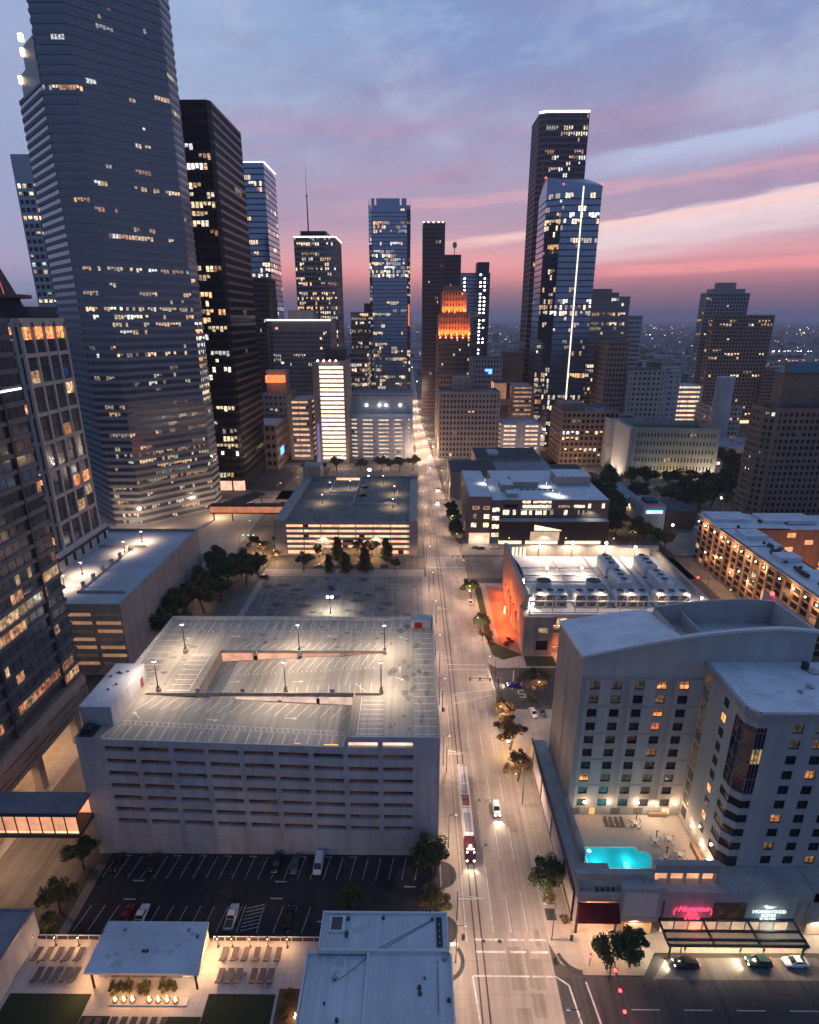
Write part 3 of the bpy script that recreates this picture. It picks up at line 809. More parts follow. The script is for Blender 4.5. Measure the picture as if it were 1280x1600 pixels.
# two right hand towers
T10 = [(128.5,660),(170,660),(170,700),(122,704),(122,664)]
t = tower('lit_crown_tower', 'tallest tower on the right, dark with scattered lights and a bright white roof edge', 'tower',
          T10, 0, 309, 60, mat('t10_stone', (.19,.145,.155), .5, .1, .2), 'g_dark', bay=2.4, sp=.32, pier=.5, lit=lambda f,i:(.3 if i == 0 and f > 40 else .16 if i == 0 else .05,.75), seed=51, stay=.66)
crown(t, T10, 310.6, edges=(0,4), h=1.6, w=1.2)
T11 = [(127,560),(160.5,560),(160.5,604),(115,604),(115,570)]
def t11lit(f, i):
    if f in (24,25): return (.95,1.1)
    if f > 36: return (.34,1.0)
    if f < 14: return (.45,.85)
    return (.18,.8)
t = tower('slanted_roof_tower', 'blue glass tower with a sloping roof and one bright vertical light line', 'tower',
          T11, 0, 222, 44, 'metal_d', 'g_blue', bay=2.4, sp=.2, dep=.18, lit=t11lit, seed=52, stay=.6, parapet=0)
mb = MB()
mb.add([(115,570,222),(127,560,222),(160.5,560,222),(160.5,604,222),(115,604,222),(127,560,227.5),(160.5,560,227.5),(158,604,241),(119,604,241),(115,570,235.5)],
       [(1,2,6,5),(0,1,5,9),(4,0,9,8),(2,3,7,6),(3,4,8,7)]); mb.build('top_glass', M['g_blue'], t)
mb = MB(); mb.add([(127,560,227.5),(160.5,560,227.5),(158,604,241),(119,604,241),(115,570,235.5)], [(0,1,2,3,4)])
mb.build('sloping_roof', mat('blue_roof', (.20,.25,.34), .35, .08, .2, metal=.5), t)
mb = MB(); mb.add([(136,572,231.3),(142,572,231.3),(140,594,238.2),(134,594,238.2)], [(0,1,2,3)]); mb.build('roof_slot', M['black'], t)
mb = MB(); mb.box(143.8,559.3,30,144.7,559.9,227); mb.build('light_line', M['e_line'], t)
mb = MB(); mb.ball((120,603,242),.8); mb.ball((127,560,228.6),.6); mb.ball((160,560,228.6),.6); mb.build('beacon', M['e_red'], t)

# mid distance right
t = tower('stepped_office', 'grey stepped office block with rows of lit windows behind the slanted roof tower', 'office block',
          [(168,620),(216,620),(216,660),(168,660)], 0, 139, 30, 'taupe', 'g_slate', bay=2.6, sp=.4, lit=lambda f,i:(.62 if f in(8,9,10,12,24,26) else .16,.8), seed=61)
part_box(t, 'upper_step', 'taupe', 172,626,139,206,655,144.5); part_box(t, 'upper_step', 'taupe', 182,630,144.5,200,650,148)
tower('banded_block', 'pale office block with horizontal bands at the right end of the stepped office', 'office block',
      [(217,640),(238,640),(238,680),(217,680)], 0, 121, 26, 'conc', 'g_slate', bay=3, sp=.5, lit=.05, seed=62)
t = tower('beige_hotel', 'dark beige blank sided block with three stepped masses behind the brown office building', 'building',
          [(172,540),(192,540),(192,575),(172,575)], 0, 99, 22, 'tan', 'g_dark', bay=3.4, sp=.5, pier=1.4, lit=.02, seed=63, dep=.2)
tower('beige_wing', 'lower beige wing with small windows to the right of the dark beige block', 'building',
      [(192.4,535),(226,535),(226,575),(192.4,575)], 0, 74, 16, 'lime', 'g_dark', bay=4.2, sp=.55, pier=2.2, lit=.01, seed=64, dep=.2)
tower('grey_blank_block', 'grey plain block beyond the beige wing', 'building',
      [(226.5,545),(244,545),(244,575),(226.5,575)], 0, 70, 14, 'conc', 'g_dark', bay=6, sp=.7, pier=3, lit=.0, seed=65, dep=.1)
t = tower('brown_office', 'brown office with one row of lit windows, at the foot of the sloping roof tower', 'office block',
          [(124,488),(172,488),(172,530),(124,530)], 0, 44, 9, 'tan', 'g_dark', bay=3.9, sp=.45, pier=1.5, lit=lambda f,i:(.9 if f == 5 and i == 0 else .14,.9), seed=66, dep=.4, roof='roof_g', parapet=2.2)
part_box(t, 'penthouse', 'tan', 126,500,44,146,525,51); roof_kit(t, 148,495,170,525,44,9,3)
# condo towers
T16 = [(341,700),(410,700),(410,713),(341,713)]
t = tower('tan_condo_tower', 'tan apartment tower with warm lights along its top storeys, far right', 'apartment tower',
          T16, 0, 122, 30, 'tan', 'g_dark', bay=3.6, sp=.36, pier=1.3, lit=lambda f,i:(.3 if f > 26 else .12,.9), seed=71, pal=[WARM2,WARM,NEUT])
t = tower('grey_condo_tower', 'grey apartment tower with a rounded stepped top behind the tan one, far right', 'apartment tower',
          [(348,742),(400,742),(400,757),(348,757)], 0, 147, 36, 'conc_d', 'g_dark', bay=3.6, sp=.36, pier=1.4, lit=.06, seed=72, pal=[WARM2,WARM])
part_box(t, 'upper_step', 'conc_d', 354,743,147,394,756,153)
mb = MB(); n = 10; mb.prism([(373+13*math.cos(2*PI*k/n), 750+6*math.sin(2*PI*k/n)) for k in range(n)], 153, 160); mb.build('round_top', M['conc_d'], t)
mb = MB(); mb.box(343,699,0.2,432,699.6,3.4); mb.build('base_light', emat('shopfront', (1,.5,.28), 1.6, False), t)
t = tower('brown_condo_base', 'brown ribbed block with a bright shop strip below the tan apartment tower', 'apartment block',
      [(404,690),(445,690),(445,720),(404,720)], 0, 62, 16, 'art', 'g_dark', bay=4, sp=.5, pier=1, lit=.05, seed=73, pal=[ORANGE,WARM2])
mb = MB(); mb.prism([(297+8*math.cos(2*PI*k/14), 568+8*math.sin(2*PI*k/14)) for k in range(14)], 0, 67)
one('round_white_tower', mb, M['conc'], 'plain pale round ended tower block in front of the tan apartment tower', 'building', (297,568,0))
# old brown hotel on the right edge
T17 = [(189,317),(194,312),(256,312),(256,329),(189,329)]
t = tower('art_deco_hotel', 'old brown brick hotel with a dense grid of paired dark windows on the right edge', 'hotel',
          T17, 0, 72, 20, 'art', 'g_house', bay=3.0, sp=.45, pier=1.3, lit=.012, seed=75, dep=.35, gain=.5, parapet=2.4, roof='roof_d')
mb = MB(); mb.box(194,311.7,58,256.3,312.2,59.2); mb.box(194,311.7,46.5,256.3,312.2,47.3); mb.build('cornice', M['tan'], t)
mb = MB(); [mb.ball((x,311.8,z),1.0) for x in (195,207,219) for z in (60.3,48)]; mb.build('crest', M['tan'], t)
part_box(t, 'tower_block', 'art', 199,321,72,256,329,92)
mb = MB(); mb.add([(195,313.5,72.6),(254,313.5,72.6),(254,320.8,72.6),(195,320.8,72.6),(199,317,76),(250,317,76)], [(0,1,5,4),(1,2,5),(2,3,4,5),(3,0,4)]); mb.build('hip_roof', M['roof_d'], t)
mb = MB(); mb.add([(198,320,92.1),(257,320,92.1),(257,330,92.1),(198,330,92.1),(203,325,97),(252,325,97)], [(0,1,5,4),(1,2,5),(2,3,4,5),(3,0,4)]); mb.build('tower_roof', M['teal'], t)
mb = MB(); mb.prism([(199.5+1.4*math.cos(k*PI/3),320.5+1.4*math.sin(k*PI/3)) for k in range(6)], 92, 97); mb.build('corner_urn', M['art'], t)
# pale floodlit building
t = tower('floodlit_building', 'pale stone building floodlit from below with rows of slit windows, in dark trees at right', 'building',
          [(166,436),(228,430),(228,468),(166,472)], 0, 38, 6, 'lime', 'g_dark', bay=2.4, sp=.5, pier=1.5, lit=.05, seed=77, dep=.3, roof='roof_d', parapet=4, gain=.5)
part_box(t, 'left_end_wall', 'conc_w', 163.2,437,0,165.8,472,41)
t2 = tower('floodlit_annex', 'plain white floodlit block set behind the left end of the floodlit stone building', 'building',
          [(160,476),(187,476),(187,505),(160,505)], 0, 40, 2, 'conc_w', 'g_dark', bay=20, sp=.985, dep=.1, lit=0, seed=78, roof='roof_d', parapet=2)
for p, w, c in (((205,424,1.2),5500,(1,.8,.35)),((220,422,1.2),10000,(1,.85,.6)),((226,423,1.2),7000,(1,.9,.7)),((192,424,1),5000,(1,.85,.4)),((178,426,1),2500,(.8,1,.7))):
    l = light(t, p, w, c, 'SPOT', 95, .8, .3); aim(l, (0,.75,.9))
for p, w in (((155,450,1.2),6500),((154,466,1.2),6500)):
    l = light(t, p, w, NEUT, 'SPOT', 110, .8, .3); aim(l, (.8,0,.9))
for p, w in (((153,490,1.2),6500),((172,470,1.2),4000)):
    l = light(t2, p, w, NEUT, 'SPOT', 110, .8, .3); aim(l, (.8,0,.9) if p[0] < 160 else (0,1,1))

# ------------------------------------------------------------------ mid-distance blocks
def deckgarage(name, label, poly, z, n, wall, litc, seed, rows_edges, cat='parking garage', roofm='roof_p', frac=.42, side=2.6, z0=0):
    """open parking block: lit decks seen between spandrels"""
    cx = sum(p[0] for p in poly)/len(poly); cy = sum(p[1] for p in poly)/len(poly)
    t = thing(name, label, cat, (cx,cy,0)); rg = random.Random(seed)
    q = inset(poly, .6); fh = (z-z0)/n; mb = MB(); m = len(poly)
    if z0: mb.prism(poly, 0, z0, top=False)
    for f in range(n+1):
        za = z0+f*fh; zb = za+fh*(1-frac) if f < n else za+1.2
        for i in range(m):
            j = (i+1) % m
            mb.quad((*poly[i],za),(*poly[j],za),(*poly[j],zb),(*poly[i],zb))
        mb.ring(poly, q, zb); mb.ring(poly, q, za, False)
    for i in range(m):
        a, b = Vector(poly[i]), Vector(poly[(i+1)%m]); d = (b-a).normalized(); ang = math.atan2(d.y,d.x); nn = Vector((-d.y,d.x))
        for e, c in ((0, a+d*side/2), (1, b-d*side/2)):
            c = c + nn*.33; mb.obb((c.x,c.y,z/2), side/2+.02, .37, z/2, ang)
        k = 1; ln = (b-a).length
        while k*8.5 < ln-2:
            c = a+d*(k*8.5)+nn*.55; mb.obb((c.x,c.y,z/2), .25, .2, z/2, ang); k += 1
    mb.build('wall', M[wall], t)
    for f in range(n):
        g = MB(); za = z0+f*fh+fh*(1-frac); zb = z0+(f+1)*fh
        for i in range(m):
            a, b = Vector(q[i]), Vector(q[(i+1)%m]); s = max(1, round((b-a).length/4.2))
            for k in range(s):
                p0, p1 = a.lerp(b, k/s), a.lerp(b, (k+1)/s); v = rg.uniform(.7,1.15)
                c = tuple(x*v for x in litc) if rg.random() > .03 else (0,0,0)
                g.quad((p0.x,p0.y,za),(p1.x,p1.y,za),(p1.x,p1.y,zb),(p0.x,p0.y,zb), 0, c)
        g.build('deck_opening', M['g_int'], t)
    r = MB(); r.add([(x,y,z+.05) for x,y in q], [tuple(range(m))]); r.build('roof_deck', M[roofm], t)
    return t
def lightpole(parent_z, x, y, h, power, label, group, col=NEUT, m='e_white', cone=150, head=.55, name='light_pole', r=.22):
    t = thing(name, label, 'lamp', (x,y,parent_z), group)
    mb = MB(); mb.tube((x,y,parent_z),(x,y,parent_z+h),.16,.10,6); mb.box(x-.35,y-.35,parent_z,x+.35,y+.35,parent_z+.7); mb.build('pole', M['metal_d'], t)
    mb = MB(); mb.box(x-head,y-.3,parent_z+h,x+head,y+.3,parent_z+h+.16); mb.build('lamp_head', M['metal_w'], t)
    mb = MB(); mb.box(x-head*.9,y-.26,parent_z+h-.12,x+head*.9,y+.26,parent_z+h-.01); mb.build('lamp_lens', M[m], t)
    light(t, (x,y,parent_z+h-.25), power, col, 'SPOT', cone, .5, r)
    return t

t = deckgarage('striped_garage', 'white parking block with lit decks and a plain stair tower, beside the masonry block', [(76,506),(111,506),(111,540),(76,540)], 31, 8, 'conc_w', (1.0,.62,.42), 3, 0)
part_box(t, 'stair_tower', 'conc', 89,504,0,97,505.9,35)
deckgarage('dim_garage', 'dim parking block with thin lit decks behind the white garage', [(92,560),(114,560),(114,600),(92,600)], 58, 14, 'tan', (.35,.20,.12), 4, 0)
part_box(thing('dark_box_block', 'dark windowless block left of the slanted roof tower', 'building', (104,640,0)), 'wall', 'art', 96,640,0,116,670,86)
t = tower('masonry_block', 'long grey masonry block with small dark windows, right of the tram street', 'office block',
          [(21.5,512),(75,512),(75,545),(21.5,545)], 0, 57, 12, 'taupe', 'g_dark', bay=3.1, sp=.45, pier=1.5, lit=.05, seed=81, gain=.9, roof='roof_g', parapet=2)
part_box(t, 'penthouse', 'taupe', 34,522,57,50,538,70); roof_kit(t, 52,520,72,540,57,6,5)
tower('small_brown_block', 'brown block with a flat blue grey roof behind the masonry block', 'building', [(22,580),(52,580),(52,605),(22,605)], 0, 66, 14, 'art', 'g_dark', bay=3, sp=.45, pier=1.5, lit=.06, seed=82, roof='roof_g')
t = tower('blue_sign_block', 'dark purple lit block with a small bright blue sign, right of the art deco tower', 'building', [(58,600),(88,600),(88,640),(58,640)], 0, 80, 16, 'conc_d', 'g_dark', bay=3, sp=.5, pier=1.5, lit=.03, seed=83)
mb = MB(); mb.box(71,599.5,69,78,599.8,71.4); mb.box(74.5,599.5,66.6,78,599.8,69.2); mb.build('blue_sign', M['e_blue'], t)
tower('orange_lit_block', 'low block with an orange lit end wall beside the small blue sign block', 'building', [(75,555),(90,555),(90,580),(75,580)], 0, 62, 3, 'tan', 'g_int', bay=14, sp=.3, lit=lambda f,i:(.99,.55) if f == 2 else 0, pal=[(1,.45,.25)], seed=84, pier=.6)
# left-hand blocks along the far side of the left road
t = tower('curved_office', 'blue grey windowless block behind the striped parking decks', 'building', [(-58,538),(-1.5,538),(-1.5,575),(-58,575)], 0, 53, 3, 'conc', 'g_dark', bay=30, sp=.97, lit=0, dep=.1, seed=85, roof='roof_g')
mb = MB(); [mb.ball((x,537.2,44),.75) for x in (-44,-32,-26,-13)]; mb.build('wall_lamp', M['e_white'], t)
pl = [(-58,510),(-48,507.6),(-34,506.2),(-20,506.6),(-8,508),(-1.4,510),(-1.4,537.5),(-58,537.5)]
deckgarage('curved_garage', 'grey parking block with a gently curved front of white lit decks, beside the striped slab', pl, 36, 10, 'conc', (.75,.58,.46), 6, 0, frac=.36)
t = tower('low_pale_block', 'low pale block with a flat light roof between the black tower and the striped slab', 'building', [(-138,520),(-113,520),(-113,560),(-138,560)], 0, 54, 10, 'conc_b', 'g_dark', bay=4, sp=.6, pier=2, lit=.05, seed=86, roof='roof_p')
mb = MB(); mb.box(-131,519.6,66,-115,527,72,0,(1.2,.28,.08)); mb.build('orange_lit_loft', M['g_int'], t)
part_box(t, 'loft', 'conc_b', -132,527,54,-114,540,76)
deckgarage('small_lit_garage', 'small parking block glowing with warm decks left of the striped slab', [(-109,505),(-89,505),(-89,545),(-109,545)], 52, 11, 'conc_b', (.75,.42,.24), 7, 0)
t = tower('curved_roof_hall', 'low brown hall with a pale flat roof and a blue sign beside the left road', 'building', [(-137,470),(-113,470),(-113,512),(-137,512)], 0, 36, 5, 'tan', 'g_dark', bay=5, sp=.5, pier=1.5, lit=.25, pal=[WARM2,ORANGE], seed=87, roof='roof_p')
mb = MB(); mb.box(-112.8,480,10,-112.5,492,16); mb.build('blue_sign', M['e_blue'], t)

# far parking garage (fifth floor lit)
t = thing('lit_parking_garage', 'parking garage with five orange lit open decks and parked cars on its green grey roof', 'parking garage', (-35,330,0))
X0, X1, Y0, Y1, ZT = -73.5, 2, 286, 378, 18.2
mb = MB(); mb.box(X0,Y0,0,-67.6,Y1,ZT+1.4); mb.box(-2.6,Y0,0,X1,Y1,ZT+1.4)
for f in range(7):
    z = .2 if f == 0 else 1.1+f*2.9
    mb.box(-67.6,Y0+.3,z-.2 if f == 0 else z-1.25,-2.6,Y0+1.0,z+.12)
mb.box(-67.6,Y1-.6,0,-2.6,Y1,ZT+1)
mb.build('wall', M['conc_b'], t)
for f in range(6):
    g = MB(); za = .4+f*2.9 if f else .3; rg = random.Random(f)
    for k in range(22):
        x = -67.5+k*2.95; c = (0,0,0) if rg.random() < .04 else sc(rg,.75*(.25 if f == 0 and 4 < k < 18 else 1),1.1*(.25 if f == 0 and 4 < k < 18 else 1), (1.05,.58,.34))
        g.quad((x,Y0+1.6,za),(x+2.95,Y0+1.6,za),(x+2.95,Y0+1.6,za+2.6),(x,Y0+1.6,za+2.6),0,c)
    g.build('deck_opening', M['g_int'], t)
mb = MB()
for k in range(8): mb.box(-67.6+k*9.2-.2,Y0+.9,0,-67.6+k*9.2+.2,Y0+1.3,ZT-1)
mb.build('column', M['conc_b'], t)
mb = MB(); mb.box(-67.6,Y0+1.1,ZT-.4,-2.6,Y1-.6,ZT); mb.build('roof_deck', M['deck2'], t)
part_box(t, 'stair_tower', 'conc_b', -73.6,372,ZT,-62,384,ZT+9); part_box(t, 'stair_tower', 'conc_b', -4,370,ZT,2,376,ZT+3)
mb = MB(); mb.box(-52,342,ZT,-51.6,372,ZT+1.0); mb.box(-35.5,318,ZT,-35,376,ZT+1.0); mb.box(-35,317.8,ZT,-10,318.2,ZT+.9); mb.box(-10.4,318,ZT,-10,346,ZT+.9); mb.box(-52,342,ZT,-35.5,342.4,ZT+.6); mb.build('ramp_wall', M['conc'], t)
mb = MB(); mb.quad((-51.4,371,ZT-1.2),(-36,371,ZT-1.2),(-36,371,ZT+1.6),(-51.4,371,ZT+1.6),0,(1.1,.6,.36)); mb.build('lit_ramp', M['g_int'], t)
for i,(x,y,w) in enumerate(((-52,346,1),(-12,338,1),(-53,320,1),(-12,312,1),(-40,350,.8),(-20,362,.9))):
    lightpole(ZT, x, y, 5.5, 3400*w, 'low roof lamp on the lit far parking garage, %s of six from the left rear' % ORD[i], 'lamps on the far garage roof', WARM, 'e_warm')
t = lightpole(.1, -32, 402, 17, 26000, 'tall double headed floodlight pole shining white behind the lit far parking garage', None, NEUT, 'e_white', 150, 1.6)
mb = MB(); mb.ball((-32,402,17.4),1.0); mb.ball((-32.6,401.6,12.5),.8); mb.build('lamp_globe', M['e_white'], t)

# second garage on the left with lit roof
t = thing('left_parking_garage', 'concrete parking garage with a warm lit roof deck beyond the left road', 'parking garage', (-120,211,0))
mb = MB(); mb.box(-142,177,0,-100.4,252,25.9)
for k in range(8):
    z = 2.0+k*3.2; mb.box(-142.1,176.6,z,-100.1,177.0,z+1.5)
mb.box(-142,177,25.9,-100.4,177.5,27.4); mb.box(-100.9,177.5,25.9,-100.4,252,27.4); mb.box(-142,251.5,25.9,-100.9,252,27.4)
mb.build('wall', M['conc_b'], t)
mb = MB()
for k in range(7):
    z = 3.6+k*3.2
    for j in range(4): mb.box(-139.5+j*10,176.9,z,-131+j*10,177.3,z+1.2,0,(.25,.13,.07) if (j+k)%3 else (.03,.02,.015))
mb.build('deck_opening', M['g_int'], t)
mb = MB(); mb.box(-141.5,177.5,25.6,-100.9,251.5,26.0); mb.build('roof_deck', M['roof_p'], t)
mb = MB(); mb.box(-121,188,26,-104,188.6,27.0); mb.box(-121.4,188,26,-121,232,26.5); mb.box(-136,232,26,-116,232.6,27.0)
for k in range(6): mb.box(-121.9,192+k*7,26,-120.9,193.2+k*7,28.4)
mb.build('ramp_wall', M['conc_d'], t)
mb = MB(); mb.box(-137.9,200,26,-137.6,243,33.5); mb.build('white_side_wall', M['conc_w'], t)
mb = MB()
for k in range(7): mb.box(-137.6,204+k*6,27,-137.0,204.8+k*6,31)
mb.box(-137.6,203,30.6,-136.6,244,31.2); mb.build('walkway', M['metal_d'], t)
for i,(x,y) in enumerate(((-128,192),(-128,204),(-122,226),(-120,238))):
    lightpole(26, x, y, 5.2, 7000, 'short lamp on the warm lit roof of the left garage, %s from the front' % ORD[i], 'lamps on the left garage roof', WARM, 'e_warm')

# stone framed tower above it (double storey grid)
t = thing('stone_grid_tower', 'brown stone tower with a pale grid of double storey windows and orange lit rooms', 'tower', (-160,226,0))
mb = MB(); mb.box(-180,212,0,-139,239,118); mb.build('core', M['dark_in'], t)
rg = random.Random(77); ztop = 118.5
zs = [33+k*10.6 for k in range(9)]
mb = MB()
for k in range(5):
    y = 212+k*6.75; mb.box(-138.9,y-.55,0,-137.9,y+.55,ztop)
for z in zs: mb.box(-138.8,211.6,z-.7,-138.0,239.4,z+.7)
mb.box(-139,211.6,ztop-1.4,-137.9,239.4,ztop+1.5); mb.box(-180,211.4,ztop-1.4,-139,212.1,ztop+1.5)
for k in range(4): mb.box(-141-k*9,211.2,0,-139.8-k*9,211.99,ztop)
for z in zs: mb.box(-180,211.3,z-.7,-139,211.9,z+.7)
mb.box(-180,212,ztop,-139,239,ztop+1); mb.build('stone_frame', M['mullion'], t)
for a in range(8):
    for j in range(4):
        for h in range(2):
            za = zs[a]+.7+h*4.7; y = 212.5+j*6.75
            lit = None
            if (a,h) == (7,1): lit = (1.1,.36,.12)
            elif rg.random() < .10: lit = sc(rg,.25,.8, rg.choice([(1,.4,.15),(1,.6,.3),(1,.35,.12)]))
            g = MB()
            for q in range(3): 
                l2 = sc(rg,.5,1.2, lit) if lit else (0,0,0)
                g.quad((-138.6,y+q*1.95,za),(-138.6,y+q*1.95+1.8,za),(-138.6,y+q*1.95+1.8,za+4.4),(-138.6,y+q*1.95,za+4.4),0,l2)
            g.build('window', M['g_l1'], t)
for a in range(8):
    for h in range(2):
        za = zs[a]+.7+h*4.7; g = MB()
        for q in range(9):
            l2 = sc(rg,.5,1, (1,.4,.14)) if ((a,h) == (7,1) or rg.random() < .14) else (0,0,0)
            g.quad((-179+q*4.4,211.95,za),(-175.2+q*4.4,211.95,za),(-175.2+q*4.4,211.95,za+4.4),(-179+q*4.4,211.95,za+4.4),0,l2)
        g.build('front_window_band', M['g_l1'], t)
mb = MB(); mb.tube((-158,226,118),(-158,226,127),11,11,20); mb.build('drum', M['roof_d'], t)
mb = MB(); mb.tube((-157,226,127),(-157,226,128.2),14,14,24); mb.build('disc_roof', M['brown'], t)
part_box(t, 'penthouse', 'roof_d', -170,222,119,-140,239,124)

# near left glass tower
t = thing('glass_office_tower', 'dark glass office tower on stone legs at the left edge, bands of orange lit windows', 'tower', (-115,110,0))
rg = random.Random(15)
mb = MB(); mb.box(-150,40,10.5,-98.3,147.5,20.4)
mb.box(-98.3,40,10.5,-97.9,147.8,19.2); mb.box(-150,147.5,10.5,-98,147.9,19.2)
mb.build('stone_podium', M['stone_l1'], t)
mb = MB()
for z,a,b in ((16.4,60,146),(13.6,66,140),(12.0,110,147)):
    y = a
    while y < b: mb.box(-97.9,y,z,-97.84,y+13,z+.28); y += 17
mb.build('podium_groove', M['black'], t)
for y in (62,84,106,124,142):
    mb = MB(); mb.box(-101,y-1.1,0,-98.8,y+1.1,10.5); mb.build('column', M['stone_l1'], t)
mb = MB(); mb.box(-150,60,0,-112,146,10.5); mb.build('recessed_lobby', M['conc_b'], t)
mb = MB()
for k in range(12): mb.quad((-111.9,64+k*6.8,.4),(-111.9,69.6+k*6.8,.4),(-111.9,69.6+k*6.8,7),(-111.9,64+k*6.8,7),0,(.55,.28,.14))
mb.build('lobby_window', M['g_int'], t)
for y in (72,95,115,133,141): light(t, (-104,y,9.8), 2400, (1,.58,.34), 'SPOT', 160, .5, .4)
nf = 25; z0 = 21; fh = 98.5/nf
mb = MB(); mb.box(-150,40,20.4,-98.6,146.6,120); mb.build('core', M['black'], t)
mb = MB()
for f in range(nf+1):
    z = z0+f*fh; mb.box(-98.6,40,z-.55,-98.05,147,z+.55); mb.box(-150,146.6,z-.55,-98.05,147.05,z+.55)
mb.build('spandrel', mat('l1_spandrel', (.10,.115,.125), .3, .1, .2, spec=.6), t)
mb = MB()
y = 41.5
while y < 146: mb.box(-98.6,y-.04,z0,-98.42,y+.04,119.5); y += 3.0
mb.build('mullion', M['metal_d'], t)
mb = MB()
for y in (138.8, 118, 97, 76): mb.box(-98.6,y-.35,z0,-97.95,y+.35,119.5)
mb.build('pier', M['metal_d'], t)
for f in range(nf):
    g = MB(); z = z0+f*fh; p = rg.choice((.1,.2,.4,.5)) if f < 12 else rg.choice((.0,.03,.08,.14))
    w = lit_run(rg, p, [(1,.40,.16),(1,.45,.2),(1,.36,.14),(.8,.5,.25)], .4, .88)
    for k in range(70):
        y0 = 41.5+k*1.5
        g.quad((-98.5,y0,z+.55),(-98.5,y0+1.5,z+.55),(-98.5,y0+1.5,z+fh-.55),(-98.5,y0,z+fh-.55),0,next(w) or (0,0,0))
    for k in range(30): g.quad((-98.5-k*1.5,146.7,z+.55),(-100-k*1.5,146.7,z+.55),(-100-k*1.5,146.7,z+fh-.55),(-98.5-k*1.5,146.7,z+fh-.55),0,next(w) or (0,0,0))
    g.build('window_band', M['g_l1'], t)
mb = MB(); mb.box(-98.3,100,103.2,-97.8,146,103.6); mb.build('light_line', M['e_crown'], t)
# skybridge
t = thing('skybridge', 'enclosed footbridge with orange lit glass between the near garage and the left glass tower', 'footbridge', (-86,101,0))
part_box(t, 'roof', 'metal_d', -98,98,17.1,-73.4,104.5,17.5)
part_box(t, 'roof_top', 'roof_g', -98,98.5,17.5,-73.4,104.5,17.7)
part_box(t, 'floor', 'metal_d', -98,98,11.2,-73.4,104.5,12.2)
mb = MB(); rg = random.Random(2)
for k in range(9): 
    x = -98+k*2.73; c = sc(rg,.9,1.1, (.62,.27,.145))
    mb.quad((x,98.4,12.8),(x+2.73,98.4,12.8),(x+2.73,98.4,17.1),(x,98.4,17.1),0,c)
    mb.quad((x,98.38,12.2),(x+2.73,98.38,12.2),(x+2.73,98.38,12.8),(x,98.38,12.8),0,(1.1,.66,.42))
mb.quad((-73.4,104.1,12.2),(-98,104.1,12.2),(-98,104.1,17.1),(-73.4,104.1,17.1),0,(.8,.32,.16))
mb.build('lit_glazing', M['g_int'], t)
mb = MB()
for k in range(10): mb.box(-98+k*2.73-.1,98.2,12.2,-98+k*2.73+.1,98.36,17.1)
mb.build('mullion', M['black'], t)
light(t, (-86,97,10.8), 1800, (1,.58,.34), 'SPOT', 165, .5, .5)
t = thing('far_skybridge', 'dark flat footbridge with dim orange glazing over the left road beside the lit garage', 'footbridge', (-95,330,0))
part_box(t, 'roof', 'metal_d', -122,328,13.4,-73.8,333,14.2); part_box(t, 'floor', 'metal_d', -122,328,9,-73.8,333,9.6)
mb = MB(); mb.quad((-122,328.4,9.6),(-73.8,328.4,9.6),(-73.8,328.4,13.4),(-122,328.4,13.4),0,(.42,.15,.07)); mb.build('lit_glazing', M['g_int'], t)
t = thing('canopy_roof', 'dark angular canopy roof at the foot of the black tower', 'canopy', (-113,352,0))
mb = MB(); mb.prism([(-128,340),(-112,338),(-100,372),(-108,376)], 8, 8.8, bottom=True); mb.build('roof', M['metal_d'], t)
mb = MB(); [mb.tube((x,y,0),(x,y,8),.4,.4,6) for x,y in ((-125,342),(-113,341),(-108,372),(-102,370))]; mb.build('column', M['metal_d'], t)

# ------------------------------------------------------------------ the near parking garage
t = thing('parking_garage', 'big grey parking garage with a lamp lit roof deck and rows of openings in front', 'parking garage', (-34,131,0))
GX0, GX1, GY0, GY1, ZD = -74, 5.8, 104, 158.5, 32.0
BX = -68.1; BP = 7.67; BW = 6.6
def zr(x): return 30.25-1.95*min(1,max(0,(x+68)/56))
mb = MB()
rows = 7
def fq(x0,x1,za0,za1,zb0,zb1,y=GY0): mb.quad((x0,y,za0),(x1,y,za1),(x1,y,zb1),(x0,y,zb0))
edges = []
fq(GX0,BX,0,0,33.3,33.3)
for b in range(9):
    x0 = BX+b*BP; x1 = x0+BW; xn = x0+BP if b < 8 else GX1
    ztop = 33.6 if b >= 7 else None
    zt0 = 33.6 if b >= 7 else zr(x0)+2.5; zt1 = 33.6 if b >= 7 else zr(x1)+2.5
    ops = [(zr(x0)-3.37*k, zr(x1)-3.37*k) for k in range(rows)]
    if b >= 7: ops = [(31.6,31.6)]+ops
    prev0, prev1 = zt0, zt1
    for (c0, c1) in ops:
        fq(x0,x1,c0+.68,c1+.68,prev0,prev1)
        # reveals
        mb.quad((x0,GY0,c0-.68),(x1,GY0,c1-.68),(x1,GY0+.7,c1-.68),(x0,GY0+.7,c0-.68))
        mb.quad((x0,GY0+.7,c0+.68),(x1,GY0+.7,c1+.68),(x1,GY0,c1+.68),(x0,GY0,c0+.68))
        mb.quad((x0,GY0,c0-.68),(x0,GY0+.7,c0-.68),(x0,GY0+.7,c0+.68),(x0,GY0,c0+.68))
        mb.quad((x1,GY0+.7,c1-.68),(x1,GY0,c1-.68),(x1,GY0,c1+.68),(x1,GY0+.7,c1+.68))
        prev0, prev1 = c0-.68, c1-.68
    fq(x0,x1,0,0,prev0,prev1)
    fq(x1,xn,0,0,33.6 if b >= 7 else zr(x1)+2.5,33.6 if b >= 7 else (33.6 if b == 6 else zr(xn)+2.5))
mb.quad((GX1,GY0,0),(GX1,GY1,0),(GX1,GY1,33.2),(GX1,GY0,33.6))
mb.quad((GX0,GY1,0),(GX0,GY0,0),(GX0,GY0,33.3),(GX0,GY1,33.2))
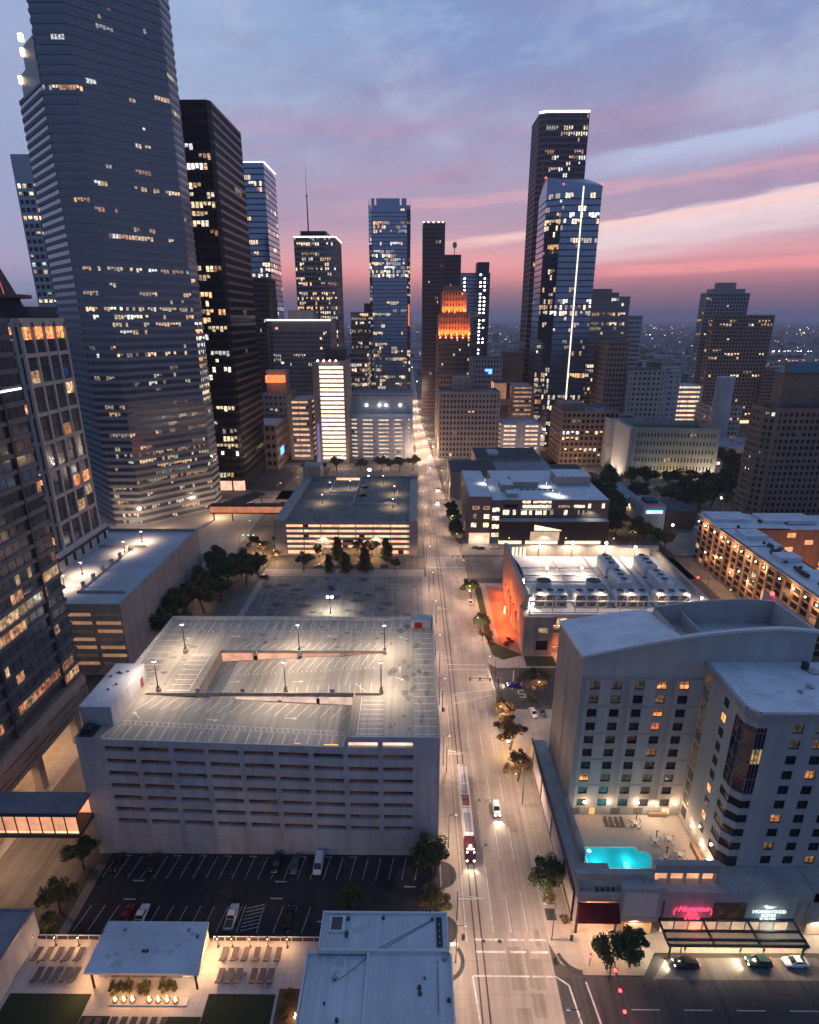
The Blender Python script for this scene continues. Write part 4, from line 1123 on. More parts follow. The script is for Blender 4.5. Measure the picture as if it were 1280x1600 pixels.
mb.quad((GX1,GY1,0),(GX0,GY1,0),(GX0,GY1,33.2),(GX1,GY1,33.2))
# parapet backs and tops
mb.box(GX1-.35,GY0+.4,31.5,GX1-.005,GY1-.4,33.15); mb.box(GX0+.005,126,31.5,GX0+.35,GY1-.4,33.15); mb.box(GX0+.4,GY1-.4,31.5,GX1-.4,GY1-.005,33.15)
mb.box(-14.4,GY0+.8,31.5,GX1-.005,GY0+1.1,33.0)
for b in range(7):
    x0 = BX+b*BP; xn = x0+BP if b < 6 else -14.4
    za, zb = zr(x0)+2.48, (zr(xn)+2.48)
    mb.add([(x0,GY0+.005,za-1.3),(xn,GY0+.005,zb-1.3),(xn,GY0+.4,zb-1.3),(x0,GY0+.4,za-1.3),(x0,GY0+.005,za),(xn,GY0+.005,zb),(xn,GY0+.4,zb),(x0,GY0+.4,za)],[(4,5,6,7),(2,3,7,6)])
mb.box(-68.4,GY0+.005,31.9,BX-.01,GY0+.4,33.2)
mb.build('wall', M['conc'], t)
mb = MB()
for k in range(9): mb.box(GX0-.01,GY0-.03,3.4+k*3.37,BX-.6,GY0-.001,3.45+k*3.37)
mb.box(BX-.9,GY0-.03,2,BX-.82,GY0-.001,33)
mb.box(GX1-4.9,GY0-.03,2,GX1-4.85,GY0-.001,33)
mb.box(GX0,GY0-.03,5.6,GX1,GY0-.001,5.66); mb.box(GX0,GY0-.03,2.6,GX1,GY0-.001,2.66)
mb.build('panel_joint', M['conc_d'], t)
mb = MB()
for k in range(1,9): 
    x = BX+k*BP-.5; mb.box(x-.12,GY0-.10,3,x+.0,GY0-.002,33 if k > 6 else zr(x)+2)
mb.build('downpipe', M['conc'], t)
# interior: floors, back wall, lamps
mb = MB()
for k in range(8):
    za = zr(-68)-3.37*k+1.0; zb = zr(-10)-3.37*k+1.0
    if k == 0: continue
    mb.add([(GX0+.5,GY0+.72,za),(GX1-.5,GY0+.72,zb),(GX1-.5,125,zb),(GX0+.5,125,za),(GX0+.5,GY0+.72,za+.5),(GX1-.5,GY0+.72,zb+.5),(GX1-.5,125,zb+.5),(GX0+.5,125,za+.5)],[(4,5,6,7),(3,2,1,0),(0,1,5,4)])
mb.build('floor_slab', M['conc_d'], t)
part_box(t, 'inner_wall', 'conc_b', GX0+.5,117,0,GX1-.5,117.5,29)
mb = MB()
for k in range(9): mb.box(BX+k*BP-.9,106.5,0,BX+k*BP-.1,107.2,29)
mb.build('inner_column', M['conc_b'], t)
lm = emat('garage_tube', (1,.40,.15), 1.5, True)
rg = random.Random(1)
for k in range(7):
    for b in range(0,9):
        x = BX+b*BP+rg.uniform(1,5); z = zr(x)-3.37*k+.78
        q = MB(); q.box(x-1.6,106.6,z,x+1.6,106.8,z+.08); q.build('ceiling_lamp', lm, t)
# roof deck: flat ring, two ramps
def ramp_z(x): return 32-3.0*min(1,max(0,(x+68)/54))
mb = MB()
mb.quad((GX0+.3,140,32),(GX1-.3,140,32),(GX1-.3,GY1-.3,32),(GX0+.3,GY1-.3,32))
mb.quad((-8,104.4,32),(GX1-.3,104.4,32),(GX1-.3,140,32),(-8,140,32))
mb.quad((-14.4,104.4,32),(-8,104.4,32),(-8,121,32),(-14.4,121,32))
mb.quad((GX0+.3,121,32),(-53.5,121,32),(-53.5,140,32),(GX0+.3,140,32))
mb.quad((-53.5,121,29.0),(-8,121,32),(-8,140,32),(-53.5,140,29.0))
mb.quad((GX0+.3,104.4,32),(-68,104.4,32),(-68,121,32),(GX0+.3,121,32))
mb.quad((-68,104.4,32),(-14.4,104.4,29),(-14.4,121,29),(-68,121,32))
mb.build('roof_deck', M['deck'], t)
mb = MB()   # kerb walls round the ramps
mb.box(-53.7,121,29,-53.4,140,32.8)
mb.add([(-53.5,140,31.6),(-8,140,31.9),(-8,140.25,31.9),(-53.5,140.25,31.6),(-53.5,140,32.75),(-8,140,32.75),(-8,140.25,32.75),(-53.5,140.25,32.75)],[(4,5,6,7),(0,1,5,4),(2,3,7,6)])
mb.box(-14.6,104.4,29,-14.3,121,32.9)
mb.add([(-66,121,31.5),(-8,121,31.5),(-8,121.22,31.5),(-66,121.22,31.5),(-66,121,32.4),(-8,121,32.75),(-8,121.22,32.75),(-66,121.22,32.4)],[(4,5,6,7),(2,3,7,6),(0,1,5,4)])
mb.build('ramp_wall', M['conc_b'], t)
for x0, x1, w in ((-53.3,-44.6,1),(-43.4,-32.2,1.1),(-31,-20.2,.8),(-19,-9,.6)):
    mb = MB(); mb.quad((x0,139.9,29+.066*(x0+53.3)+.15),(x1,139.9,29+.066*(x1+53.3)+.15),(x1,139.9,31.85),(x0,139.9,31.85),0,(.62*w,.30*w,.20*w)); mb.build('lit_opening', M['g_int'], t)
for x0, x1 in ((-44,-33.5),(-32.6,-24),(-23.2,-15)):
    mb = MB(); mb.quad((x0,120.93,32-.056*(x0+68)+.1),(x1,120.93,32-.056*(x1+68)+.1),(x1,120.93,31.5),(x0,120.93,31.5),0,(.62,.42,.33)); mb.build('lit_opening', M['g_int'], t)
for b in (7,8):
    mb = MB(); x = BX+b*BP; mb.quad((x,GY0+.72,30.9),(x+BW,GY0+.72,30.9),(x+BW,GY0+.72,32.3),(x,GY0+.72,32.3),0,(.95,.62,.45)); mb.build('lit_opening', M['g_int'], t)
mb = MB()
for x in (-63.2,-53.4,-42.2,-31.6,-20,-8): mb.box(x-.5,121.5,32,x+.5,122.3,33.3)
for x in (-63.2,-44,-31.6,-19.7,-8): mb.box(x-.5,139.2,31.4,x+.5,140.4,33.2)
mb.build('lamp_plinth', M['conc_d'], t)
mb = MB(); mb.box(-75.3,109.3,30,-68.2,126.5,37)
mb.build('stair_tower', M['conc'], t); part_box(t, 'stair_roof', 'roof', -75.3,109.3,37,-68.2,126.5,37.15)
mb = MB(); rg = random.Random(6)
for k in range(7): x = rg.uniform(-74,-70); y = rg.uniform(112,125); mb.box(x,y,37.15,x+.5,y+.4,37.4)
mb.box(-74,105.2,31,-71,108.8,32.6); mb.box(-73.5,106,32.6,-71.6,108,33.8); mb.build('roof_unit', M['metal_d'], t)
mb = MB(); mb.box(-68.15,123.3,32.2,-68.05,124.6,34.6); mb.build('red_door', M['car_red'], t)
mb = MB(); mb.box(-.8,153.6,32,5.2,157.6,34.6); mb.build('stair_hut', M['conc'], t)
mb = MB(); mb.box(.2,153.4,32.1,2.4,153.58,34.0); mb.build('red_door', M['car_red'], t)
dirt(t,'deck_stain',-7.5,105,5.3,157,32.008,60,5,'grime_d',1.3,1.6); dirt(t,'deck_stain',-73,141,-8,157.8,32.008,80,6,'grime_d',1.2); dirt(t,'deck_stain',-73,122,-54,139,32.008,30,7,'grime_d',1.3)
# painted bays
mb = MB()
def ds(p, q, w=.16):
    a = Vector((p[0],p[1])); b = Vector((q[0],q[1])); d = (b-a).normalized(); n = Vector((-d.y,d.x))*w/2
    def z(v):
        if 121 < v.y < 140 and -53.5 < v.x < -8: return 29+3*(v.x+53.5)/45.5+.03
        if v.y < 121 and -68 < v.x < -14.4: return 32-3*(v.x+68)/53.6+.03
        return 32.03
    mb.add([(v.x,v.y,z(v)) for v in (a-n,b-n,b+n,a+n)], [(0,1,2,3)])
for k in range(27): ds((-66+k*2.7,157.9),(-66+k*2.7,152.6))
for k in range(52): ds((-65+k*1.28,152.0),(-64.4+k*1.28,151.0),.12)
for k in range(18): ds((-50.5+k*2.4,140.7),(-48.6+k*2.4,145.0))
for k in range(18): ds((-52.6+k*2.4,134.2),(-50.8+k*2.4,139.4))
for k in range(36): ds((-52.8+k*1.2,133.6),(-52.2+k*1.2,132.6),.12)
for k in range(16): ds((-51+k*2.7,122),(-51.3+k*2.7,126.4))
for k in range(19): ds((-65.6+k*2.7,115.6),(-63.3+k*2.7,120.4))
for k in range(41): ds((-66.6+k*1.25,111.2),(-66.1+k*1.25,110.0),.14)
ds((-67,111.3),(-15.2,111.3),.1); ds((-67,109.9),(-15.2,109.9),.1)
for k in range(20): ds((-67+k*2.7,109.6),(-67.2+k*2.7,105))
for k in range(17): ds((.2,107+k*2.72),(5.2,107+k*2.72))
for k in range(8): ds((-12.4,107+k*1.72),(-7,107+k*1.72))
ds((-12.6,105.6),(-12.6,120)); 
for k in range(9): ds((-73.3,127.6+k*3.1),(-67.5,127.6+k*3.1))
for k in range(8): ds((-61.4,122.8+k*2.2),(-56,122.8+k*2.2))
ds((-61.5,122.6),(-56,122.6)); ds((-56,122.6),(-56,139)); ds((-61.5,139),(-56,139))
def arrow(x,y,a,s=1.6):
    ca,sa = math.cos(a),math.sin(a); P = lambda u,v:(x+u*ca-v*sa,y+u*sa+v*ca)
    ds(P(-s,0),P(s*.4,0),.22)
    z = 32.03
    def zz(p):
        v = Vector(p)
        if 121 < v.y < 140 and -53.5 < v.x < -8: return 29+3*(v.x+53.5)/45.5+.035
        if v.y < 121 and -68 < v.x < -14.4: return 32-3*(v.x+68)/53.6+.035
        return 32.035
    mb.add([(*p,zz(p)) for p in (P(s*.3,-.5),P(s,0),P(s*.3,.5))], [(0,1,2)])
for a in ((-29,115,0),(-47,113,0),(-65,113.5,2.4),(-30,128.6,0),(-47,130,0),(-52,148.6,0),(-24,149,PI),(-3,148,2.6),(-3.6,132,1.57),(-3.6,128,-.5),(-66,147,.4)): arrow(*a)
for k in range(6): ds((-11.6,122.4),(-15,126.8)) if k == 0 else None
ds((-17.5,126),(-17,131.6),.14)
mb.build('bay_marking', M['paint'], t)
for i,(x,y,h) in enumerate(((-63.2,121.9,6.4),(-31.6,121.9,6.4),(-8,121.9,6.4),(-63.2,139.8,6.4),(-31.6,139.8,6.4),(-8,139.8,6.4))):
    lab = 'cool white roof lamp on the near garage, %s in the %s row' % (('left','middle','right')[i%3], 'front' if i < 3 else 'back')
    lightpole(32.9, x, y, h+1.6, 9800, lab, 'lamps on the near garage roof', (1,.74,.55), 'e_cool', 172, .5, 'roof_lamp')
l = lightpole(.1, -35.6, 221.5, 8, 15000, 'white double floodlight pole in the gravel lot behind the near garage', None, (1,.86,.7), 'e_white', 150, 1.2)
mb = MB(); mb.ball((-36.5,221.3,8),.55); mb.ball((-34.7,221.3,8),.55); mb.build('lamp_globe', M['e_white'], l)

# ------------------------------------------------------------------ low modern building with blue grey roofs (right, beyond the plant)
t = thing('college_building', 'modern grey brown building with stepped blue white roofs, right of the tram street', 'building', (70,340,0))
mb = MB(); mb.box(30,303,0,42.5,360,27.6); mb.build('left_wing', M['bsc'], t)
part_box(t, 'left_wing_roof', 'roof', 30.3,303.3,27.6,42.2,359.7,27.75)
part_box(t, 'stair_block', 'teal', 42.5,304,0,48,350,25)
part_box(t, 'middle_roof', 'roof', 42.5,305,25,48,350,25.2)
mb = MB(); mb.box(48,307,0,108,372,24.6); mb.build('main_block', M['bsc'], t)
part_box(t, 'main_roof', 'roof', 48.2,307.2,24.6,107.8,371.8,24.8)
part_box(t, 'dark_front_box', 'bsc_d', 47,300,3.2,107,306.9,14.2); part_box(t, 'dark_box_roof', 'roof_g', 47.2,300.2,14.2,106.8,306.8,14.4)
part_box(t, 'ground_floor', 'g_int', 48,302.5,0,104,303,3.2)
mb = MB(); mb.quad((66,299.9,9.3),(81,299.9,9.0),(81,299.9,9.6),(66,299.9,12.6),0,(1.2,.9,.62)); mb.build('wedge_window', M['g_int'], t)
mb = MB(); mb.quad((64,299.95,3.4),(80,299.95,3.4),(80,299.95,8.6),(64,299.95,8.6),0,(.45,.33,.22)); mb.build('lit_entrance', M['g_int'], t)
mb = MB()
for x0,x1 in ((47,60),(62,80),(84,104)): mb.quad((x0,302.4,.3),(x1,302.4,.3),(x1,302.4,2.9),(x0,302.4,2.9),0,(1.1,.85,.6))
mb.build('shop_window', M['g_int'], t)
def winrow(t, wins, y, name='window'):
    for x0,x1,z0,z1,c in wins:
        q = MB(); q.box(x0-.12,y-.10,z0-.12,x1+.12,y-.012,z1+.12); f = q.build(name, M['metal_d'], t)
        q = MB(); q.quad((x0,y-.12,z0),(x1,y-.12,z0),(x1,y-.12,z1),(x0,y-.12,z1),0,c); q.build('pane', M['g_house'], f)
LW = (1.35,1.0,.66); DK = (0,0,0); DM = (.25,.17,.1)
winrow(t, [(32,36,20.2,22.4,DM),(38,41.6,20.2,22.4,DM),(32.5,34.5,15,17.6,DM),(38.4,41.4,15,17.6,LW),(31.6,34.4,10,12.6,LW),(38.2,41.2,10,12.6,LW)], 303)
winrow(t, [(43.2,47,4+k*4.9,6.4+k*4.9,LW) for k in range(4)], 304)
winrow(t, [(x,x+w,16,18.8,LW if i not in (6,8,9,10) else DM) for i,(x,w) in enumerate(((49.5,3.4),(55,1.6),(59.6,3.2),(64,1.6),(67.6,3.4),(72,1.6),(75.6,2),(83.4,1.8),(91,1),(93.6,1),(96.2,1)))]+
       [(50,57.5,20.2,22,DK),(60,76,20,21.8,(1.0,.74,.5)),(60,64.6,22.8,24.2,LW),(66,76,22.8,24.2,(1.1,.82,.55)),(80,86.5,20.2,21.8,DM),(88.6,94.6,20.2,21.8,LW),(96.4,98,20,22.6,LW),(104,105.6,20,22.6,LW)], 307)
part_box(t, 'balcony_slab', 'metal_w', 59,304.6,19.2,77,306.98,19.6)
part_box(t, 'ledge', 'teal', 47,306.0,14.4,107,306.9,15.4)
for nm,b in (('roof_step',(58,330,24.8,73,348,28.5)),('roof_step',(85,335,24.8,105,352,30.5)),('roof_step',(50,322,24.8,57,334,29)),('roof_step',(52,311,24.8,58,318,27))):
    o = part_box(t, nm, 'conc_d', *b); part_box(t, 'step_roof', 'roof', b[0]-.2,b[1]-.2,b[5],b[3]+.2,b[4]+.2,b[5]+.2)
mb = MB(); [mb.box(62+k*3.4,326,24.85,64+k*3.4,328,25.0) for k in range(6)]; mb.build('skylight', M['g_house'], t)
for x,y,z in ((41.6,330,27.8),(79,318,24.9),(78.8,334,24.9),(82,314,24.9)):
    q = MB(); q.tube((x,y,z),(x,y,z+3.6),.12,.1,6); q.box(x-.35,y-.35,z+3.5,x+.35,y+.35,z+3.9); q.build('roof_lamp_post', M['metal_w'], t)
    light(t, (x-.5,y-1.2,z+3.2), 1100, (1,.93,.8), 'SPOT', 140, .6, .2)
mb = MB(); [mb.box(29.86,306+k*6,6+j*5.2,29.98,308+k*6,9+j*5.2) for k in range(9) for j in range(4)]; mb.build('side_window', M['g_house'], t)
light(t, (36,300.5,6), 3500, NEUT, 'SPOT', 150); light(t, (98,304.5,19.5), 1500, NEUT, 'SPOT', 140); light(t, (72,297.5,7), 5000, NEUT, 'SPOT', 150)
mb = MB(); mb.box(30.6,303-.14,.3,42,303-.02,6.6,0,(.85,.52,.36)); mb.build('lit_cafe_front', M['g_int'], t)
dirt(t,'roof_stain',48.4,307.4,107.6,371.6,24.81,40,8,'grime',4); dirt(t,'roof_stain',30.4,303.4,42,359,27.76,20,9,'grime',3)
# second block behind with dark panels on its roofs
t = thing('dark_roof_building', 'low building with dark blue roofs behind the modern grey brown building', 'building', (65,405,0))
part_box(t, 'wall', 'taupe', 25,390,0,58,425,19); part_box(t, 'dark_roof', 'roof_d', 25.3,390.3,19,57.7,424.7,19.2)
part_box(t, 'main_block', 'taupe', 58.2,395,0,98,440,18); part_box(t, 'main_roof', 'roof_g', 58.4,395.2,18,97.8,439.8,18.2)
part_box(t, 'right_block', 'taupe', 98.2,385,0,122,425,16); part_box(t, 'dark_roof', 'roof_d', 98.4,385.2,16,121.8,424.8,16.2)
part_box(t, 'back_block', 'taupe', 46,426,0,95,460,21); part_box(t, 'back_roof', 'roof_d', 46.2,426.2,21,94.8,459.8,21.2); part_box(t, 'hatch', 'conc', 56,430,21.2,64,446,23)
mb = MB(); [mb.box(24.86,394+k*7,5+j*5,24.98,397+k*7,8+j*5) for k in range(4) for j in range(3)]; mb.build('side_window', M['g_house'], t)

# ------------------------------------------------------------------ apartment block on the right edge
t = thing('apartment_block', 'brick apartment block with white roofs, wall lamps and a courtyard on the right edge', 'apartment block', (175,235,0))
AX0 = 146
wallp = [(AX0,188),(162,188),(162,262),(260,262),(260,283),(AX0,283)]
mb = MB(); mb.prism([(AX0+.9,188.5),(162,188.5),(162,262),(260,262),(260,282.5),(AX0+.9,282.5)], 0, 24, top=False)
mb.build('wall', M['art'], t)
mb = MB()
for f in range(8): 
    z = f*3.1+.4; mb.box(AX0+.35,188.2,z,AX0+1.0,282.8,z+.55)
y = 188
k = 0
while y < 283:
    mb.box(AX0,y-.45,0,AX0+1.0,y+.45,24.4); y += 5.6
mb.box(AX0-.2,188,23.4,AX0+1.0,283,24.5); mb.box(AX0,187.6,23.4,163,188.6,24.5)
for x in range(0,4): mb.box(AX0+x*5.3,187.7,0,AX0+x*5.3+.9,188.6,24)
for f in range(8): mb.box(AX0+.9,187.9,f*3.1+.4,162,188.6,f*3.1+.95)
mb.build('balcony_frame', M['tan'], t)
rg = random.Random(9)
for f in range(7):
    g = MB(); y = 188.6
    while y < 282:
        c = sc(rg,.2,.7, rg.choice([(1,.5,.22),(1,.35,.15),(1,.7,.45)])) if rg.random() < .08 else DK
        g.quad((AX0+.86,y,f*3.1+1.1),(AX0+.86,y+4.4,f*3.1+1.1),(AX0+.86,y+4.4,f*3.1+3.3),(AX0+.86,y,f*3.1+3.3),0,c); y += 5.6
    g.build('window_band', M['g_house'], t)
    g = MB()
    for k in range(3):
        c = (.5,.25,.1) if rg.random() < .3 else DK
        g.quad((AX0+1.1+k*5.3,188.44,f*3.1+1.1),(AX0+5+k*5.3,188.44,f*3.1+1.1),(AX0+5+k*5.3,188.44,f*3.1+3.3),(AX0+1.1+k*5.3,188.44,f*3.1+3.3),0,c)
    g.build('front_window_band', M['g_house'], t)
for x0,y0,x1,y1,z in ((AX0-.3,187.6,163,215,24.4),(AX0-.3,215,161,240,24.0),(AX0-.3,240,163,262,24.5),(AX0-.3,262,180,283.3,24.9),(180,262,215,283.3,24.2),(215,262,262,283.3,24.6)):
    part_box(t, 'roof', 'roof', x0,y0,z-.3,x1,y1,z)
for x0,y0,x1,y1,z,h in ((150,246,160,256,24.5,2.2),(AX0+1,270,166,282,24.9,1.6),(151,222,160,228,24,2.4),(171,268,196,280,24.6,1.8)):
    part_box(t, 'roof_step', 'roof', x0,y0,z,x1,y1,z+h)
for i in range(42):
    if i < 24: x = rg.uniform(151,159); y = rg.uniform(190,262)
    else: x = rg.uniform(165,240); y = rg.uniform(264,281)
    part_box(t, 'roof_unit', 'metal_d', x,y,25,x+rg.uniform(.8,1.6),y+rg.uniform(.8,3),25.2+rg.uniform(.6,1.3))
mb = MB()
ys = [189.5,196,203,212,223,229,235,240.5,246,252,258,265,274,281]
for y in ys: mb.ball((AX0-.45,y,21.6),.32); 
for y in (205,219,232,246,259,270): mb.ball((AX0-.4,y,9.0+((y*7)%3)*2),.28)
for x in (152,158): mb.ball((x,187.2,21.4),.42); mb.ball((x,187.2,12),.42)
mb.build('wall_lamp', M['e_warm'], t)
for y in ys[::2]: light(t, (AX0-1.2,y,21.4), 1500, WARM2, 'POINT', 0, 0, .3)
for y in (205,219,232,246,262): light(t, (AX0-1.6,y,9.5), 1300, WARM2, 'POINT', 0, 0, .3)
mb = MB(); mb.quad((162.05,262,0),(162.05,200,0),(162.05,200,24),(162.05,262,24)); mb.build('court_wall', M['tan'], t)
mb = MB()
for k in range(10):
    for f in range(6):
        if rg.random() < .4: mb.quad((170+k*9,261.9,2+f*3.6),(174+k*9,261.9,2+f*3.6),(174+k*9,261.9,4.4+f*3.6),(170+k*9,261.9,4.4+f*3.6),0,(.7,.32,.14))
mb.build('court_window', M['g_int'], t)
light(t, (185,240,6), 9000, ORANGE, 'POINT', 0, 0, .5)

# small blocks by the trees
t = thing('sign_block', 'small grey windowless block with a pale blue lit sign, among dark trees', 'building', (141,332,0))
part_box(t, 'wall', 'conc', 134,324,0,147.5,345,15.8); part_box(t, 'roof', 'roof_g', 134.2,324.2,15.8,147.3,344.8,16.1); part_box(t, 'roof_unit', 'roof_d', 137,328,16.1,144,336,18)
part_box(t, 'rear_wing', 'conc_d', 127,345.2,0,140,380,14); part_box(t, 'roof', 'roof_g', 127.2,345.4,14,139.8,379.8,14.2)
mb = MB(); mb.prism([(136,323.6),(145.6,323.6),(145.6,323.9),(136,323.9)], 11.2, 13.2, bottom=True); mb.build('blue_sign', M['e_sign_blue'], t)
mb = MB(); mb.tube((137.6,323.55,12.2),(137.6,323.45,12.2),.8,.8,16); mb.box(138.8,323.5,12.0,145,323.58,12.5); mb.build('sign_mark', emat('sign_pale',(.6,.85,1),2.2,False), t)
t = thing('dark_brick_shed', 'plain dark red brick shed right of the blue sign block', 'building', (160,335,0))
part_box(t, 'wall', 'brown', 150,328,0,168,350,11); part_box(t, 'roof', 'roof_d', 150.2,328.2,11,167.8,349.8,11.3)
t = thing('pale_low_roof', 'low pale flat roofed shed between the apartment block and the dark trees', 'building', (175,300,0))
part_box(t, 'wall', 'conc_b', 157,292,0,175,308,9); part_box(t, 'roof', 'roof_p', 157,292,9,175,308,9.3)
t = thing('blue_roof_shed', 'low shed with a purple blue flat roof and dark cabinet behind the apartment block', 'building', (190,300,0))
part_box(t, 'wall', 'conc_b', 171,309,0,186,330,10); part_box(t, 'roof', 'roof', 171,309,10,186,330,10.3); part_box(t, 'cabinet', 'metal_d', 178,312,10.3,182,320,14)

# ------------------------------------------------------------------ cooling plant
t = thing('cooling_plant', 'concrete cooling plant with a floodlit roof of chillers, fans and pipe frames', 'plant building', (75,218,0))
PZ = 16
mb = MB()
mb.box(40.6,190,0,51.5,200,PZ)                       # front left block
mb.box(51.5,193,0,112,248,PZ)
mb.box(43,200,0,51.5,248,PZ)
mb.prism([(41.5,196),(43,196),(43,249),(41.5,249)], PZ, PZ+6); mb.box(43,247.6,PZ,112,249,PZ+5)
mb.box(110.8,193,PZ,112,247.6,PZ+3)
mb.build('wall', M['conc_b'], t)
n = 14; mb = MB()          # concave curved flank facing the plaza
pts = [(41.4,248)]+[(41.4+3.4*math.sin(PI*k/n)**1.0*1.0, 244-48*k/n) for k in range(n+1)]
for (xa,ya),(xb,yb) in zip(pts,pts[1:]): mb.quad((xa,ya,0),(xb,yb,0),(xb-(.0),yb,PZ+5),(xa,ya,PZ+5))
mb.build('curved_flank', M['conc_b'], t)
mb = MB(); [mb.box(40.2,207+k*6.5,0,41.0,208+k*6.5,9) for k in range(5)]; mb.build('flank_pier', M['conc_b'], t)
winrow(t, [(46,49.6,9.4,11.6,DM),(45.6,49.8,2.4,6.0,DK)], 190)
part_box(t, 'roof_deck', 'roof_p', 43,193.5,PZ,110.8,247.6,PZ+.2)
mb = MB(); mb.box(43,191.6,PZ-1,112,192.4,PZ+.4); mb.box(43,191.6,PZ-5.4,112,192.4,PZ-4.6)
for k in range(6): mb.box(51.5+k*12-.25,191.7,0,51.5+k*12+.25,192.3,PZ)
mb.box(43,193.6,PZ+4.3,110.8,194.2,PZ+4.7)
for k in range(9): mb.box(43+k*8.4,193.7,PZ+.2,43.3+k*8.4,194.1,PZ+4.4)
mb.build('front_frame', M['metal_w'], t)
mb = MB()
for z in (2,8): mb.tube((52,192.8,z),(111,192.8,z),.35,.35,8)
for k in range(14): mb.box(53+k*4.2,192.3,PZ-4.4,53.2+k*4.2,192.9,PZ-1)
mb.build('pipework', M['metal'], t)
def chiller(x, y, ang, lab):
    c = thing('chiller', lab, 'chiller', (x,y,PZ+.2), 'roof chillers of the cooling plant')
    z = PZ+.2; ca, sa = math.cos(ang), math.sin(ang)
    q = MB(); q.obb((x,y,z+2.9),6.2,2.6,2.4,ang); q.build('casing', M['metal_w'], c)
    for k in range(3):
        ox = -4.1+k*4.1; P = lambda u,v:(x+u*ca-v*sa, y+u*sa+v*ca)
        q = MB()
        a = P(ox-1.8,-2.72); b = P(ox+1.8,-2.72)
        q.tube((*a,z+.4),(*b,z+.4),.22,.22,4); q.tube((*a,z+5.4),(*b,z+5.4),.22,.22,4); q.tube((*a,z+.4),(*a,z+5.4),.22,.22,4); q.tube((*b,z+.4),(*b,z+5.4),.22,.22,4); q.tube((*a,z+.4),(*b,z+5.3),.11,.11,4); q.tube((*a,z+5.3),(*b,z+.4),.07,.06,4)
        q.build('louvre_frame', M['metal_w'], c)
        q = MB(); a = P(ox,-2.64); q.obb((*a,z+2.9),1.65,.03,2.2,ang); q.build('louvre', mat('louvre',(.14,.10,.07),.7,.3,3) if 'louvre' not in bpy.data.materials else bpy.data.materials['louvre'], c)
        q = MB(); a = P(ox,0); q.tube((*a,z+5.3),(*a,z+6.2),1.7,1.55,14); q.build('fan_cowl', M['metal_w'], c)
        q = MB(); q.tube((*a,z+6.22),(*a,z+6.26),1.35,1.35,14); q.box(a[0]-1.3,a[1]-.12,z+6.26,a[0]+1.3,a[1]+.12,z+6.3); q.box(a[0]-.12,a[1]-1.3,z+6.26,a[0]+.12,a[1]+1.3,z+6.3); q.build('fan', M['metal_d'], c)
    q = MB(); q.obb((x,y,z+.25),6.3,2.5,.25,ang); q.build('base_frame', M['metal_d'], c)
    return c
for k in range(4): chiller(51.5+k*15.3, 199.5, 0, 'white chiller with three louvred bays, %s from the left in the cooling plant front row' % ORD[k])
for k in range(2): chiller(83+k*16, 214, PI/2, 'white chiller turned sideways, %s of the middle pair on the cooling plant roof' % ('left','right')[k])
for k in range(2): chiller(83+k*16, 230, PI/2, 'white chiller turned sideways, %s of the back pair on the cooling plant roof' % ('left','right')[k])
for x,lab in ((52,'left'),(72,'right')):
    q = MB(); q.tube((x,212,PZ+.2),(x,212,PZ+4.0),3.2,2.9,18); q.tube((x,212,PZ+4.0),(x,212,PZ+4.4),3.3,3.3,18)
    c = thing('round_tank', 'round white tank with a dark rim, %s of two behind the front chillers' % lab, 'tank', (x,212,PZ)); q.build('shell', M['metal_w'], c)
    q = MB(); q.tube((x,212,PZ+4.41),(x,212,PZ+4.5),2.8,2.8,18); q.build('top', M['metal_d'], c)
mb = MB()
for y in (206,218,224,232): mb.tube((45,y,PZ+1),(78,y,PZ+1),.3,.3,8)
mb.tube((62,206,PZ+1),(62,240,PZ+1),.3,.3,8); mb.tube((76.5,206,PZ+1.6),(76.5,244,PZ+1.6),.4,.4,8); mb.tube((92,206,PZ+1.6),(92,244,PZ+1.6),.4,.4,8)
mb.build('roof_pipe', M['metal'], t)
part_box(t, 'screen_wall', 'conc_d', 57,246.8,PZ,108,247.5,PZ+4.6)
mb = MB(); [mb.box(45+k*1.7,246.9,PZ+.2,46+k*1.7,247.5,PZ+4.5,0,(1.0,.8,.6)) for k in range(4)]; mb.build('lit_louvre', M['g_int'], t)
PL = [(57,245.5,23.4),(72,245.5,23.4),(87,245.5,23.4),(99,242,22.6),(56.4,226,19.6),(71,226,19.6),(107.5,196.5,20.6),(44.2,214,19.4),(44.4,199,18.6)]
for i,(x,y,z) in enumerate(PL):
    lab = ['on the back wall','on the back wall','on the back wall','on the back wall','in the middle','in the middle','at the front right corner','on the left wall','on the left wall'][i]
    pos = ['leftmost','second from left','third from left','rightmost','left','right','single','rear','front'][i]
    c = thing('floodlight', 'glaring white floodlight %s of the plant roof, %s one' % (lab,pos), 'floodlight', (x,y,PZ), 'floodlights of the cooling plant')
    q = MB(); q.tube((x,y,PZ),(x,y,z),.12,.1,6); q.build('pole', M['metal_d'], c)
    q = MB(); q.ball((x,y-.2,z+.2),.62 if i < 4 else .42); q.build('lamp', M['e_white'], c)
    light(c, (x,y-1.1,z-.2), 7200 if i < 4 else 3600, (1,.72,.50), 'SPOT', 165, .4, .4)
for k in range(6): light(t, (48+k*11,196.4,PZ+6.6), 900, (1,.72,.50), 'SPOT', 165, .5, .3)
for k in range(4): light(t, (56+k*15,190.6,PZ-1.4), 1600, WARM, 'SPOT', 165, .5, .3)
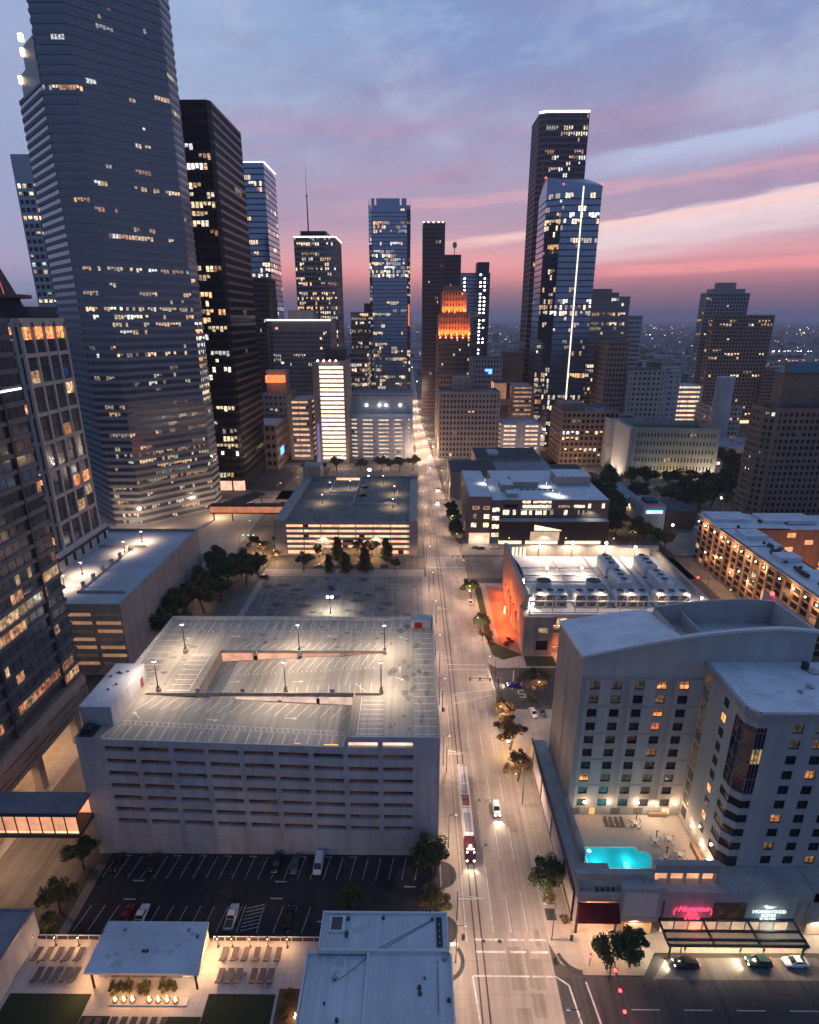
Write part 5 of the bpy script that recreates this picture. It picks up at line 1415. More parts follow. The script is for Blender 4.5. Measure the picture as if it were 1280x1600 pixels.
# glowing orange plaza beside it
for x,y,p in ((39.4,240,3000),(38.2,231,3000),(37.6,221,3000),(37.4,212,3000),(37.6,204,3400),(35.4,207,3000),(35.6,226,3000),(35.6,217,3000)):
    light(t, (x,y,3.2), p*.55, (1,.15,.03), 'POINT', 0, 0, .35)
light(t, (54,189,3), 700, (1,.22,.05), 'POINT', 0,0,.3)
mb = MB(); mb.box(40.7,233.8,6.5,41.1,234.5,8.6); mb.box(38.6,222,.2,39,222.4,3.4); mb.build('orange_lamp', M['e_orange'], t)

# ------------------------------------------------------------------ hotel
HX0, HX1, HY0, HY1 = 36.8, 86, 109.6, 130
t = HOT = thing('hotel', 'grey hotel with a curved sail roof, a right wing and a lit pool terrace', 'hotel', (62,108,0))
def htop(x):   # the curved roof line of the slab front
    s = (x-HX0)/(HX1-HX0); return 50.8+6.9*math.sin(min(1,s*1.12)*PI/2)-(.6*max(0,s-.85)/.15)
XS = [HX0+(HX1-HX0)*k/20 for k in range(21)]
# front wall with real window openings
WX = [(38.9+k*4.93, 41.0+k*4.93) for k in range(6)]
ZB = [9.6+k*3.62 for k in range(10)]
mb = MB()
def hq(x0,x1,z0,z1): mb.quad((x0,HY0,z0),(x1,HY0,z0),(x1,HY0,z1),(x0,HY0,z1))
XE = 66.0
px = HX0
for x0,x1 in WX:
    hq(px,x0,0,45.6)
    pz = 0
    for z in ZB: hq(x0,x1,pz,z); pz = z+2.05
    hq(x0,x1,pz,45.6); px = x1
hq(px,HX1,0,45.6)
mb.build('wall', M['conc_d'], t)
mb = MB()
for a, b in zip(XS, XS[1:]): mb.quad((a,HY0,45.6),(b,HY0,45.6),(b,HY0,htop(b)),(a,HY0,htop(a)))
mb.quad((HX1,HY0,0),(HX1,HY1,0),(HX1,HY1,htop(HX1)),(HX1,HY0,htop(HX1)))
mb.quad((HX1,HY1,0),(HX0,HY1,0),(HX0,HY1,47),(HX1,HY1,54))
mb.build('upper_wall', M['conc_h'], t)
mb = MB(); mb.quad((HX0,HY1,0),(HX0,HY0,0),(HX0,HY0,htop(HX0)),(HX0,HY1,48.0)); mb.box(HX0-.08,119.5,14,HX0-.002,119.9,45); mb.build('end_wall', M['conc_b'], t)
# pale stucco panels between the windows
stu = mat('pale_stucco', (.43,.415,.40), .85, .06, .2, streak=.08)
for k, (x0, x1) in enumerate(WX):
    xa = x1; xb = WX[k+1][0] if k < 5 else x1+1.3
    if k % 2 == 0:
        for p in range(5): mb = MB(); mb.box(xa+.12,HY0-.07,ZB[2*p]-.55,xb-.12,HY0-.003,ZB[2*p+1]+2.55); mb.build('stucco_panel', stu, t)
for k in range(3):
    x0 = WX[2*k][0]
    for p in range(5): mb = MB(); mb.box(x0-.9,HY0-.07,ZB[2*p]-.55,x0-.12,HY0-.003,ZB[2*p+1]+2.55); mb.build('stucco_panel', stu, t)
# roof: sloping sail, plant well at right
mb = MB(); XR = 57.4
xs = [x for x in XS if x < XR]+[XR]
for a, b in zip(xs, xs[1:]): mb.quad((a,HY0,htop(a)),(b,HY0,htop(b)),(b,HY1,htop(b)*.72+11.4),(a,HY1,htop(a)*.72+11.4))
mb.build('sail_roof', M['roof'], t)
mb = MB()
xs = [XR]+[x for x in XS if x > XR]
for a, b in zip(xs, xs[1:]):
    for y0, y1 in ((HY0,HY0+.9),(HY1-5.6,HY1-5)):
        za, zb = htop(a), htop(b)
        if y0 > HY0: za -= .8; zb -= .8
        mb.quad((a,y0,za),(b,y0,zb),(b,y1,zb),(a,y1,za))
    mb.quad((a,HY0+.9,htop(a)),(b,HY0+.9,htop(b)),(b,HY0+.9,50.5),(a,HY0+.9,50.5))
    mb.quad((a,HY1-5.6,50.5),(b,HY1-5.6,50.5),(b,HY1-5.6,htop(b)-.8),(a,HY1-5.6,htop(a)-.8))
    mb.quad((b,HY1-5,20),(a,HY1-5,20),(a,HY1-5,htop(a)-.8),(b,HY1-5,htop(b)-.8))
mb.quad((XR,HY0,47),(XR,HY1-5,47),(XR,HY1-5,htop(XR)-.8),(XR,HY0,htop(XR)))
mb.quad((HX1-.8,HY0,htop(HX1)),(HX1,HY0,htop(HX1)),(HX1,HY1-5,htop(HX1)-.8),(HX1-.8,HY1-5,htop(HX1)-.8)); mb.quad((HX1-.8,HY1-5,47),(HX1-.8,HY0,47),(HX1-.8,HY0,htop(HX1)),(HX1-.8,HY1-5,htop(HX1)-.8))
mb.quad((XR,HY0,50.5),(HX1,HY0,50.5),(HX1,HY1,50.5),(XR,HY1,50.5))
mb.box(63.5,HY0+1,47,63.8,HY1-6,54)
mb.build('roof_well', M['conc_h'], t)
mb = MB()
for a, b in zip(XS, XS[1:]): 
    mb.quad((a,HY0-.35,htop(a)-.5),(b,HY0-.35,htop(b)-.5),(b,HY0-.35,htop(b)+.12),(a,HY0-.35,htop(a)+.12)); mb.quad((a,HY0-.35,htop(a)+.12),(b,HY0-.35,htop(b)+.12),(b,HY0+.2,htop(b)+.12),(a,HY0+.2,htop(a)+.12))
mb.add([(HX0-.3,HY0-.3,50.2),(HX0+.1,HY0-.3,50.2),(HX0+.1,HY1,47.3),(HX0-.3,HY1,47.3),(HX0-.3,HY0-.3,50.95),(HX0+.1,HY0-.3,50.95),(HX0+.1,HY1,48.1),(HX0-.3,HY1,48.1)],[(4,5,6,7),(0,1,5,4),(1,2,6,5),(2,3,7,6),(3,0,4,7)])
mb.build('roof_edge', M['metal_w'], t)
mb = MB(); mb.ball((85.6,HY1-4,57.6),.5); mb.build('beacon', M['e_red'], t)
def hwin(name, x0, x1, z0, z1, y, lit, warmhalf, parent, axis='x', xpos=0):
    """window set back in the wall: frame with a pane as its sub-part"""
    q = MB()
    if axis == 'x':
        q.quad((x0,y,z0),(x0,y+.35,z0),(x0,y+.35,z1),(x0,y,z1)); q.quad((x1,y+.35,z0),(x1,y,z0),(x1,y,z1),(x1,y+.35,z1)); q.quad((x0,y,z0),(x1,y,z0),(x1,y+.35,z0),(x0,y+.35,z0)); q.quad((x0,y+.35,z1),(x1,y+.35,z1),(x1,y,z1),(x0,y,z1))
        xm = (x0+x1)/2; q.box(xm-.04,y+.22,z0,xm+.04,y+.33,z1); q.box(x0,y+.2,z0-.02,x1,y+.33,z0+.07)
    f = q.build(name, M['metal_d'], parent)
    q = MB()
    if lit:
        zm = z0+(z1-z0)*(.5 if warmhalf else 1)
        q.quad((x0,y+.34,z0),(x1,y+.34,z0),(x1,y+.34,zm),(x0,y+.34,zm),0,lit)
        if warmhalf: q.quad((x0,y+.34,zm),(x1,y+.34,zm),(x1,y+.34,z1),(x0,y+.34,z1),0,tuple(v*.25 for v in lit))
    else: q.quad((x0,y+.34,z0),(x1,y+.34,z0),(x1,y+.34,z1),(x0,y+.34,z1),0,(0,0,0))
    q.build('pane', M['g_house'], f)
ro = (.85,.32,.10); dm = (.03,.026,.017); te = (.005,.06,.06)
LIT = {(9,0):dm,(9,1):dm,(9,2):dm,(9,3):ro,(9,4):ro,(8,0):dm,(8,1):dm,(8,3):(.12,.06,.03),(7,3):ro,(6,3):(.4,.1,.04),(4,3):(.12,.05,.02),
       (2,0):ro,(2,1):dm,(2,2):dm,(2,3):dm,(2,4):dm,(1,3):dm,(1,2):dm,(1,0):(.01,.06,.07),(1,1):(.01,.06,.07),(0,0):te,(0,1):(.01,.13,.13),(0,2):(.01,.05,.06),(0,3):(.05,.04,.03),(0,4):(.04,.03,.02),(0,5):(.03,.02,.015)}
for r, z in enumerate(ZB):
    for k, (x0, x1) in enumerate(WX):
        c = LIT.get((r,k)); hwin('window', x0, x1, z, z+2.05, HY0, c, c is ro, t)
# right wing coming forward
VX0, VX1, VY0, VY1, VZ = 63.6, 112, 92, 109.6, 49.4
mb = MB()
cols = [(72.0,74.0),(76.6,78.6),(81.2,83.2),(85.8,87.8),(90.4,92.4),(95,97)]
ZW = [12.4+k*3.62 for k in range(10)]
px = VX0+3.6
def vq(x0,x1,z0,z1): mb.quad((x0,VY0,z0),(x1,VY0,z0),(x1,VY0,z1),(x0,VY0,z1))
corner = (VX0+.5,VX0+3.6)
for x0,x1 in cols:
    vq(px,x0,0,VZ); pz = 0
    for z in ZW: vq(x0,x1,pz,z); pz = z+2.05
    vq(x0,x1,pz,VZ); px = x1
vq(px,VX1,0,VZ)
# chamfered corner bay, then side wall
pz = 9.5
mb.quad((VX0,VY0+1.6,0),(VX0+1.6,VY0,0),(VX0+1.6,VY0,11.6),(VX0,VY0+1.6,11.6))
mb.quad((VX0,VY0+1.6,46.2),(VX0+1.6,VY0,46.2),(VX0+1.6,VY0,VZ),(VX0,VY0+1.6,VZ))
vq(VX0+1.6,VX0+3.6,0,11.6); vq(VX0+1.6,VX0+3.6,46.2,VZ)
mb.quad((VX0,VY1,0),(VX0,VY0+4.6,0),(VX0,VY0+4.6,VZ),(VX0,VY1,VZ)); mb.quad((VX0,VY0+4.6,0),(VX0,VY0+1.6,0),(VX0,VY0+1.6,11.6),(VX0,VY0+4.6,11.6)); mb.quad((VX0,VY0+4.6,46.2),(VX0,VY0+1.6,46.2),(VX0,VY0+1.6,VZ),(VX0,VY0+4.6,VZ))
for k, z in enumerate(ZW):
    if k < 9:
        for a, b in (((VX0,VY0+4.6),(VX0,VY0+1.6)),((VX0,VY0+1.6),(VX0+1.6,VY0)),((VX0+1.6,VY0),(VX0+3.6,VY0))):
            if k < 5: mb.quad((*a,z+1.9),(*b,z+1.9),(*b,z+3.6),(*a,z+3.6))
mb.build('wing_wall', M['conc_h'], t)
for k, z in enumerate(ZW):
    q = MB(); z1 = z+1.9 if k < 5 else z+3.55
    if k == 9: z1 = 46.2
    z0 = z-.8 if k == 0 else z
    for a, b in (((VX0+.15,VY0+4.6),(VX0+.15,VY0+1.7)),((VX0+.15,VY0+1.7),(VX0+1.7,VY0+.15)),((VX0+1.7,VY0+.15),(VX0+3.6,VY0+.15))):
        q.quad((*a,z0),(*b,z0),(*b,z1),(*a,z1),0,(.3,.2,.08) if k in (7,) and b[0] > VX0+2 else (0,0,0))
    q.build('corner_window', M['g_house'], t)
mb = MB()
for k in range(5,10):
    z = ZW[k]-.07
    for a, b in (((VX0+.05,VY0+4.6),(VX0+.05,VY0+1.65)),((VX0+.05,VY0+1.65),(VX0+1.65,VY0+.05)),((VX0+1.65,VY0+.05),(VX0+3.6,VY0+.05))):
        mb.tube((*a,z),(*b,z),.1,.1,4)
for p in ((VX0+.05,VY0+1.65),(VX0+1.65,VY0+.05),(VX0+2.3,VY0+.05),(VX0+3.0,VY0+.05),(VX0+.05,VY0+3.1)): mb.tube((*p,ZW[5]),(*p,46.2),.08,.08,4)
mb.build('bay_mullion', M['metal'], t)
mb = MB()
for a,b in (((VX0-.5,VY1),(VX0-.5,VY0+1.4)),((VX0-.5,VY0+1.4),(VX0+1.4,VY0-.5)),((VX0+1.4,VY0-.5),(VX1,VY0-.5))):
    d = Vector((b[0]-a[0],b[1]-a[1])).normalized(); n = (-d.y*.7,d.x*.7)
    mb.add([(*a,VZ-1.2),(*b,VZ-1.2),(*b,VZ+.3),(*a,VZ+.3),(a[0]+n[0],a[1]+n[1],VZ+.3),(b[0]+n[0],b[1]+n[1],VZ+.3),(a[0]+n[0],a[1]+n[1],VZ-1.2),(b[0]+n[0],b[1]+n[1],VZ-1.2)],[(0,1,2,3),(3,2,5,4),(6,7,1,0)])
mb.build('cornice', M['conc_d'], t)
mb = MB(); mb.add([(x,y,VZ-.1) for x,y in ((VX0+.1,VY1),(VX0+.1,VY0+1.6),(VX0+1.6,VY0+.1),(VX1,VY0+.1),(VX1,VY1))],[(0,1,2,3,4)]); mb.build('wing_roof', M['roof'], t)
dirt(t,'roof_stain',VX0+2,VY0+2,VX1-4,VY1-1,VZ-.09,30,4,'grime',1.8)
for x,y,s in ((84,106,1.2),(85.5,103,.7),(77,99,.5),(80,100.6,.7),(88,101,.8)):
    q = MB(); q.tube((x,y,VZ-.1),(x,y,VZ+.25),s,s,12); q.build('roof_vent', M['metal'], t)
part_box(t, 'roof_unit', 'metal_d', 82.4,106.5,VZ-.1,83.4,107.5,VZ+1.6)
rg = random.Random(44)
for r, z in enumerate(ZW):
    for k, (x0, x1) in enumerate(cols):
        c = {(9,0):dm,(8,0):dm,(8,1):(.12,.06,.02),(6,1):(.4,.15,.05),(3,0):(.5,.18,.06),(9,1):dm,(1,0):(.12,.06,.02),(0,2):(.15,.07,.03)}.get((r,k))
        hwin('window', x0, x1, z, z+2.05, VY0, c, False, t)
for r, z in enumerate(ZW):
    q = MB(); q.box(VX0-.06,99.2,z,VX0-.005,100.9,z+2); f = q.build('side_window', M['metal_d'], t)
    q = MB(); q.quad((VX0-.08,100.8,z+.1),(VX0-.08,99.3,z+.1),(VX0-.08,99.3,z+1.9),(VX0-.08,100.8,z+1.9),0,{8:(1.1,.42,.12),3:(.9,.34,.12),1:(.9,.4,.2)}.get(r) or (0,0,0)); q.build('pane', M['g_house'], f)
for r in range(11):
    z = 8.5+r*3.62; q = MB(); q.quad((VX0-.03,108.9,z),(VX0-.03,106.6,z),(VX0-.03,106.6,z+2.8),(VX0-.03,108.9,z+2.8),0,(.05,.03,.012) if r%3 else (.02,.015,.01)); q.build('stair_window', M['g_house'], t)
mb = MB(); [mb.box(VX0+5+k*5.6,VY0-.06,8.2,VX0+7+k*5.6,VY0-.005,9.4) for k in range(6)]; mb.build('low_window', M['g_house'], t)
# podium
PY0 = 86.0; PDX0 = 32.8
mb = MB()
mb.box(PDX0,96,0,36.75,133,9.0); mb.box(PDX0+.05,88.5,0,36.6,96,9.4)
mb.box(36.75,94.6,0,63.55,109.55,6.9)
mb.box(41.6,PY0,3.4,50,88.0,12.6); mb.box(41.6,88.0,3.4,50,94.5,7.0)                      # block with pale square panel
mb.box(50,PY0,9.2,90,91.9,11.6); mb.box(50,PY0+.6,3.0,90,91.9,9.2)
mb.box(80,PY0,0,112,91.9,11.8)
mb.box(33.3,PY0+.3,8.6,41.6,94.5,9.3)                  # floor of the corner balcony
mb.box(33.3,88.0,12.2,48.4,89.2,13.9); mb.box(46.4,87.6,9.3,48.5,89.6,13.6); mb.box(33.3,93.2,6.9,63.5,94.55,7.6)
mb.box(33.3,89.2,9.3,33.9,94.5,11.8)
mb.box(36.0,94.55,6.9,36.7,109.5,12.4)
mb.build('podium', M['conc_d'], t)
mb = MB(); mb.box(48.5,88.0,14.3,61.6,89.2,16.4); mb.box(48.4,88.0,9.3,61.2,88.4,10.3)
for k in range(5): mb.box(48.4+k*3.2-.05,88.1,10.2,48.4+k*3.2+.25,88.9,14.35)
mb.build('parapet_frame', M['conc_d'], t)
mb = MB(); mb.box(33.1,PY0+.2,9.3,41.6,PY0+.6,10.9); mb.box(33.1,PY0+.6,9.3,33.5,93.9,11.6); mb.build('balcony_wall', M['conc_d'], t)
mb = MB(); mb.quad((48.5,89.1,10.3),(61,89.1,10.3),(61,89.1,14.2),(48.5,89.1,14.2),0,(.75,.36,.2)); mb.build('lit_parapet', M['g_int'], t)
mb = MB(); mb.box(42.3,PY0-.12,5.2,49.0,PY0-.004,11.4); mb.box(82,PY0-.12,5.2,92,PY0-.004,11.4); mb.build('pale_panel', M['panel'], t)
mb = MB()
for a, b in ((128.5,119),(118,107.5),(106.5,96)): mb.box(PDX0-.14,b,3.0,PDX0-.004,a,9.0)
mb.build('side_panel', M['panel'], t)
mb = MB(); mb.box(PDX0-.22,88.4,9.0,PDX0+.3,133,9.7); mb.box(PDX0-.2,88.4,2.3,PDX0,133,2.95)
for y in (129,118.5,107,95.5): mb.box(PDX0-.24,y-.45,2.3,PDX0+.1,y+.45,9.6)
mb.build('red_brown_frame', M['mauve'], t)
mb = MB(); mb.box(PDX0-.02,88.5,0,PDX0+.5,95.6,9.0); mb.build('side_stair_wall', M['lime'], t)
mb = MB(); mb.add([(33.4,PY0,8.5),(41.4,PY0,8.5),(41.6,PY0-1.6,5.0),(33.0,PY0-1.6,5.0),(33.4,PY0+.3,8.3),(41.4,PY0+.3,8.3),(41.6,PY0-1.3,4.9),(33.0,PY0-1.3,4.9)],[(3,2,1,0),(4,5,6,7),(0,1,5,4),(2,3,7,6),(1,2,6,5),(3,0,4,7)]); mb.build('awning', M['awning'], t)
mb = MB()
mb.quad((33.6,90,0.2),(41.4,90,0.2),(41.4,90,7),(33.6,90,7),0,(.55,.20,.10)); mb.build('lit_entrance', M['g_int'], t)
mb = MB()
for k in range(7): mb.box(34.4+k*1.0,86.6,4.2,34.52+k*1.0,86.72,6.4)
mb.box(34.2,86.55,6.3,41,86.75,6.5); mb.box(34.2,86.55,4.2,41,86.75,4.4); mb.box(33.2,86,0,33.6,86.4,8.4); mb.box(41.2,86,0,41.6,86.4,3.4)
mb.build('entrance_frame', M['metal_d'], t)
light(t, (37.4,88,6.4), 1900, (1,.36,.2), 'SPOT', 150, .6, .3); light(t, (37.4,84.2,4.6), 1400, WARM, 'SPOT', 160, .6, .3)
# sign wall, red and white lettering
part_box(t, 'sign_wall', 'conc_d', 50.6,PY0-.0,3.6,76.8,PY0+.6-.01,9.2)
mb = MB(); mb.quad((60.4,PY0-.06,3.8),(67,PY0-.06,3.8),(67,PY0-.06,9.0),(60.4,PY0-.06,9.0))
mm = bpy.data.materials.new('mosaic'); tt, NN, LL = nt(mm)
o_ = NN.new('ShaderNodeOutputMaterial'); p_ = NN.new('ShaderNodeBsdfPrincipled'); v_ = NN.new('ShaderNodeTexVoronoi'); v_.inputs['Scale'].default_value = .55; g_ = NN.new('ShaderNodeNewGeometry')
cr = NN.new('ShaderNodeValToRGB'); e_ = cr.color_ramp.elements; e_[0].color = (.03,.05,.09,1); e_[1].color = (.22,.14,.05,1); e_.new(.5).color = (.10,.06,.03,1)
LL.new(g_.outputs['Position'], v_.inputs['Vector']); LL.new(v_.outputs['Color'], cr.inputs[0]); LL.new(cr.outputs[0], p_.inputs['Base Color']); LL.new(p_.outputs[0], o_.inputs[0])
mb.build('mosaic_panel', mm, t)
def lettering(txt, x, y, z, size, m, shear, parent, name, sx=1.0):
    cu = bpy.data.curves.new(name, 'FONT'); cu.body = txt; cu.size = size; cu.align_x = 'CENTER'; cu.shear = shear; cu.extrude = .06; cu.offset = size*.012; cu.resolution_u = 3
    o = bpy.data.objects.new(name+'_curve', cu); COL.objects.link(o)
    dg = bpy.context.evaluated_depsgraph_get(); me = bpy.data.meshes.new_from_object(o.evaluated_get(dg))
    bpy.data.objects.remove(o); bpy.data.curves.remove(cu)
    me.name = name; me.transform(Matrix.Translation((x,y,z)) @ Matrix.Rotation(PI/2,4,'X') @ Matrix.Diagonal((sx,1,1,1)))
    w = WL[parent.name]; me.transform(Matrix.Translation((-w[0],-w[1],-w[2])))
    me.materials.clear(); me.materials.append(m)
    q = bpy.data.objects.new(name, me); COL.objects.link(q); q.parent = parent; return q
ht = thing('red_hotel_sign', 'red glowing script sign reading Hampton Inn on the hotel front', 'sign', (56.3,PY0-.2,6))
lettering('Hampton', 56.3, PY0-.25, 6.9, 1.75, M['e_sign_red'], .35, ht, 'lettering', .92)
lettering('Inn', 56.1, PY0-.25, 5.6, 1.7, M['e_sign_red'], .35, ht, 'lettering')
lettering('& SUITES', 56.4, PY0-.25, 4.7, .8, M['e_sign_red'], 0, ht, 'lettering')
q = MB()
for s in (-1,1):
    for k in range(6):
        a0 = k/6*2.4; a1 = (k+1)/6*2.4
        q.tube((56.3+s*(3.2+.6*math.sin(a0)),PY0-.25,6.8+1.0*math.cos(a0+.4)),(56.3+s*(3.2+.6*math.sin(a1)),PY0-.25,6.8+1.0*math.cos(a1+.4)),.08,.08,5)
q.build('flourish', M['e_sign_red'], ht)
hs = thing('white_hotel_sign', 'cool white glowing sign reading Homewood Suites under a bird emblem on the hotel front', 'sign', (71.6,PY0-.2,6))
lettering('HOMEWOOD', 71.6, PY0-.25, 6.5, 1.1, M['e_sign_white'], 0, hs, 'lettering', .98)
lettering('SUITES', 71.6, PY0-.25, 5.45, 1.0, M['e_sign_white'], 0, hs, 'lettering')
lettering('BY HILTON', 71.6, PY0-.25, 4.7, .62, M['e_sign_white'], 0, hs, 'lettering')
q = MB(); 
def disc(cx,cz,rx,rz,n=14): q.add([(cx+rx*math.cos(2*PI*k/n),PY0-.25,cz+rz*math.sin(2*PI*k/n)) for k in range(n)],[tuple(range(n))])
disc(71.4,8.0,.95,.32); disc(70.75,8.35,.32,.28); q.add([(72.0,PY0-.25,7.9),(73.0,PY0-.25,8.3),(72.2,PY0-.25,8.2)],[(0,1,2)]); q.add([(70.5,PY0-.25,8.4),(70.0,PY0-.25,8.25),(70.5,PY0-.25,8.2)],[(0,1,2)]); q.build('bird_emblem', M['e_sign_white'], hs)
light(ht, (56.3,PY0-1.6,5.5), 260, (1,.05,.09), 'POINT', 0, 0, .8); light(hs, (71.6,PY0-1.6,6), 200, (.7,.95,1), 'POINT', 0, 0, .8)
# entrance canopy
mb = MB(); 
for y,z in ((PY0-.1,4.2),(83.6,4.1),(81.9,4.05),(80.8,4.0)): mb.box(49.8,y-.14,z,77,y+.14,z+.5)
for x in (49.9,58.8,67.8,76.9): mb.box(x-.16,80.8,3.75,x+.16,PY0,4.3)
for x in (50.4,76.4): mb.tube((x,81.2,0),(x,81.2,4),.2,.2,8)
mb.build('canopy_frame', mat('green_metal',(.02,.045,.04),.4,.1,1,spec=.5), t)
mb = MB(); mb.quad((50,80.9,4.0),(76.8,80.9,4.0),(76.8,85.9,4.2),(50,85.9,4.2))
cg = bpy.data.materials.new('canopy_glass'); tt, NN, LL = nt(cg); o_ = NN.new('ShaderNodeOutputMaterial'); p_ = NN.new('ShaderNodeBsdfPrincipled')
p_.inputs['Base Color'].default_value = (.75,.72,.6,1); p_.inputs['Roughness'].default_value = .12; p_.inputs['Transmission Weight'].default_value = .75; p_.inputs['IOR'].default_value = 1.05; LL.new(p_.outputs[0],o_.inputs[0])
mb.build('canopy_glass', cg, t)
mb = MB(); rg = random.Random(3)
for k in range(9):
    c = [(.62,.42,.26),(.5,.33,.2),(.75,.5,.3)][k%3]
    mb.quad((50.6+k*2.9,PY0+.3,.3),(53.2+k*2.9,PY0+.3,.3),(53.2+k*2.9,PY0+.3,3.3),(50.6+k*2.9,PY0+.3,3.3),0,c)
mb.build('lobby_window', M['g_int'], t)
for x in (52.5,56.5,60.5,64,67.5,71.5,75): light(t, (x,82.4,3.7), 800, (1,.74,.5), 'SPOT', 160, .6, .2)
for x in (45,82,90,98): light(t, (x,85,4), 1100, (1,.78,.56), 'SPOT', 160, .6, .2)
mb = MB(); mb.box(43,PY0-.02,.3,48.6,PY0-.001,3.2,0,(.5,.22,.07)); mb.box(80.5,PY0-.02,.5,100,PY0-.001,3.0,0,(.5,.33,.2)); mb.build('shop_window', M['g_int'], t)
# pool terrace
mb = MB(); mb.add([(x,y,7.0) for x,y in ((36.7,94.6),(63.5,94.6),(63.5,109.5),(36.7,109.5))],[(0,1,2,3)])
mb.build('pool_deck', M['tile_pool'], t)
pool = [(38.2,95.0),(51.4,95.0),(52.8,98.2),(52.0,99.3),(50.2,99.3),(50.2,100.4),(38.0,100.3)]
pt = thing('swimming_pool', 'turquoise lit swimming pool with a stepped right end on the hotel terrace', 'pool', (44,97,7))
mb = MB(); mb.add([(x,y,7.06) for x,y in pool],[tuple(range(len(pool)))])
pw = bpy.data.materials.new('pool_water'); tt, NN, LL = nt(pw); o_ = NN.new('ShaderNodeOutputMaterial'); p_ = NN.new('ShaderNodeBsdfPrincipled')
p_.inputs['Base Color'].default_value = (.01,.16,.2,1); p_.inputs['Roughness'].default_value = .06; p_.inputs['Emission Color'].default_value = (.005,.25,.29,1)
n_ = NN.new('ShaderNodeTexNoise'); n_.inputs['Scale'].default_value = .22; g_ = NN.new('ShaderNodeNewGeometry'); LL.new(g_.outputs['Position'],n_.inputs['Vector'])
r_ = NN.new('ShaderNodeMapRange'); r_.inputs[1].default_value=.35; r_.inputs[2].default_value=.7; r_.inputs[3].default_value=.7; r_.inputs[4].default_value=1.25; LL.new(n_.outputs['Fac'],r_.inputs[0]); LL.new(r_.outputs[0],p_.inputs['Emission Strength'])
n2_ = NN.new('ShaderNodeTexNoise'); n2_.inputs['Scale'].default_value = 2.2; LL.new(g_.outputs['Position'],n2_.inputs['Vector']); b_ = NN.new('ShaderNodeBump'); b_.inputs['Strength'].default_value=.25; LL.new(n2_.outputs['Fac'],b_.inputs['Height']); LL.new(b_.outputs[0],p_.inputs['Normal']); LL.new(p_.outputs[0],o_.inputs[0])
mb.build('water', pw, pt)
mb = MB()
for a_, b_c in zip(pool, pool[1:]+pool[:1]):
    d_ = Vector(b_c)-Vector(a_); m_ = (Vector(a_)+Vector(b_c))/2; mb.obb((m_.x,m_.y,7.05), d_.length/2+.15, .17, .05, math.atan2(d_.y,d_.x))
mb.build('coping', M['metal_w'], pt)
mb = MB(); mb.ball((39.3,99.4,7.0),.5,sz=.3); mb.ball((39.6,94.6,7.0),.5,sz=.3); mb.build('pool_lamp', emat('pool_lamp',(.6,1,1),5,False), pt)
light(pt, (40,96,8.2), 500, (.2,.9,1), 'POINT', 0, 0, .8); light(pt, (47,97,8.2), 400, (.2,.9,1), 'POINT', 0, 0, .8)
mb = MB()
WLMP = [(40.6,109.2,11),(46.4,109.2,11),(53.2,109.2,11),(62,108.9,11),(63.3,103,10.6),(63.3,98.4,10.4),(63.3,94.9,10.2)]
for p in WLMP: mb.ball(p,.34)
mb.build('wall_lamp', M['e_warm'], t)
for x,y,z in WLMP: light(t, (x-(1.2 if x > 63 else 0),y-(1.2 if x < 63 else 0),z-.1), 230, (1,.62,.36), 'POINT', 0, 0, .3)
light(t, (57,108,12), 1100, (1,.8,.58), 'SPOT', 150, .8, .4)
mb = MB()
for x0,x1,c in ((37.6,39.8,(.03,.02,.02)),(42.1,43.4,(1.0,.36,.1)),(47.2,49.4,(.02,.02,.02)),(52.6,54.8,(.05,.04,.03)),(59.4,61.2,(1.0,.62,.34))): mb.quad((x0,HY0-.03,7.1),(x1,HY0-.03,7.1),(x1,HY0-.03,9.1),(x0,HY0-.03,9.1),0,c)
mb.build('ground_floor_door', M['g_int'], t)
mb = MB(); mb.box(56.2,108.8,7,60.6,109.4,8.0); mb.box(62.4,96,7,63.4,101,8.2); mb.build('planter', M['tan'], t)

# ------------------------------------------------------------------ foreground roofs and terrace
seam = slabmat('seamed_roof', (.55,.57,.59), 2.1, 60, .12, .88, .14)
t = thing('white_roof_building', 'low building with stepped white flat roofs, cables and vents, bottom centre of the photo', 'building', (-6,68,0))
part_box(t, 'wall', 'conc', -17,73.8,0,6.4,80.6,12.3); part_box(t, 'wall', 'conc', -18.9,50,0,-8.0,73.8,11.2); part_box(t, 'wall', 'conc', -8.0,50,0,6.8,73.8,11.9)
mb = MB(); mb.box(-16.8,74,12.3,6.2,80.4,12.45); mb.build('upper_roof', seam, t)
mb = MB(); mb.box(-18.7,50,11.2,-8.1,73.6,11.35); mb.build('left_roof', seam, t)
mb = MB(); mb.box(-7.8,50,11.9,6.6,73.5,12.05); mb.build('right_roof', seam, t)
mb = MB()
for b in ((-17.1,80.35,12.3,6.5,80.7,12.9),(-17.1,73.7,12.3,-16.8,80.35,12.8),(6.15,73.7,12.3,6.5,80.35,12.8),(-17.1,73.5,11.9,6.5,73.85,12.8),(-8.15,50,11.3,-7.8,73.5,12.5),(6.55,50,11.9,6.9,73.5,12.5),(-19.1,50,11.2,-18.75,73.9,11.9),(-19.1,73.6,11.2,-17.1,73.95,11.9)): mb.box(*b)
mb.build('parapet', M['metal_w'], t)
mb = MB(); mb.box(-15.6,76.8,12.46,-12.6,79.8,12.9); mb.build('skylight_curb', M['metal_w'], t); mb = MB(); mb.box(-15.2,77.1,12.9,-13.2,79.5,12.95); mb.build('skylight', M['g_house'], t)
mb = MB(); mb.box(4.3,74.4,12.46,5.4,79.8,12.7); mb.build('roof_trench', M['g_dark'], t)
mb = MB(); [mb.ball((4.85,75+k*1.1,12.75),.13) for k in range(4)]; mb.build('trench_lamp', M['metal_w'], t)
rg = random.Random(12)
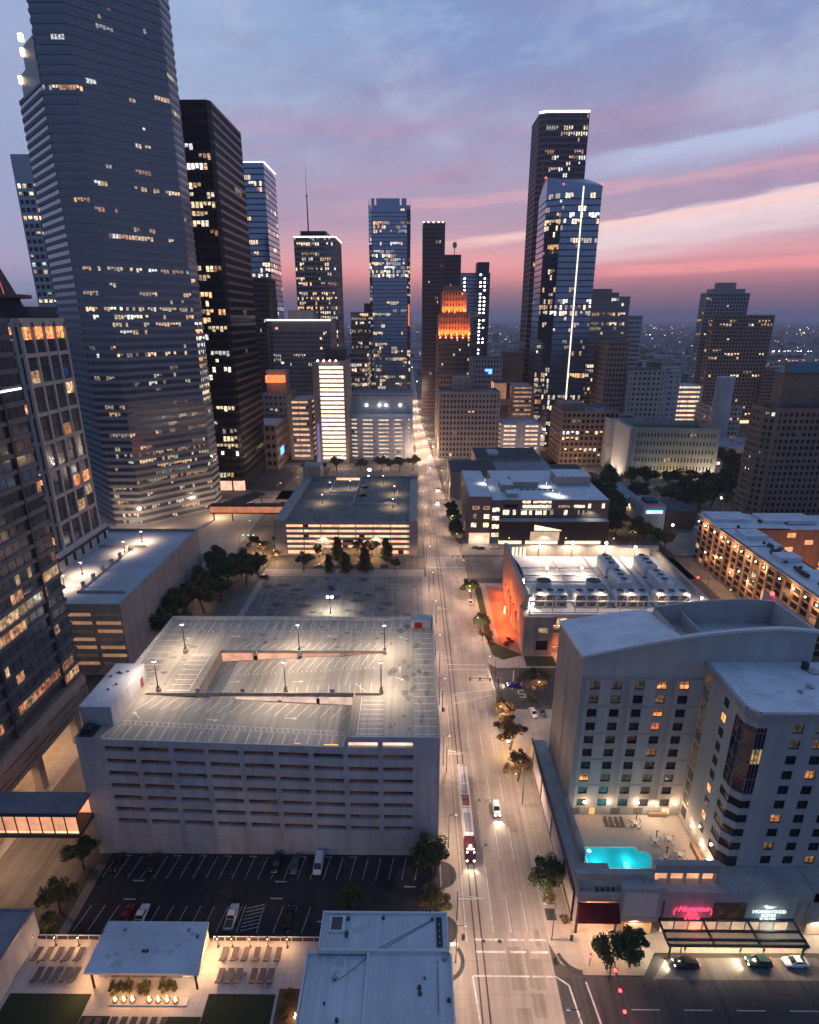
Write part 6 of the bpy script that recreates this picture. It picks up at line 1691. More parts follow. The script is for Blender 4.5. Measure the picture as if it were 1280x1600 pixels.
for x,y,z,s in ((-12.2,76.7,12.45,.35),(-12.2,76.2,12.45,.3),(-5.6,79.6,12.45,.3),(3.6,79.4,12.45,.3),(5.6,72.7,12.05,.5),(1.1,67.9,12.05,.36),(1.2,67.0,12.05,.36),(2.0,69.4,12.05,.2),(-13.6,69.8,11.35,.45),(-14.8,65.8,11.35,.22),(-12.4,63.3,11.35,.35),(6,66,12.05,.35),(-12.2,79.4,12.45,.35),(-2,62,12.05,.4),(-15.5,61,11.35,.4)):
    q = MB(); q.tube((x,y,z),(x,y,z+.7*s+.2),s,s*.9,8); q.build('roof_vent', M['metal_d' if s < .4 else 'metal'], t)
mb = MB(); mb.tube((3.6,79.2,12.55),(-5.4,73.9,12.6),.04,.04,4); mb.tube((3.2,79.2,12.55),(-6.4,73.9,12.6),.04,.04,4); mb.tube((-8.2,73.2,11.5),(-12,70,11.5),.04,.04,4); mb.tube((-12,70,11.5),(-14,69,11.5),.04,.04,4); mb.tube((4.4,72.6,12.12),(4.2,64,12.12),.05,.05,4)
mb.build('cable', M['metal_d'], t)
dirt(t,'roof_stain',-16.7,74,6,80.3,12.46,26,1,'grime',1.5); dirt(t,'roof_stain',-18.6,52,-8.2,73.4,11.36,26,2,'grime',1.5); dirt(t,'roof_stain',-7.7,52,6.5,73.4,12.06,36,3,'grime',1.5)
t = thing('blue_roof_building', 'flat blue grey roof corner at the bottom left edge of the photo', 'building', (-84,70,0))
part_box(t, 'wall', 'conc', -100,50,0,-74.4,82.6,9.9); part_box(t, 'roof', 'roof_g', -99.8,50.2,9.9,-74.6,82.4,10.05)
mb = MB(); mb.box(-100,82.3,9.9,-74.3,82.7,10.3); mb.box(-74.7,50,9.9,-74.3,82.3,10.3); mb.build('parapet', M['metal'], t)

TZ = 3.0
mb = MB(); mb.add([(-80,50,TZ),(-17.2,50,TZ),(-17.2,82.2,TZ),(-80,82.2,TZ)],[(0,1,2,3)]); mb.box(-80,82.0,0,-17.2,82.3,TZ)
struct('terrace', mb, M['tile'])
mb = MB()
for x0,y0,x1,y1 in ((-73.5,56,-58.6,72.1),(-58.5,56,-53.4,68.6),(-37.2,56,-25.0,72.3),(-43.3,56,-37.3,68.6)): mb.box(x0,y0,TZ-.02,x1,y1,TZ+.06)
tag(mb.build('lawn', M['turf']), kind='stuff')
mb = MB(); mb.box(-24.4,55,TZ,-19.4,73,TZ+.5); 
one('planter_bed', mb, M['bark'], 'long dark planting bed beside the white roof building at the right of the terrace', 'planter', (-22,64,TZ))
# pavilion
t = thing('pavilion', 'small white flat roofed pavilion with a row of fire bowls in front, on the terrace', 'pavilion', (-49.5,77,TZ))
mb = MB(); mb.add([(-59.4,72.4,7.6),(-38.6,72.4,7.6),(-39.9,81.9,7.6),(-59.6,81.9,7.6),(-59.4,72.4,8.1),(-38.6,72.4,8.1),(-39.9,81.9,8.1),(-59.6,81.9,8.1)],[(4,5,6,7),(0,1,5,4),(1,2,6,5),(2,3,7,6),(3,0,4,7),(3,2,1,0)]); mb.build('roof', M['roof'], t)
mb = MB(); mb.box(-58.8,75.0,TZ,-40.2,81.6,7.6); mb.build('wall', M['conc_w'], t)
mb = MB(); 
for x in (-58.6,-52,-45.4,-39.6): mb.box(x-.15,73.0,TZ,x+.15,73.3,7.6)
mb.build('post', M['metal_d'], t)
mb = MB(); mb.box(-56.5,74.9,TZ+.2,-46,74.98,6.6,0,(.10,.06,.035)); mb.box(-43,74.9,TZ+.2,-41,74.98,6.6,0,(.7,.45,.28)); mb.build('glass_front', M['g_house'], t)
for x,y in ((-55.5,80.2),(-43.2,80.2)):
    q = MB(); q.tube((x,y,8.1),(x,y,8.3),.4,.35,10); q.build('roof_vent', M['metal'], t)
for x,y in ((-50.2,76.2),(-49.5,76.2)):
    q = MB(); q.box(x-.25,y-.2,8.1,x+.25,y+.2,8.4); q.build('roof_unit', M['metal_d'], t)
q = MB(); q.box(-41.2,78.6,8.1,-40.9,79.2,8.35); q.build('roof_unit', M['metal_d'], t)
light(t, (-48,72.8,7.3), 300, WARM2, 'SPOT', 150, .6, .3); light(t, (-39.0,77.5,6.4), 1100, WARM2, 'POINT', 0,0,.3); light(t, (-41.8,73.8,7.2), 500, WARM, 'SPOT', 150,.6,.2); light(t, (-59.6,74,6.2), 500, WARM2, 'POINT', 0,0,.3)
dirt(t,'roof_stain',-58.6,72.8,-40.2,81.5,8.11,26,4,'grime',1.3)
# fire bowls
def firebowl(x, y, lab):
    c = thing('fire_bowl', lab, 'fire bowl', (x,y,TZ), 'fire bowls of the terrace')
    q = MB(); q.tube((x,y,TZ),(x,y,TZ+.55),.35,.55,10); q.build('bowl', M['metal_d'], c)
    q = MB(); rr = random.Random(int(x*31+y*7))
    for k in range(4):
        a = k*1.7; q.tube((x+.22*math.cos(a),y+.22*math.sin(a),TZ+.5),(x+.1*math.cos(a)+rr.uniform(-.1,.1),y+.1*math.sin(a),TZ+rr.uniform(1.1,1.8)),.11,.02,6)
    q.ball((x,y,TZ+.6),.17); q.build('flame', M['e_flame'], c)
    light(c, (x,y,TZ+1.3), 110, (1,.5,.2), 'POINT', 0, 0, .25)
FX = [-53.6,-52.0,-50.5,-47.4,-45.8,-44.2,-42.7]
for i, x in enumerate(FX): firebowl(x, 70.9, 'flaming fire bowl in front of the pavilion, %s from the left' % ORD[i])
firebowl(-20.6, 68.4, 'flaming fire bowl in the planting bed beside the white roof building, rear one'); firebowl(-20.7, 66.2, 'flaming fire bowl in the planting bed beside the white roof building, front one')
mb = MB(); mb.box(-54.5,70.2,TZ,-40.5,71.6,TZ+.22); one('fire_ledge', mb, M['conc_w'], 'low pale stone ledge under the row of fire bowls', 'ledge', (-47.5,71,TZ))
# glass fence with posts and floor lamps
def fence(nm, x0, x1, n, lab):
    f = thing(nm, lab, 'fence', ((x0+x1)/2,82,TZ)); 
    for k in range(n+1):
        x = x0+(x1-x0)*k/n; q = MB(); q.box(x-.06,81.8,TZ,x+.06,81.95,TZ+1.25); q.build('post', M['metal_w'], f)
    q = MB(); q.box(x0,81.84,TZ+.05,x1,81.9,TZ+1.1); q.build('panel', M['metal_d'], f); q = MB(); q.box(x0,81.8,TZ+1.12,x1,81.96,TZ+1.2); q.build('rail', M['metal_w'], f)
fence('terrace_fence', -79, -60, 9, 'low panel fence with white posts along the terrace edge, left of the pavilion')
fence('terrace_fence', -39.4, -17.4, 10, 'low panel fence with white posts along the terrace edge, right of the pavilion')
LP = [-74.5,-70.2,-65.6,-38.2,-35.4,-31.9,-28.4,-24.6]
for i,x in enumerate(LP):
    c = thing('terrace_lamp', 'dark post lamp on the terrace fence line, %s from the left' % ORD[i], 'lamp', (x,80.7,TZ), 'lamps along the terrace fence')
    q = MB(); q.tube((x,80.7,TZ),(x,80.7,TZ+.12),.28,.28,8); q.tube((x,80.7,TZ),(x,80.7,TZ+2.3),.07,.06,6); q.build('post', M['metal_d'], c)
    q = MB(); q.tube((x,80.7,TZ+2.3),(x,80.7,TZ+2.55),.18,.26,8); q.build('hood', M['metal_d'], c)
    q = MB(); q.tube((x,80.7,TZ+2.2),(x,80.7,TZ+2.29),.14,.14,8); q.build('bulb_glow', M['e_warm'], c)
    light(c, (x,80.5,TZ+2.1), 300, WARM2, 'POINT', 0, 0, .15)
for i,(x,y) in enumerate(((-60.8,77),(-38.3,76.6),(-77.6,74.5),(-60.3,71))):
    light(t, (x,y,TZ+2.4), 220, WARM2, 'POINT', 0, 0, .2)
# loungers
def lounger_proto():
    r = thing('sun_lounger', 'x', 'sun lounger', (0,0,0), 'sun loungers on the terrace')
    q = MB(); q.box(-.36,-1.0,.26,.36,.35,.34); q.build('seat', M['wood'], r)
    q = MB(); q.add([(-.36,.35,.26),(.36,.35,.26),(.36,1.0,.62),(-.36,1.0,.62),(-.36,.35,.34),(.36,.35,.34),(.36,.97,.71),(-.36,.97,.71)],[(4,5,6,7),(0,1,5,4),(1,2,6,5),(2,3,7,6),(3,0,4,7),(3,2,1,0)]); q.build('backrest', M['wood'], r)
    for sx in (-.3,.3):
        for y in (-.85,.3): 
            q = MB(); q.box(sx-.03,y-.03,0,sx+.03,y+.03,.27); q.build('leg', M['metal'], r)
    return r
lp = lounger_proto(); used = [False]
def lounger(x, y, z, rz, lab, grp=None, s=1.0):
    if not used[0]: o = lp; used[0] = True; o.location = (x,y,z); o.rotation_euler = (0,0,rz); o['label'] = lab
    else: o = dup(lp, (x,y,z), rz, lab)
    o.scale = (s,s,s)
    if grp: o['group'] = grp
def row(x0, dx, n, y, place, rz=PI, s=1.5):
    for k in range(n): lounger(x0+dx*k, y, TZ, rz, 'sun lounger %s, %s from the left' % (place, ORD[k]), None, s)
row(-72.6, 2.05, 5, 78.6, 'in the back row left of the pavilion'); row(-70.2, 1.75, 5, 74.9, 'in the front row left of the pavilion')
row(-36.5, 2.1, 6, 78.9, 'in the back row right of the pavilion'); row(-36.0, 1.7, 3, 75.0, 'in the front row right of the pavilion, near group'); row(-29.8, 1.6, 3, 75.0, 'in the front row right of the pavilion, far group')
row(-52.3, 1.75, 6, 66.8, 'below the fire bowls'); row(-56.8,1.7,2,66.6,'at the lower left of the fire bowls')
for i,(x,y) in enumerate(((-71.6,77.3),(-67.2,77.4),(-66.4,74.7),(-33.1,75.2),(-31.4,75.4),(-33.8,78.2),(-29.6,78.1))):
    q = MB(); q.tube((x,y,TZ),(x,y,TZ+.45),.05,.05,6); q.tube((x,y,TZ+.45),(x,y,TZ+.5),.3,.3,10)
    one('side_table', q, M['mauve'], 'small round dark side table between terrace loungers, %s from the left' % ORD[i], 'side table', (x,y,TZ), 'side tables of the terrace')
for k in range(4): lounger(45.4+k*1.25, 107.0, 7, 0, 'dark sun lounger by the hotel wall behind the pool, %s from the left' % ORD[k], 'loungers by the hotel pool', 1.15)
for k in range(5): lounger(37.4+k*1.1, 87.3, 9.35, 0, 'dark sun lounger on the corner balcony above the red awning, %s from the left' % ORD[k], 'loungers on the hotel balcony', 1.05)
# pool tables with chairs
def table_set(x, y, lab, um):
    c = thing('cafe_table', 'round white table %s' % lab, 'table', (x,y,7), 'tables of the pool terrace')
    q = MB(); q.tube((x,y,7.7),(x,y,7.76),.62,.62,14); q.build('tabletop', M['metal_w'], c); q = MB(); q.tube((x,y,7),(x,y,7.7),.06,.05,6); q.tube((x,y,7),(x,y,7.05),.3,.3,10); q.build('leg', M['metal_d'], c)
    if um:
        u = thing('folded_parasol', 'closed dark parasol standing in the table %s' % lab, 'parasol', (x,y,7.76), 'closed parasols of the pool terrace')
        q = MB(); q.tube((x,y,7.76),(x,y,10.3),.04,.03,6); q.build('pole', M['metal_d'], u); q = MB(); q.tube((x,y,8.8),(x,y,10.2),.16,.06,8); q.ball((x,y,10.25),.22); q.build('canopy', M['cloth'], u)
    for k in range(4):
        a = k*PI/2+.5; cx, cy = x+1.15*math.cos(a), y+1.15*math.sin(a)
        h = thing('cafe_chair', 'white chair at the table %s, %s side' % (lab, ('rear right','rear left','front left','front right')[k]), 'chair', (cx,cy,7), 'chairs of the pool terrace')
        q = MB(); q.obb((cx,cy,7.45),.26,.26,.03,a); q.build('seat', M['metal_w'], h)
        q = MB(); bx, by = cx+.25*math.cos(a), cy+.25*math.sin(a); q.obb((bx,by,7.75),.03,.26,.28,a); q.build('backrest', M['metal_w'], h)
        for sx in (-.22,.22):
            for sy in (-.22,.22):
                px = cx+sx*math.cos(a)-sy*math.sin(a); py = cy+sx*math.sin(a)+sy*math.cos(a); q = MB(); q.box(px-.02,py-.02,7,px+.02,py+.02,7.43); q.build('leg', M['metal_d'], h)
table_set(52.2,106.6,'nearest the hotel wall on the pool terrace', True); table_set(55.0,101.8,'in the middle of the pool terrace', True); table_set(58.2,102.2,'in the middle right of the pool terrace', False)
table_set(55.6,97.6,'at the front of the pool terrace', True); table_set(59.0,98.2,'at the front right of the pool terrace', False)

# ------------------------------------------------------------------ trees
def leaf_mesh(name, seed, rx, rz, n, m, size, cone=False):
    rg = random.Random(seed); q = MB()
    if cone: cl = [(rg.gauss(0,.14)*rx,rg.gauss(0,.14)*rx,z*rz,rx*(.95-.85*z)+.25) for z in [k/9 for k in range(10)]]
    else:
        cl = []
        for k in range(20):
            a = rg.uniform(0,2*PI); e = rg.uniform(-.55,1.25); d = rg.uniform(.3,.98)
            cl.append((rx*d*math.cos(a)*math.cos(e), rx*d*math.sin(a)*math.cos(e), rz*d*math.sin(e), rx*rg.uniform(.16,.42)))
    for k in range(n):
        c = rg.choice(cl); r = c[3]*(rg.random()**.45)
        u = rg.uniform(0,2*PI); w = rg.uniform(-1,1); s = math.sqrt(1-w*w)
        p = Vector((c[0]+r*s*math.cos(u), c[1]+r*s*math.sin(u), c[2]+r*w*.8))
        d = Vector((rg.gauss(0,1),rg.gauss(0,1),rg.gauss(.5,1))).normalized(); a = d.orthogonal().normalized(); b = d.cross(a)
        l = size*rg.uniform(.6,1.4)
        q.add([tuple(p-a*l*.5),tuple(p+b*l*.35),tuple(p+a*l*.6),tuple(p-b*l*.35)], [(0,1,2,3)])
    me = bpy.data.meshes.new(name); me.from_pydata(q.v, [], q.f); me.materials.append(m); return me
def trunk_mesh(name, seed, h, r):
    rg = random.Random(seed); q = MB(); q.tube((0,0,0),(.1,.05,h*.55),r,r*.65,7)
    for k in range(6):
        a = k*PI/3+rg.uniform(-.3,.3); e = rg.uniform(.5,1.0); l = h*rg.uniform(.3,.5)
        q.tube((.1,.05,h*.5),(l*math.cos(a)*math.cos(e),l*math.sin(a)*math.cos(e),h*.5+l*math.sin(e)),r*.5,r*.14,5)
    me = bpy.data.meshes.new(name); me.from_pydata(q.v, [], q.f); me.materials.append(M['bark']); return me
CR = {}
for k in range(3):
    CR['round',k] = leaf_mesh('crown', 100+k, 1.0, .78, 4300, M['leaf'], .115)
    CR['olive',k] = leaf_mesh('crown', 110+k, 1.0, .75, 3800, M['leaf2'], .115)
    CR['brown',k] = leaf_mesh('crown', 120+k, 1.0, .75, 2600, M['leaf3'], .11)
    CR['cone',k] = leaf_mesh('crown', 130+k, .62, 2.0, 3400, M['leaf'], .13, True)
TR = [trunk_mesh('trunk', k, 1.0, .05) for k in range(3)]
def tree(x, y, r, kind, label, z=.14, name='street_tree', group='street trees', sz=1.0, th=None):
    rg = random.Random(int(x*13+y*7)); k = rg.randrange(3)
    t = thing(name, label, 'tree', (x,y,z), group)
    th = th or r*1.05
    c = bpy.data.objects.new('crown', CR[kind,k]); COL.objects.link(c); c.parent = t
    c.location = (0,0,th*.3 if kind == 'cone' else th+r*.35*sz); c.scale = (r,r*rg.uniform(.88,1.12),r*sz); c.rotation_euler = (0,0,rg.uniform(0,6))
    q = bpy.data.objects.new('trunk', TR[k]); COL.objects.link(q); q.parent = t; H = th+r*.6; q.scale = (H*.9,H*.9,H); q.rotation_euler = (0,0,rg.uniform(0,6))
    return t
tl = []
A = lambda *a, **k: tl.append(tree(*a, **k))
A(25.8,236,4.6,'round','big round street tree with a lamp lit lower crown beside the orange plaza, far one', sz=.9)
A(26.6,206.5,3.7,'round','round dark street tree at the front of the orange plaza, near one')
A(29.2,199.5,2.0,'olive','small olive tree by the lamp post at the front corner of the orange plaza')
for i,(y,r) in enumerate(((300,3.4),(309,3.8),(318,3.4),(328,3.8),(339,3.2),(350,3.4))): A(24.4-.02*(y-300),y,r*1.35,'round','dark tree in the row left of the modern building, %s from the front' % ORD[i])
A(28.3,150.5,4.0,'brown','thin brown street tree beside the hotel end wall, rearmost of three near the white car'); A(28.3,139.5,4.8,'brown','street tree glowing gold around a lamp beside the hotel, middle of three'); A(28.5,127.3,4.2,'brown','bare looking street tree beside the hotel, nearest of three by the white van')
A(30,94.8,4.2,'round','round street tree with an orange lit base beside the red brown framed hotel podium')
A(4.6,99.6,4.2,'round','dark tree on the brick corner in front of the near garage'); A(4.2,89.6,3.4,'olive','small tree on the pavement behind the white roof building')
A(-75.6,99.8,3.6,'round','dark tree below the skybridge at the left corner of the front car park'); A(-75,89.5,3.8,'olive','loose tree at the left edge of the front car park'); A(-74,84.6,2.4,'olive','small shrub like tree by the terrace fence at left')
A(-13,89.5,3.1,'round','dark tree in the front car park behind the white roof building')
A(37.6,79.2,3.6,'round','dark tree on the hotel corner pavement, left of a pair'); A(42.2,79.6,3.8,'round','dark tree on the hotel corner pavement, right of a pair')
A(40,164,5.0,'brown','broad brown tree beside the hotel end wall on the middle side street')
for i,(x,y,r) in enumerate(((-98.5,199,6.0),(-97,210,7.4),(-90,222,7.4),(-93,233,7.6),(-86,243,7.2),(-79.5,249,6.4),(-93,250,7.6),(-84,258,6.6),(-76,259,5.4),(-97,264,6),(-91,203,5.2),(-98,222,5.6),(-86,232,5.6))):
    A(x,y,r,('round','olive')[i%3==2],'dense dark tree in the grove beside the left parking garage, %s' % ('nearest at its front','second from the front','at its street side','in its middle','at its right middle','at its right end','at its back middle','at its back right','rightmost by the gravel lot','at its back left','small one near the front','against the garage wall','hidden in its middle')[i])
for i,(x,y,r,kd) in enumerate(((-55,265.5,3.4,'olive'),(-42.5,265.2,2.7,'cone'),(-33.8,265,3.0,'cone'),(-24.5,265.4,3.8,'cone'),(-9.5,265.4,2.3,'round'))):
    A(x,y,r*1.35,kd,'tree in the front row between gravel lot and lit garage, %s from the left' % ORD[i])
for i,(x,y,r,kd) in enumerate(((-50,282,2.6,'olive'),(-40,281,3.6,'cone'),(-29,283,3.6,'brown'),(-22.5,282,3.4,'brown'),(-14.6,281,3.5,'cone'))):
    A(x,y,r*1.35,kd,'tree close against the lit parking garage front, %s from the left' % ORD[i])
A(-75.5,268,2.6,'round','small round tree on the corner at the left end of the gravel lot'); A(-80.5,287,3.4,'brown','gold lit tree beside the left corner of the lit parking garage'); A(-86,291,4,'round','dark tree left of the gold lit tree by the lit parking garage'); A(-72,279,2.6,'brown','small gold tree at the left corner of the lit parking garage')
for i,(x,r) in enumerate(((-64,5.5),(-44,4.8),(-27,5.8),(-20,4.8),(-12,5.6),(-1,6))): A(x,466,r,'round','rounded tree in the row in front of the curved garage, %s from the left' % ORD[i])
DT = [(117,318,5),(119,330,6),(124,342,6.5),(121,356,6),(127,368,6.5),(131,386,7),(138,398,7),(150,372,6),(118,345,5),(113,312,4),(160,412,5.5),(172,414,5.5),(186,410,5),(200,412,5.5),(214,410,5),(228,412,6),(175,352,6),(186,362,7),(199,372,7),(213,380,7),(226,392,7),(205,350,6),(236,402,7),(240,420,7),(184,380,6),(170,372,5),(120,372,5.5),(126,300,5),(135,292,4.5),(128,312,4.5),(246,440,7),(250,460,7),(236,380,7)]
for i,(x,y,r) in enumerate(DT): A(x,y,r*1.4,('round','olive')[i%4==1],'dark tree in the dim park beyond the modern building and cooling plant', name='park_tree', group='dark park trees')
def shrub(x,y,r,kind,label,z=.14):
    t = thing('shrub', label, 'shrub', (x,y,z), 'shrubs'); c = bpy.data.objects.new('foliage', CR[kind,int(x)%3]); COL.objects.link(c); c.parent = t; c.location = (0,0,r*.5); c.scale = (r,r,r*.8); return t
CR['red',0] = CR['red',1] = CR['red',2] = leaf_mesh('foliage', 140, 1, .7, 500, M['leaf_redlit'], .26)
for i,(x,y) in enumerate(((36.2,197.5),(38.2,198.6),(37.3,200.6),(35.4,196.2))): shrub(x,y,1.1,'red','shrub painted as lit red at the front corner of the orange plaza, %s' % ('left front','right','rear','nearest')[i])
for i,(x,y,r) in enumerate(((-54.6,72.8,1.3),(-52.2,72.9,1.2),(-49,72.7,1.4),(-45.6,73.2,1.3),(-44,73.4,1.0))): shrub(x,y,r,'olive','shrub behind the fire bowls at the pavilion front, %s from the left' % ORD[i], TZ)
for i,(x,y,r) in enumerate(((-22,71.5,1.2),(-22.6,69,1.2),(-22.2,66,1.2),(-22.6,63,1.2))): shrub(x,y,r,'olive','low plant in the bed beside the white roof building, %s from the back' % ORD[i], TZ+.4)
for i,(x,y,r,k) in enumerate(((29.6,93,1.3,'brown'),(31.8,88.6,1.1,'brown'),(39,163,1.6,'olive'),(5.0,83.8,.9,'olive'),(6.2,84.8,.8,'olive'),(-72.5,97.6,1.4,'olive'),(29.8,197.5,1.2,'brown'),(28.0,204,1.2,'brown'))): shrub(x,y,r,k,'low planting %s' % ('under the round street tree by the hotel podium','at the foot of the hotel side stairs','below the broad brown tree by the hotel','on the paved corner by the tram street, left','on the paved corner by the tram street, right','at the left corner of the front car park','at the front tip of the orange plaza','below the dark tree at the orange plaza')[i])
mb = MB(); mb.prism([(29.5,190),(33,186.5),(40.5,190),(33,197),(28.8,201)],.14,.19); mb.prism([(41,182.5),(52,182.5),(52,189),(41,189)],.14,.19); mb.prism([(28.4,201),(31,200),(31.4,248),(28.4,248)],.14,.19)
tag(mb.build('lawn', M['grass']), kind='stuff')
# lamps hidden in some trees
for tr, p in ((tl[0],1700),(tl[10],1300),(tl[9],500)):
    x,y,z = WL[tr.name]; light(tr, (x-1.5,y-3.0,5.6), p, (1,.62,.28), 'POINT', 0, 0, .4)
    q = MB(); q.ball((x-1.2,y-2.6,5.4),.4); q.build('lamp_glow', M['e_warm'], tr)
for tr in tl:
    x,y,z = WL[tr.name]
    if 'gold' in tr['label'] or ('against the lit' in tr['label'] and any(w in tr['label'] for w in ('first','third','fourth'))): light(tr, (x+1,y-2.5,3.8), 1300, (1,.55,.18), 'POINT', 0, 0, .4)

# ------------------------------------------------------------------ vehicles
def station(y, zb, zt, hw, tuck=.1):
    return [(-hw,y,zb+.12),(-hw+.1,y,zb),(hw-.1,y,zb),(hw,y,zb+.12),(hw,y,zt-.18),(hw-tuck,y,zt),(-hw+tuck,y,zt),(-hw,y,zt-.18)]
KIND = {
 'sedan': dict(body=[(-2.35,.38,.72,.78),(-2.25,.28,.92,.86),(-1.5,.24,.98,.91),(0,.22,.97,.92),(1.2,.22,.94,.91),(2.1,.26,.80,.86),(2.35,.36,.66,.76)],
               glass=[(-1.75,.96,.80,.6),(-.95,1.40,.66,1),(.35,1.42,.66,1),(1.15,.95,.80,.6)], roof=(-.9,.3,1.41,.62)),
 'suv': dict(body=[(-2.4,.42,.95,.84),(-2.3,.32,1.12,.93),(-1.2,.28,1.14,.96),(0,.28,1.12,.96),(1.2,.28,1.08,.95),(2.2,.32,.98,.90),(2.4,.42,.8,.82)],
             glass=[(-2.2,1.12,.84,.6),(-1.8,1.68,.72,1),(.3,1.72,.72,1),(1.1,1.1,.84,.6)], roof=(-1.8,.3,1.71,.70)),
 'van': dict(body=[(-2.7,.42,1.2,.9),(-2.6,.32,1.3,.98),(0,.3,1.32,1.0),(1.6,.3,1.25,.98),(2.4,.34,1.05,.92),(2.7,.44,.85,.84)],
             glass=[(-2.55,1.3,.9,.7),(-2.4,2.02,.82,1),(1.0,2.05,.82,1),(1.9,1.2,.88,.7)], roof=(-2.4,1.0,2.04,.82)),
 'pickup': dict(body=[(-2.8,.45,.95,.86),(-2.7,.36,1.06,.96),(-.6,.34,1.06,.98),(.2,.34,1.08,.98),(1.4,.34,1.06,.97),(2.6,.38,.98,.92),(2.8,.46,.8,.84)],
                glass=[(-.75,1.05,.86,.6),(-.5,1.72,.76,1),(.8,1.74,.76,1),(1.5,1.06,.86,.6)], roof=(-.5,.75,1.73,.74)),
}
CARM = {}
def car_mesh(kind, part, mat_):
    k = (kind, part, mat_.name)
    if k in CARM: return CARM[k]
    K = KIND[kind]; q = MB(); q.smooth = part in ('body',)
    L0, L1 = K['body'][0][0], K['body'][-1][0]
    if part == 'body': q.loft([station(*s) for s in K['body']])
    elif part == 'windows':
        q.loft([[(-hw,y,K['glass'][0][1]-.1),(hw,y,K['glass'][0][1]-.1),(hw,y,zt-.02),(hw-.08,y,zt),(-hw+.08,y,zt),(-hw,y,zt-.02)] for (y,zt,hw,_) in K['glass']])
    elif part == 'roof':
        a,b,z,w = K['roof']; q.box(-w,a,z-.02,w,b,z+.05)
        if kind in ('van','suv'): pass
        for x in (-w,w):
            q.tube((x,b,z),(x*1.18,K['glass'][-1][0]-.05,K['glass'][-1][1]),.045,.045,4); q.tube((x,a,z),(x*1.18,K['glass'][0][0]+.05,K['glass'][0][1]),.05,.05,4)
    elif part == 'wheel': q.tube((-.11,0,0),(.11,0,0),.33,.33,14)
    elif part == 'rim': q.tube((-.12,0,0),(.12,0,0),.19,.19,8)
    elif part == 'headlight': q.box(-.14,-.09,-.08,.14,.06,.08)
    elif part == 'taillight': q.box(-.13,-.06,-.1,.13,.08,.1)
    elif part == 'bed': q.box(-.78,-2.62,1.02,.78,-.85,1.075)
    me = bpy.data.meshes.new(part); me.from_pydata(q.v, [], q.f); me.materials.append(mat_)
    if q.smooth: me.polygons.foreach_set('use_smooth',[True]*len(me.polygons))
    CARM[k] = me; return me
def car(x, y, rz, kind, colour, label, z=.03, on=False, group=None, name=None, cat=None, s=1.0):
    t = thing(name or ('parked_car' if not on else 'car'), label, cat or ('van' if kind == 'van' else 'car'), (x,y,z), group); t.rotation_euler = (0,0,rz); t.scale = (s,s,s)
    bm_ = M['car_'+colour]
    def P(part, m, loc=(0,0,0), par=None):
        o = bpy.data.objects.new(part, car_mesh(kind,part,m)); COL.objects.link(o); o.parent = par or t; o.location = loc; return o
    K = KIND[kind]; L0, L1 = K['body'][0][0], K['body'][-1][0]
    P('body', bm_); P('windows', M['car_glass']); P('roof', bm_)
    if kind == 'pickup': P('bed', M['metal_d'])
    for sx in (-.84,.84):
        for wy in (L0+.9, L1-.9):
            w = P('wheel', M['rubber'], (sx,wy,.33)); P('rim', M['metal'], (0,0,0), w)
    zt = K['body'][-2][2]-.18
    for sx in (-.58,.58):
        P('headlight', M['e_head' if on else 'metal_w'], (sx,L1-.06,zt)); P('taillight', M['e_tail' if on else 'car_red'], (sx,L0+.02,K['body'][0][2]-.05))
    if on:
        for sx in (-.58,.58):
            l = bpy.data.objects.new('headlight_beam', LD.setdefault('hb', bpy.data.lights.new('beam','SPOT'))); d = LD['hb']; d.energy = 1400; d.spot_size = R(70); d.spot_blend = .8; d.color = (1,.86,.66); d.shadow_soft_size = .1
            COL.objects.link(l); l.parent = t; l.location = (sx,L1+.1,zt); l.rotation_euler = (R(74),0,0)
    return t
car(21.3,117.3,PI,'suv','white','white car with bright headlights driving on the tram street beside the tram', on=True)
car(53.2,79.9,PI/2,'suv','black','black car with red tail lights standing in the hotel drive, leftmost of three', on=True, z=.03)
car(67.6,80.3,PI/2,'suv','green','dark green car with red tail lights in front of the hotel canopy, middle of three', on=True, z=.03)
car(74.8,80.4,PI/2,'sedan','white','white saloon parked in front of the hotel, rightmost of three', z=.03)
car(34.6,170.6,PI/2,'sedan','blue','blue car with lit headlights waiting at the middle side street', on=True).rotation_euler = (0,0,PI/2)
car(38.2,155.6,PI+.1,'sedan','white','white car parked by the hotel end wall beside a dark one')
car(41.2,156.2,PI+.05,'sedan','grey','dark car parked right of the white car by the hotel end wall')
car(42,176.6,PI/2,'sedan','black','dark car on the far lane of the middle side street beside the lawn')
car(31.2,133,PI,'van','white','white van parked at the hotel wall behind the last street tree', z=.15)
car(25.0,231.2,PI,'sedan','silver','pale car parked under the big tree at the orange plaza')
car(-57.2,88.2,0,'pickup','white','white pickup in the front car park behind the pavilion roof', z=.08)
car(-38.1,88.4,0,'pickup','white','white pickup with open bed in the front car park, right of the pavilion', z=.08)
car(-21.8,101.0,PI,'van','white','long white van backed against the near garage wall', z=.08)
car(-60.5,88.6,0,'sedan','red','dark red car beside the white pickup, left one in the front car park', z=.08)
car(-68.3,101,PI,'sedan','black','black car against the garage wall, leftmost in the front car park', z=.08, group='black cars by the garage'); car(-60.2,101,PI,'sedan','black','black car against the garage wall, second from left in the front car park', z=.08, group='black cars by the garage'); car(-31.5,101,PI,'suv','black','black car against the garage wall, two bays left of the white van', z=.08, group='black cars by the garage'); car(-27.2,100.8,PI,'sedan','grey','dark grey car next to the white van at the garage wall', z=.08)
car(-26,88.4,0,'suv','black','black car in the front car park behind the fence near the white roof building', z=.08)
car(-38.4,245.5,.5,'sedan','blue','dark blue car with white roof parked alone in the gravel lot', z=.1)
car(-72.8,257.5,1.4,'sedan','black','dark car at the back left corner of the gravel lot', z=.1)
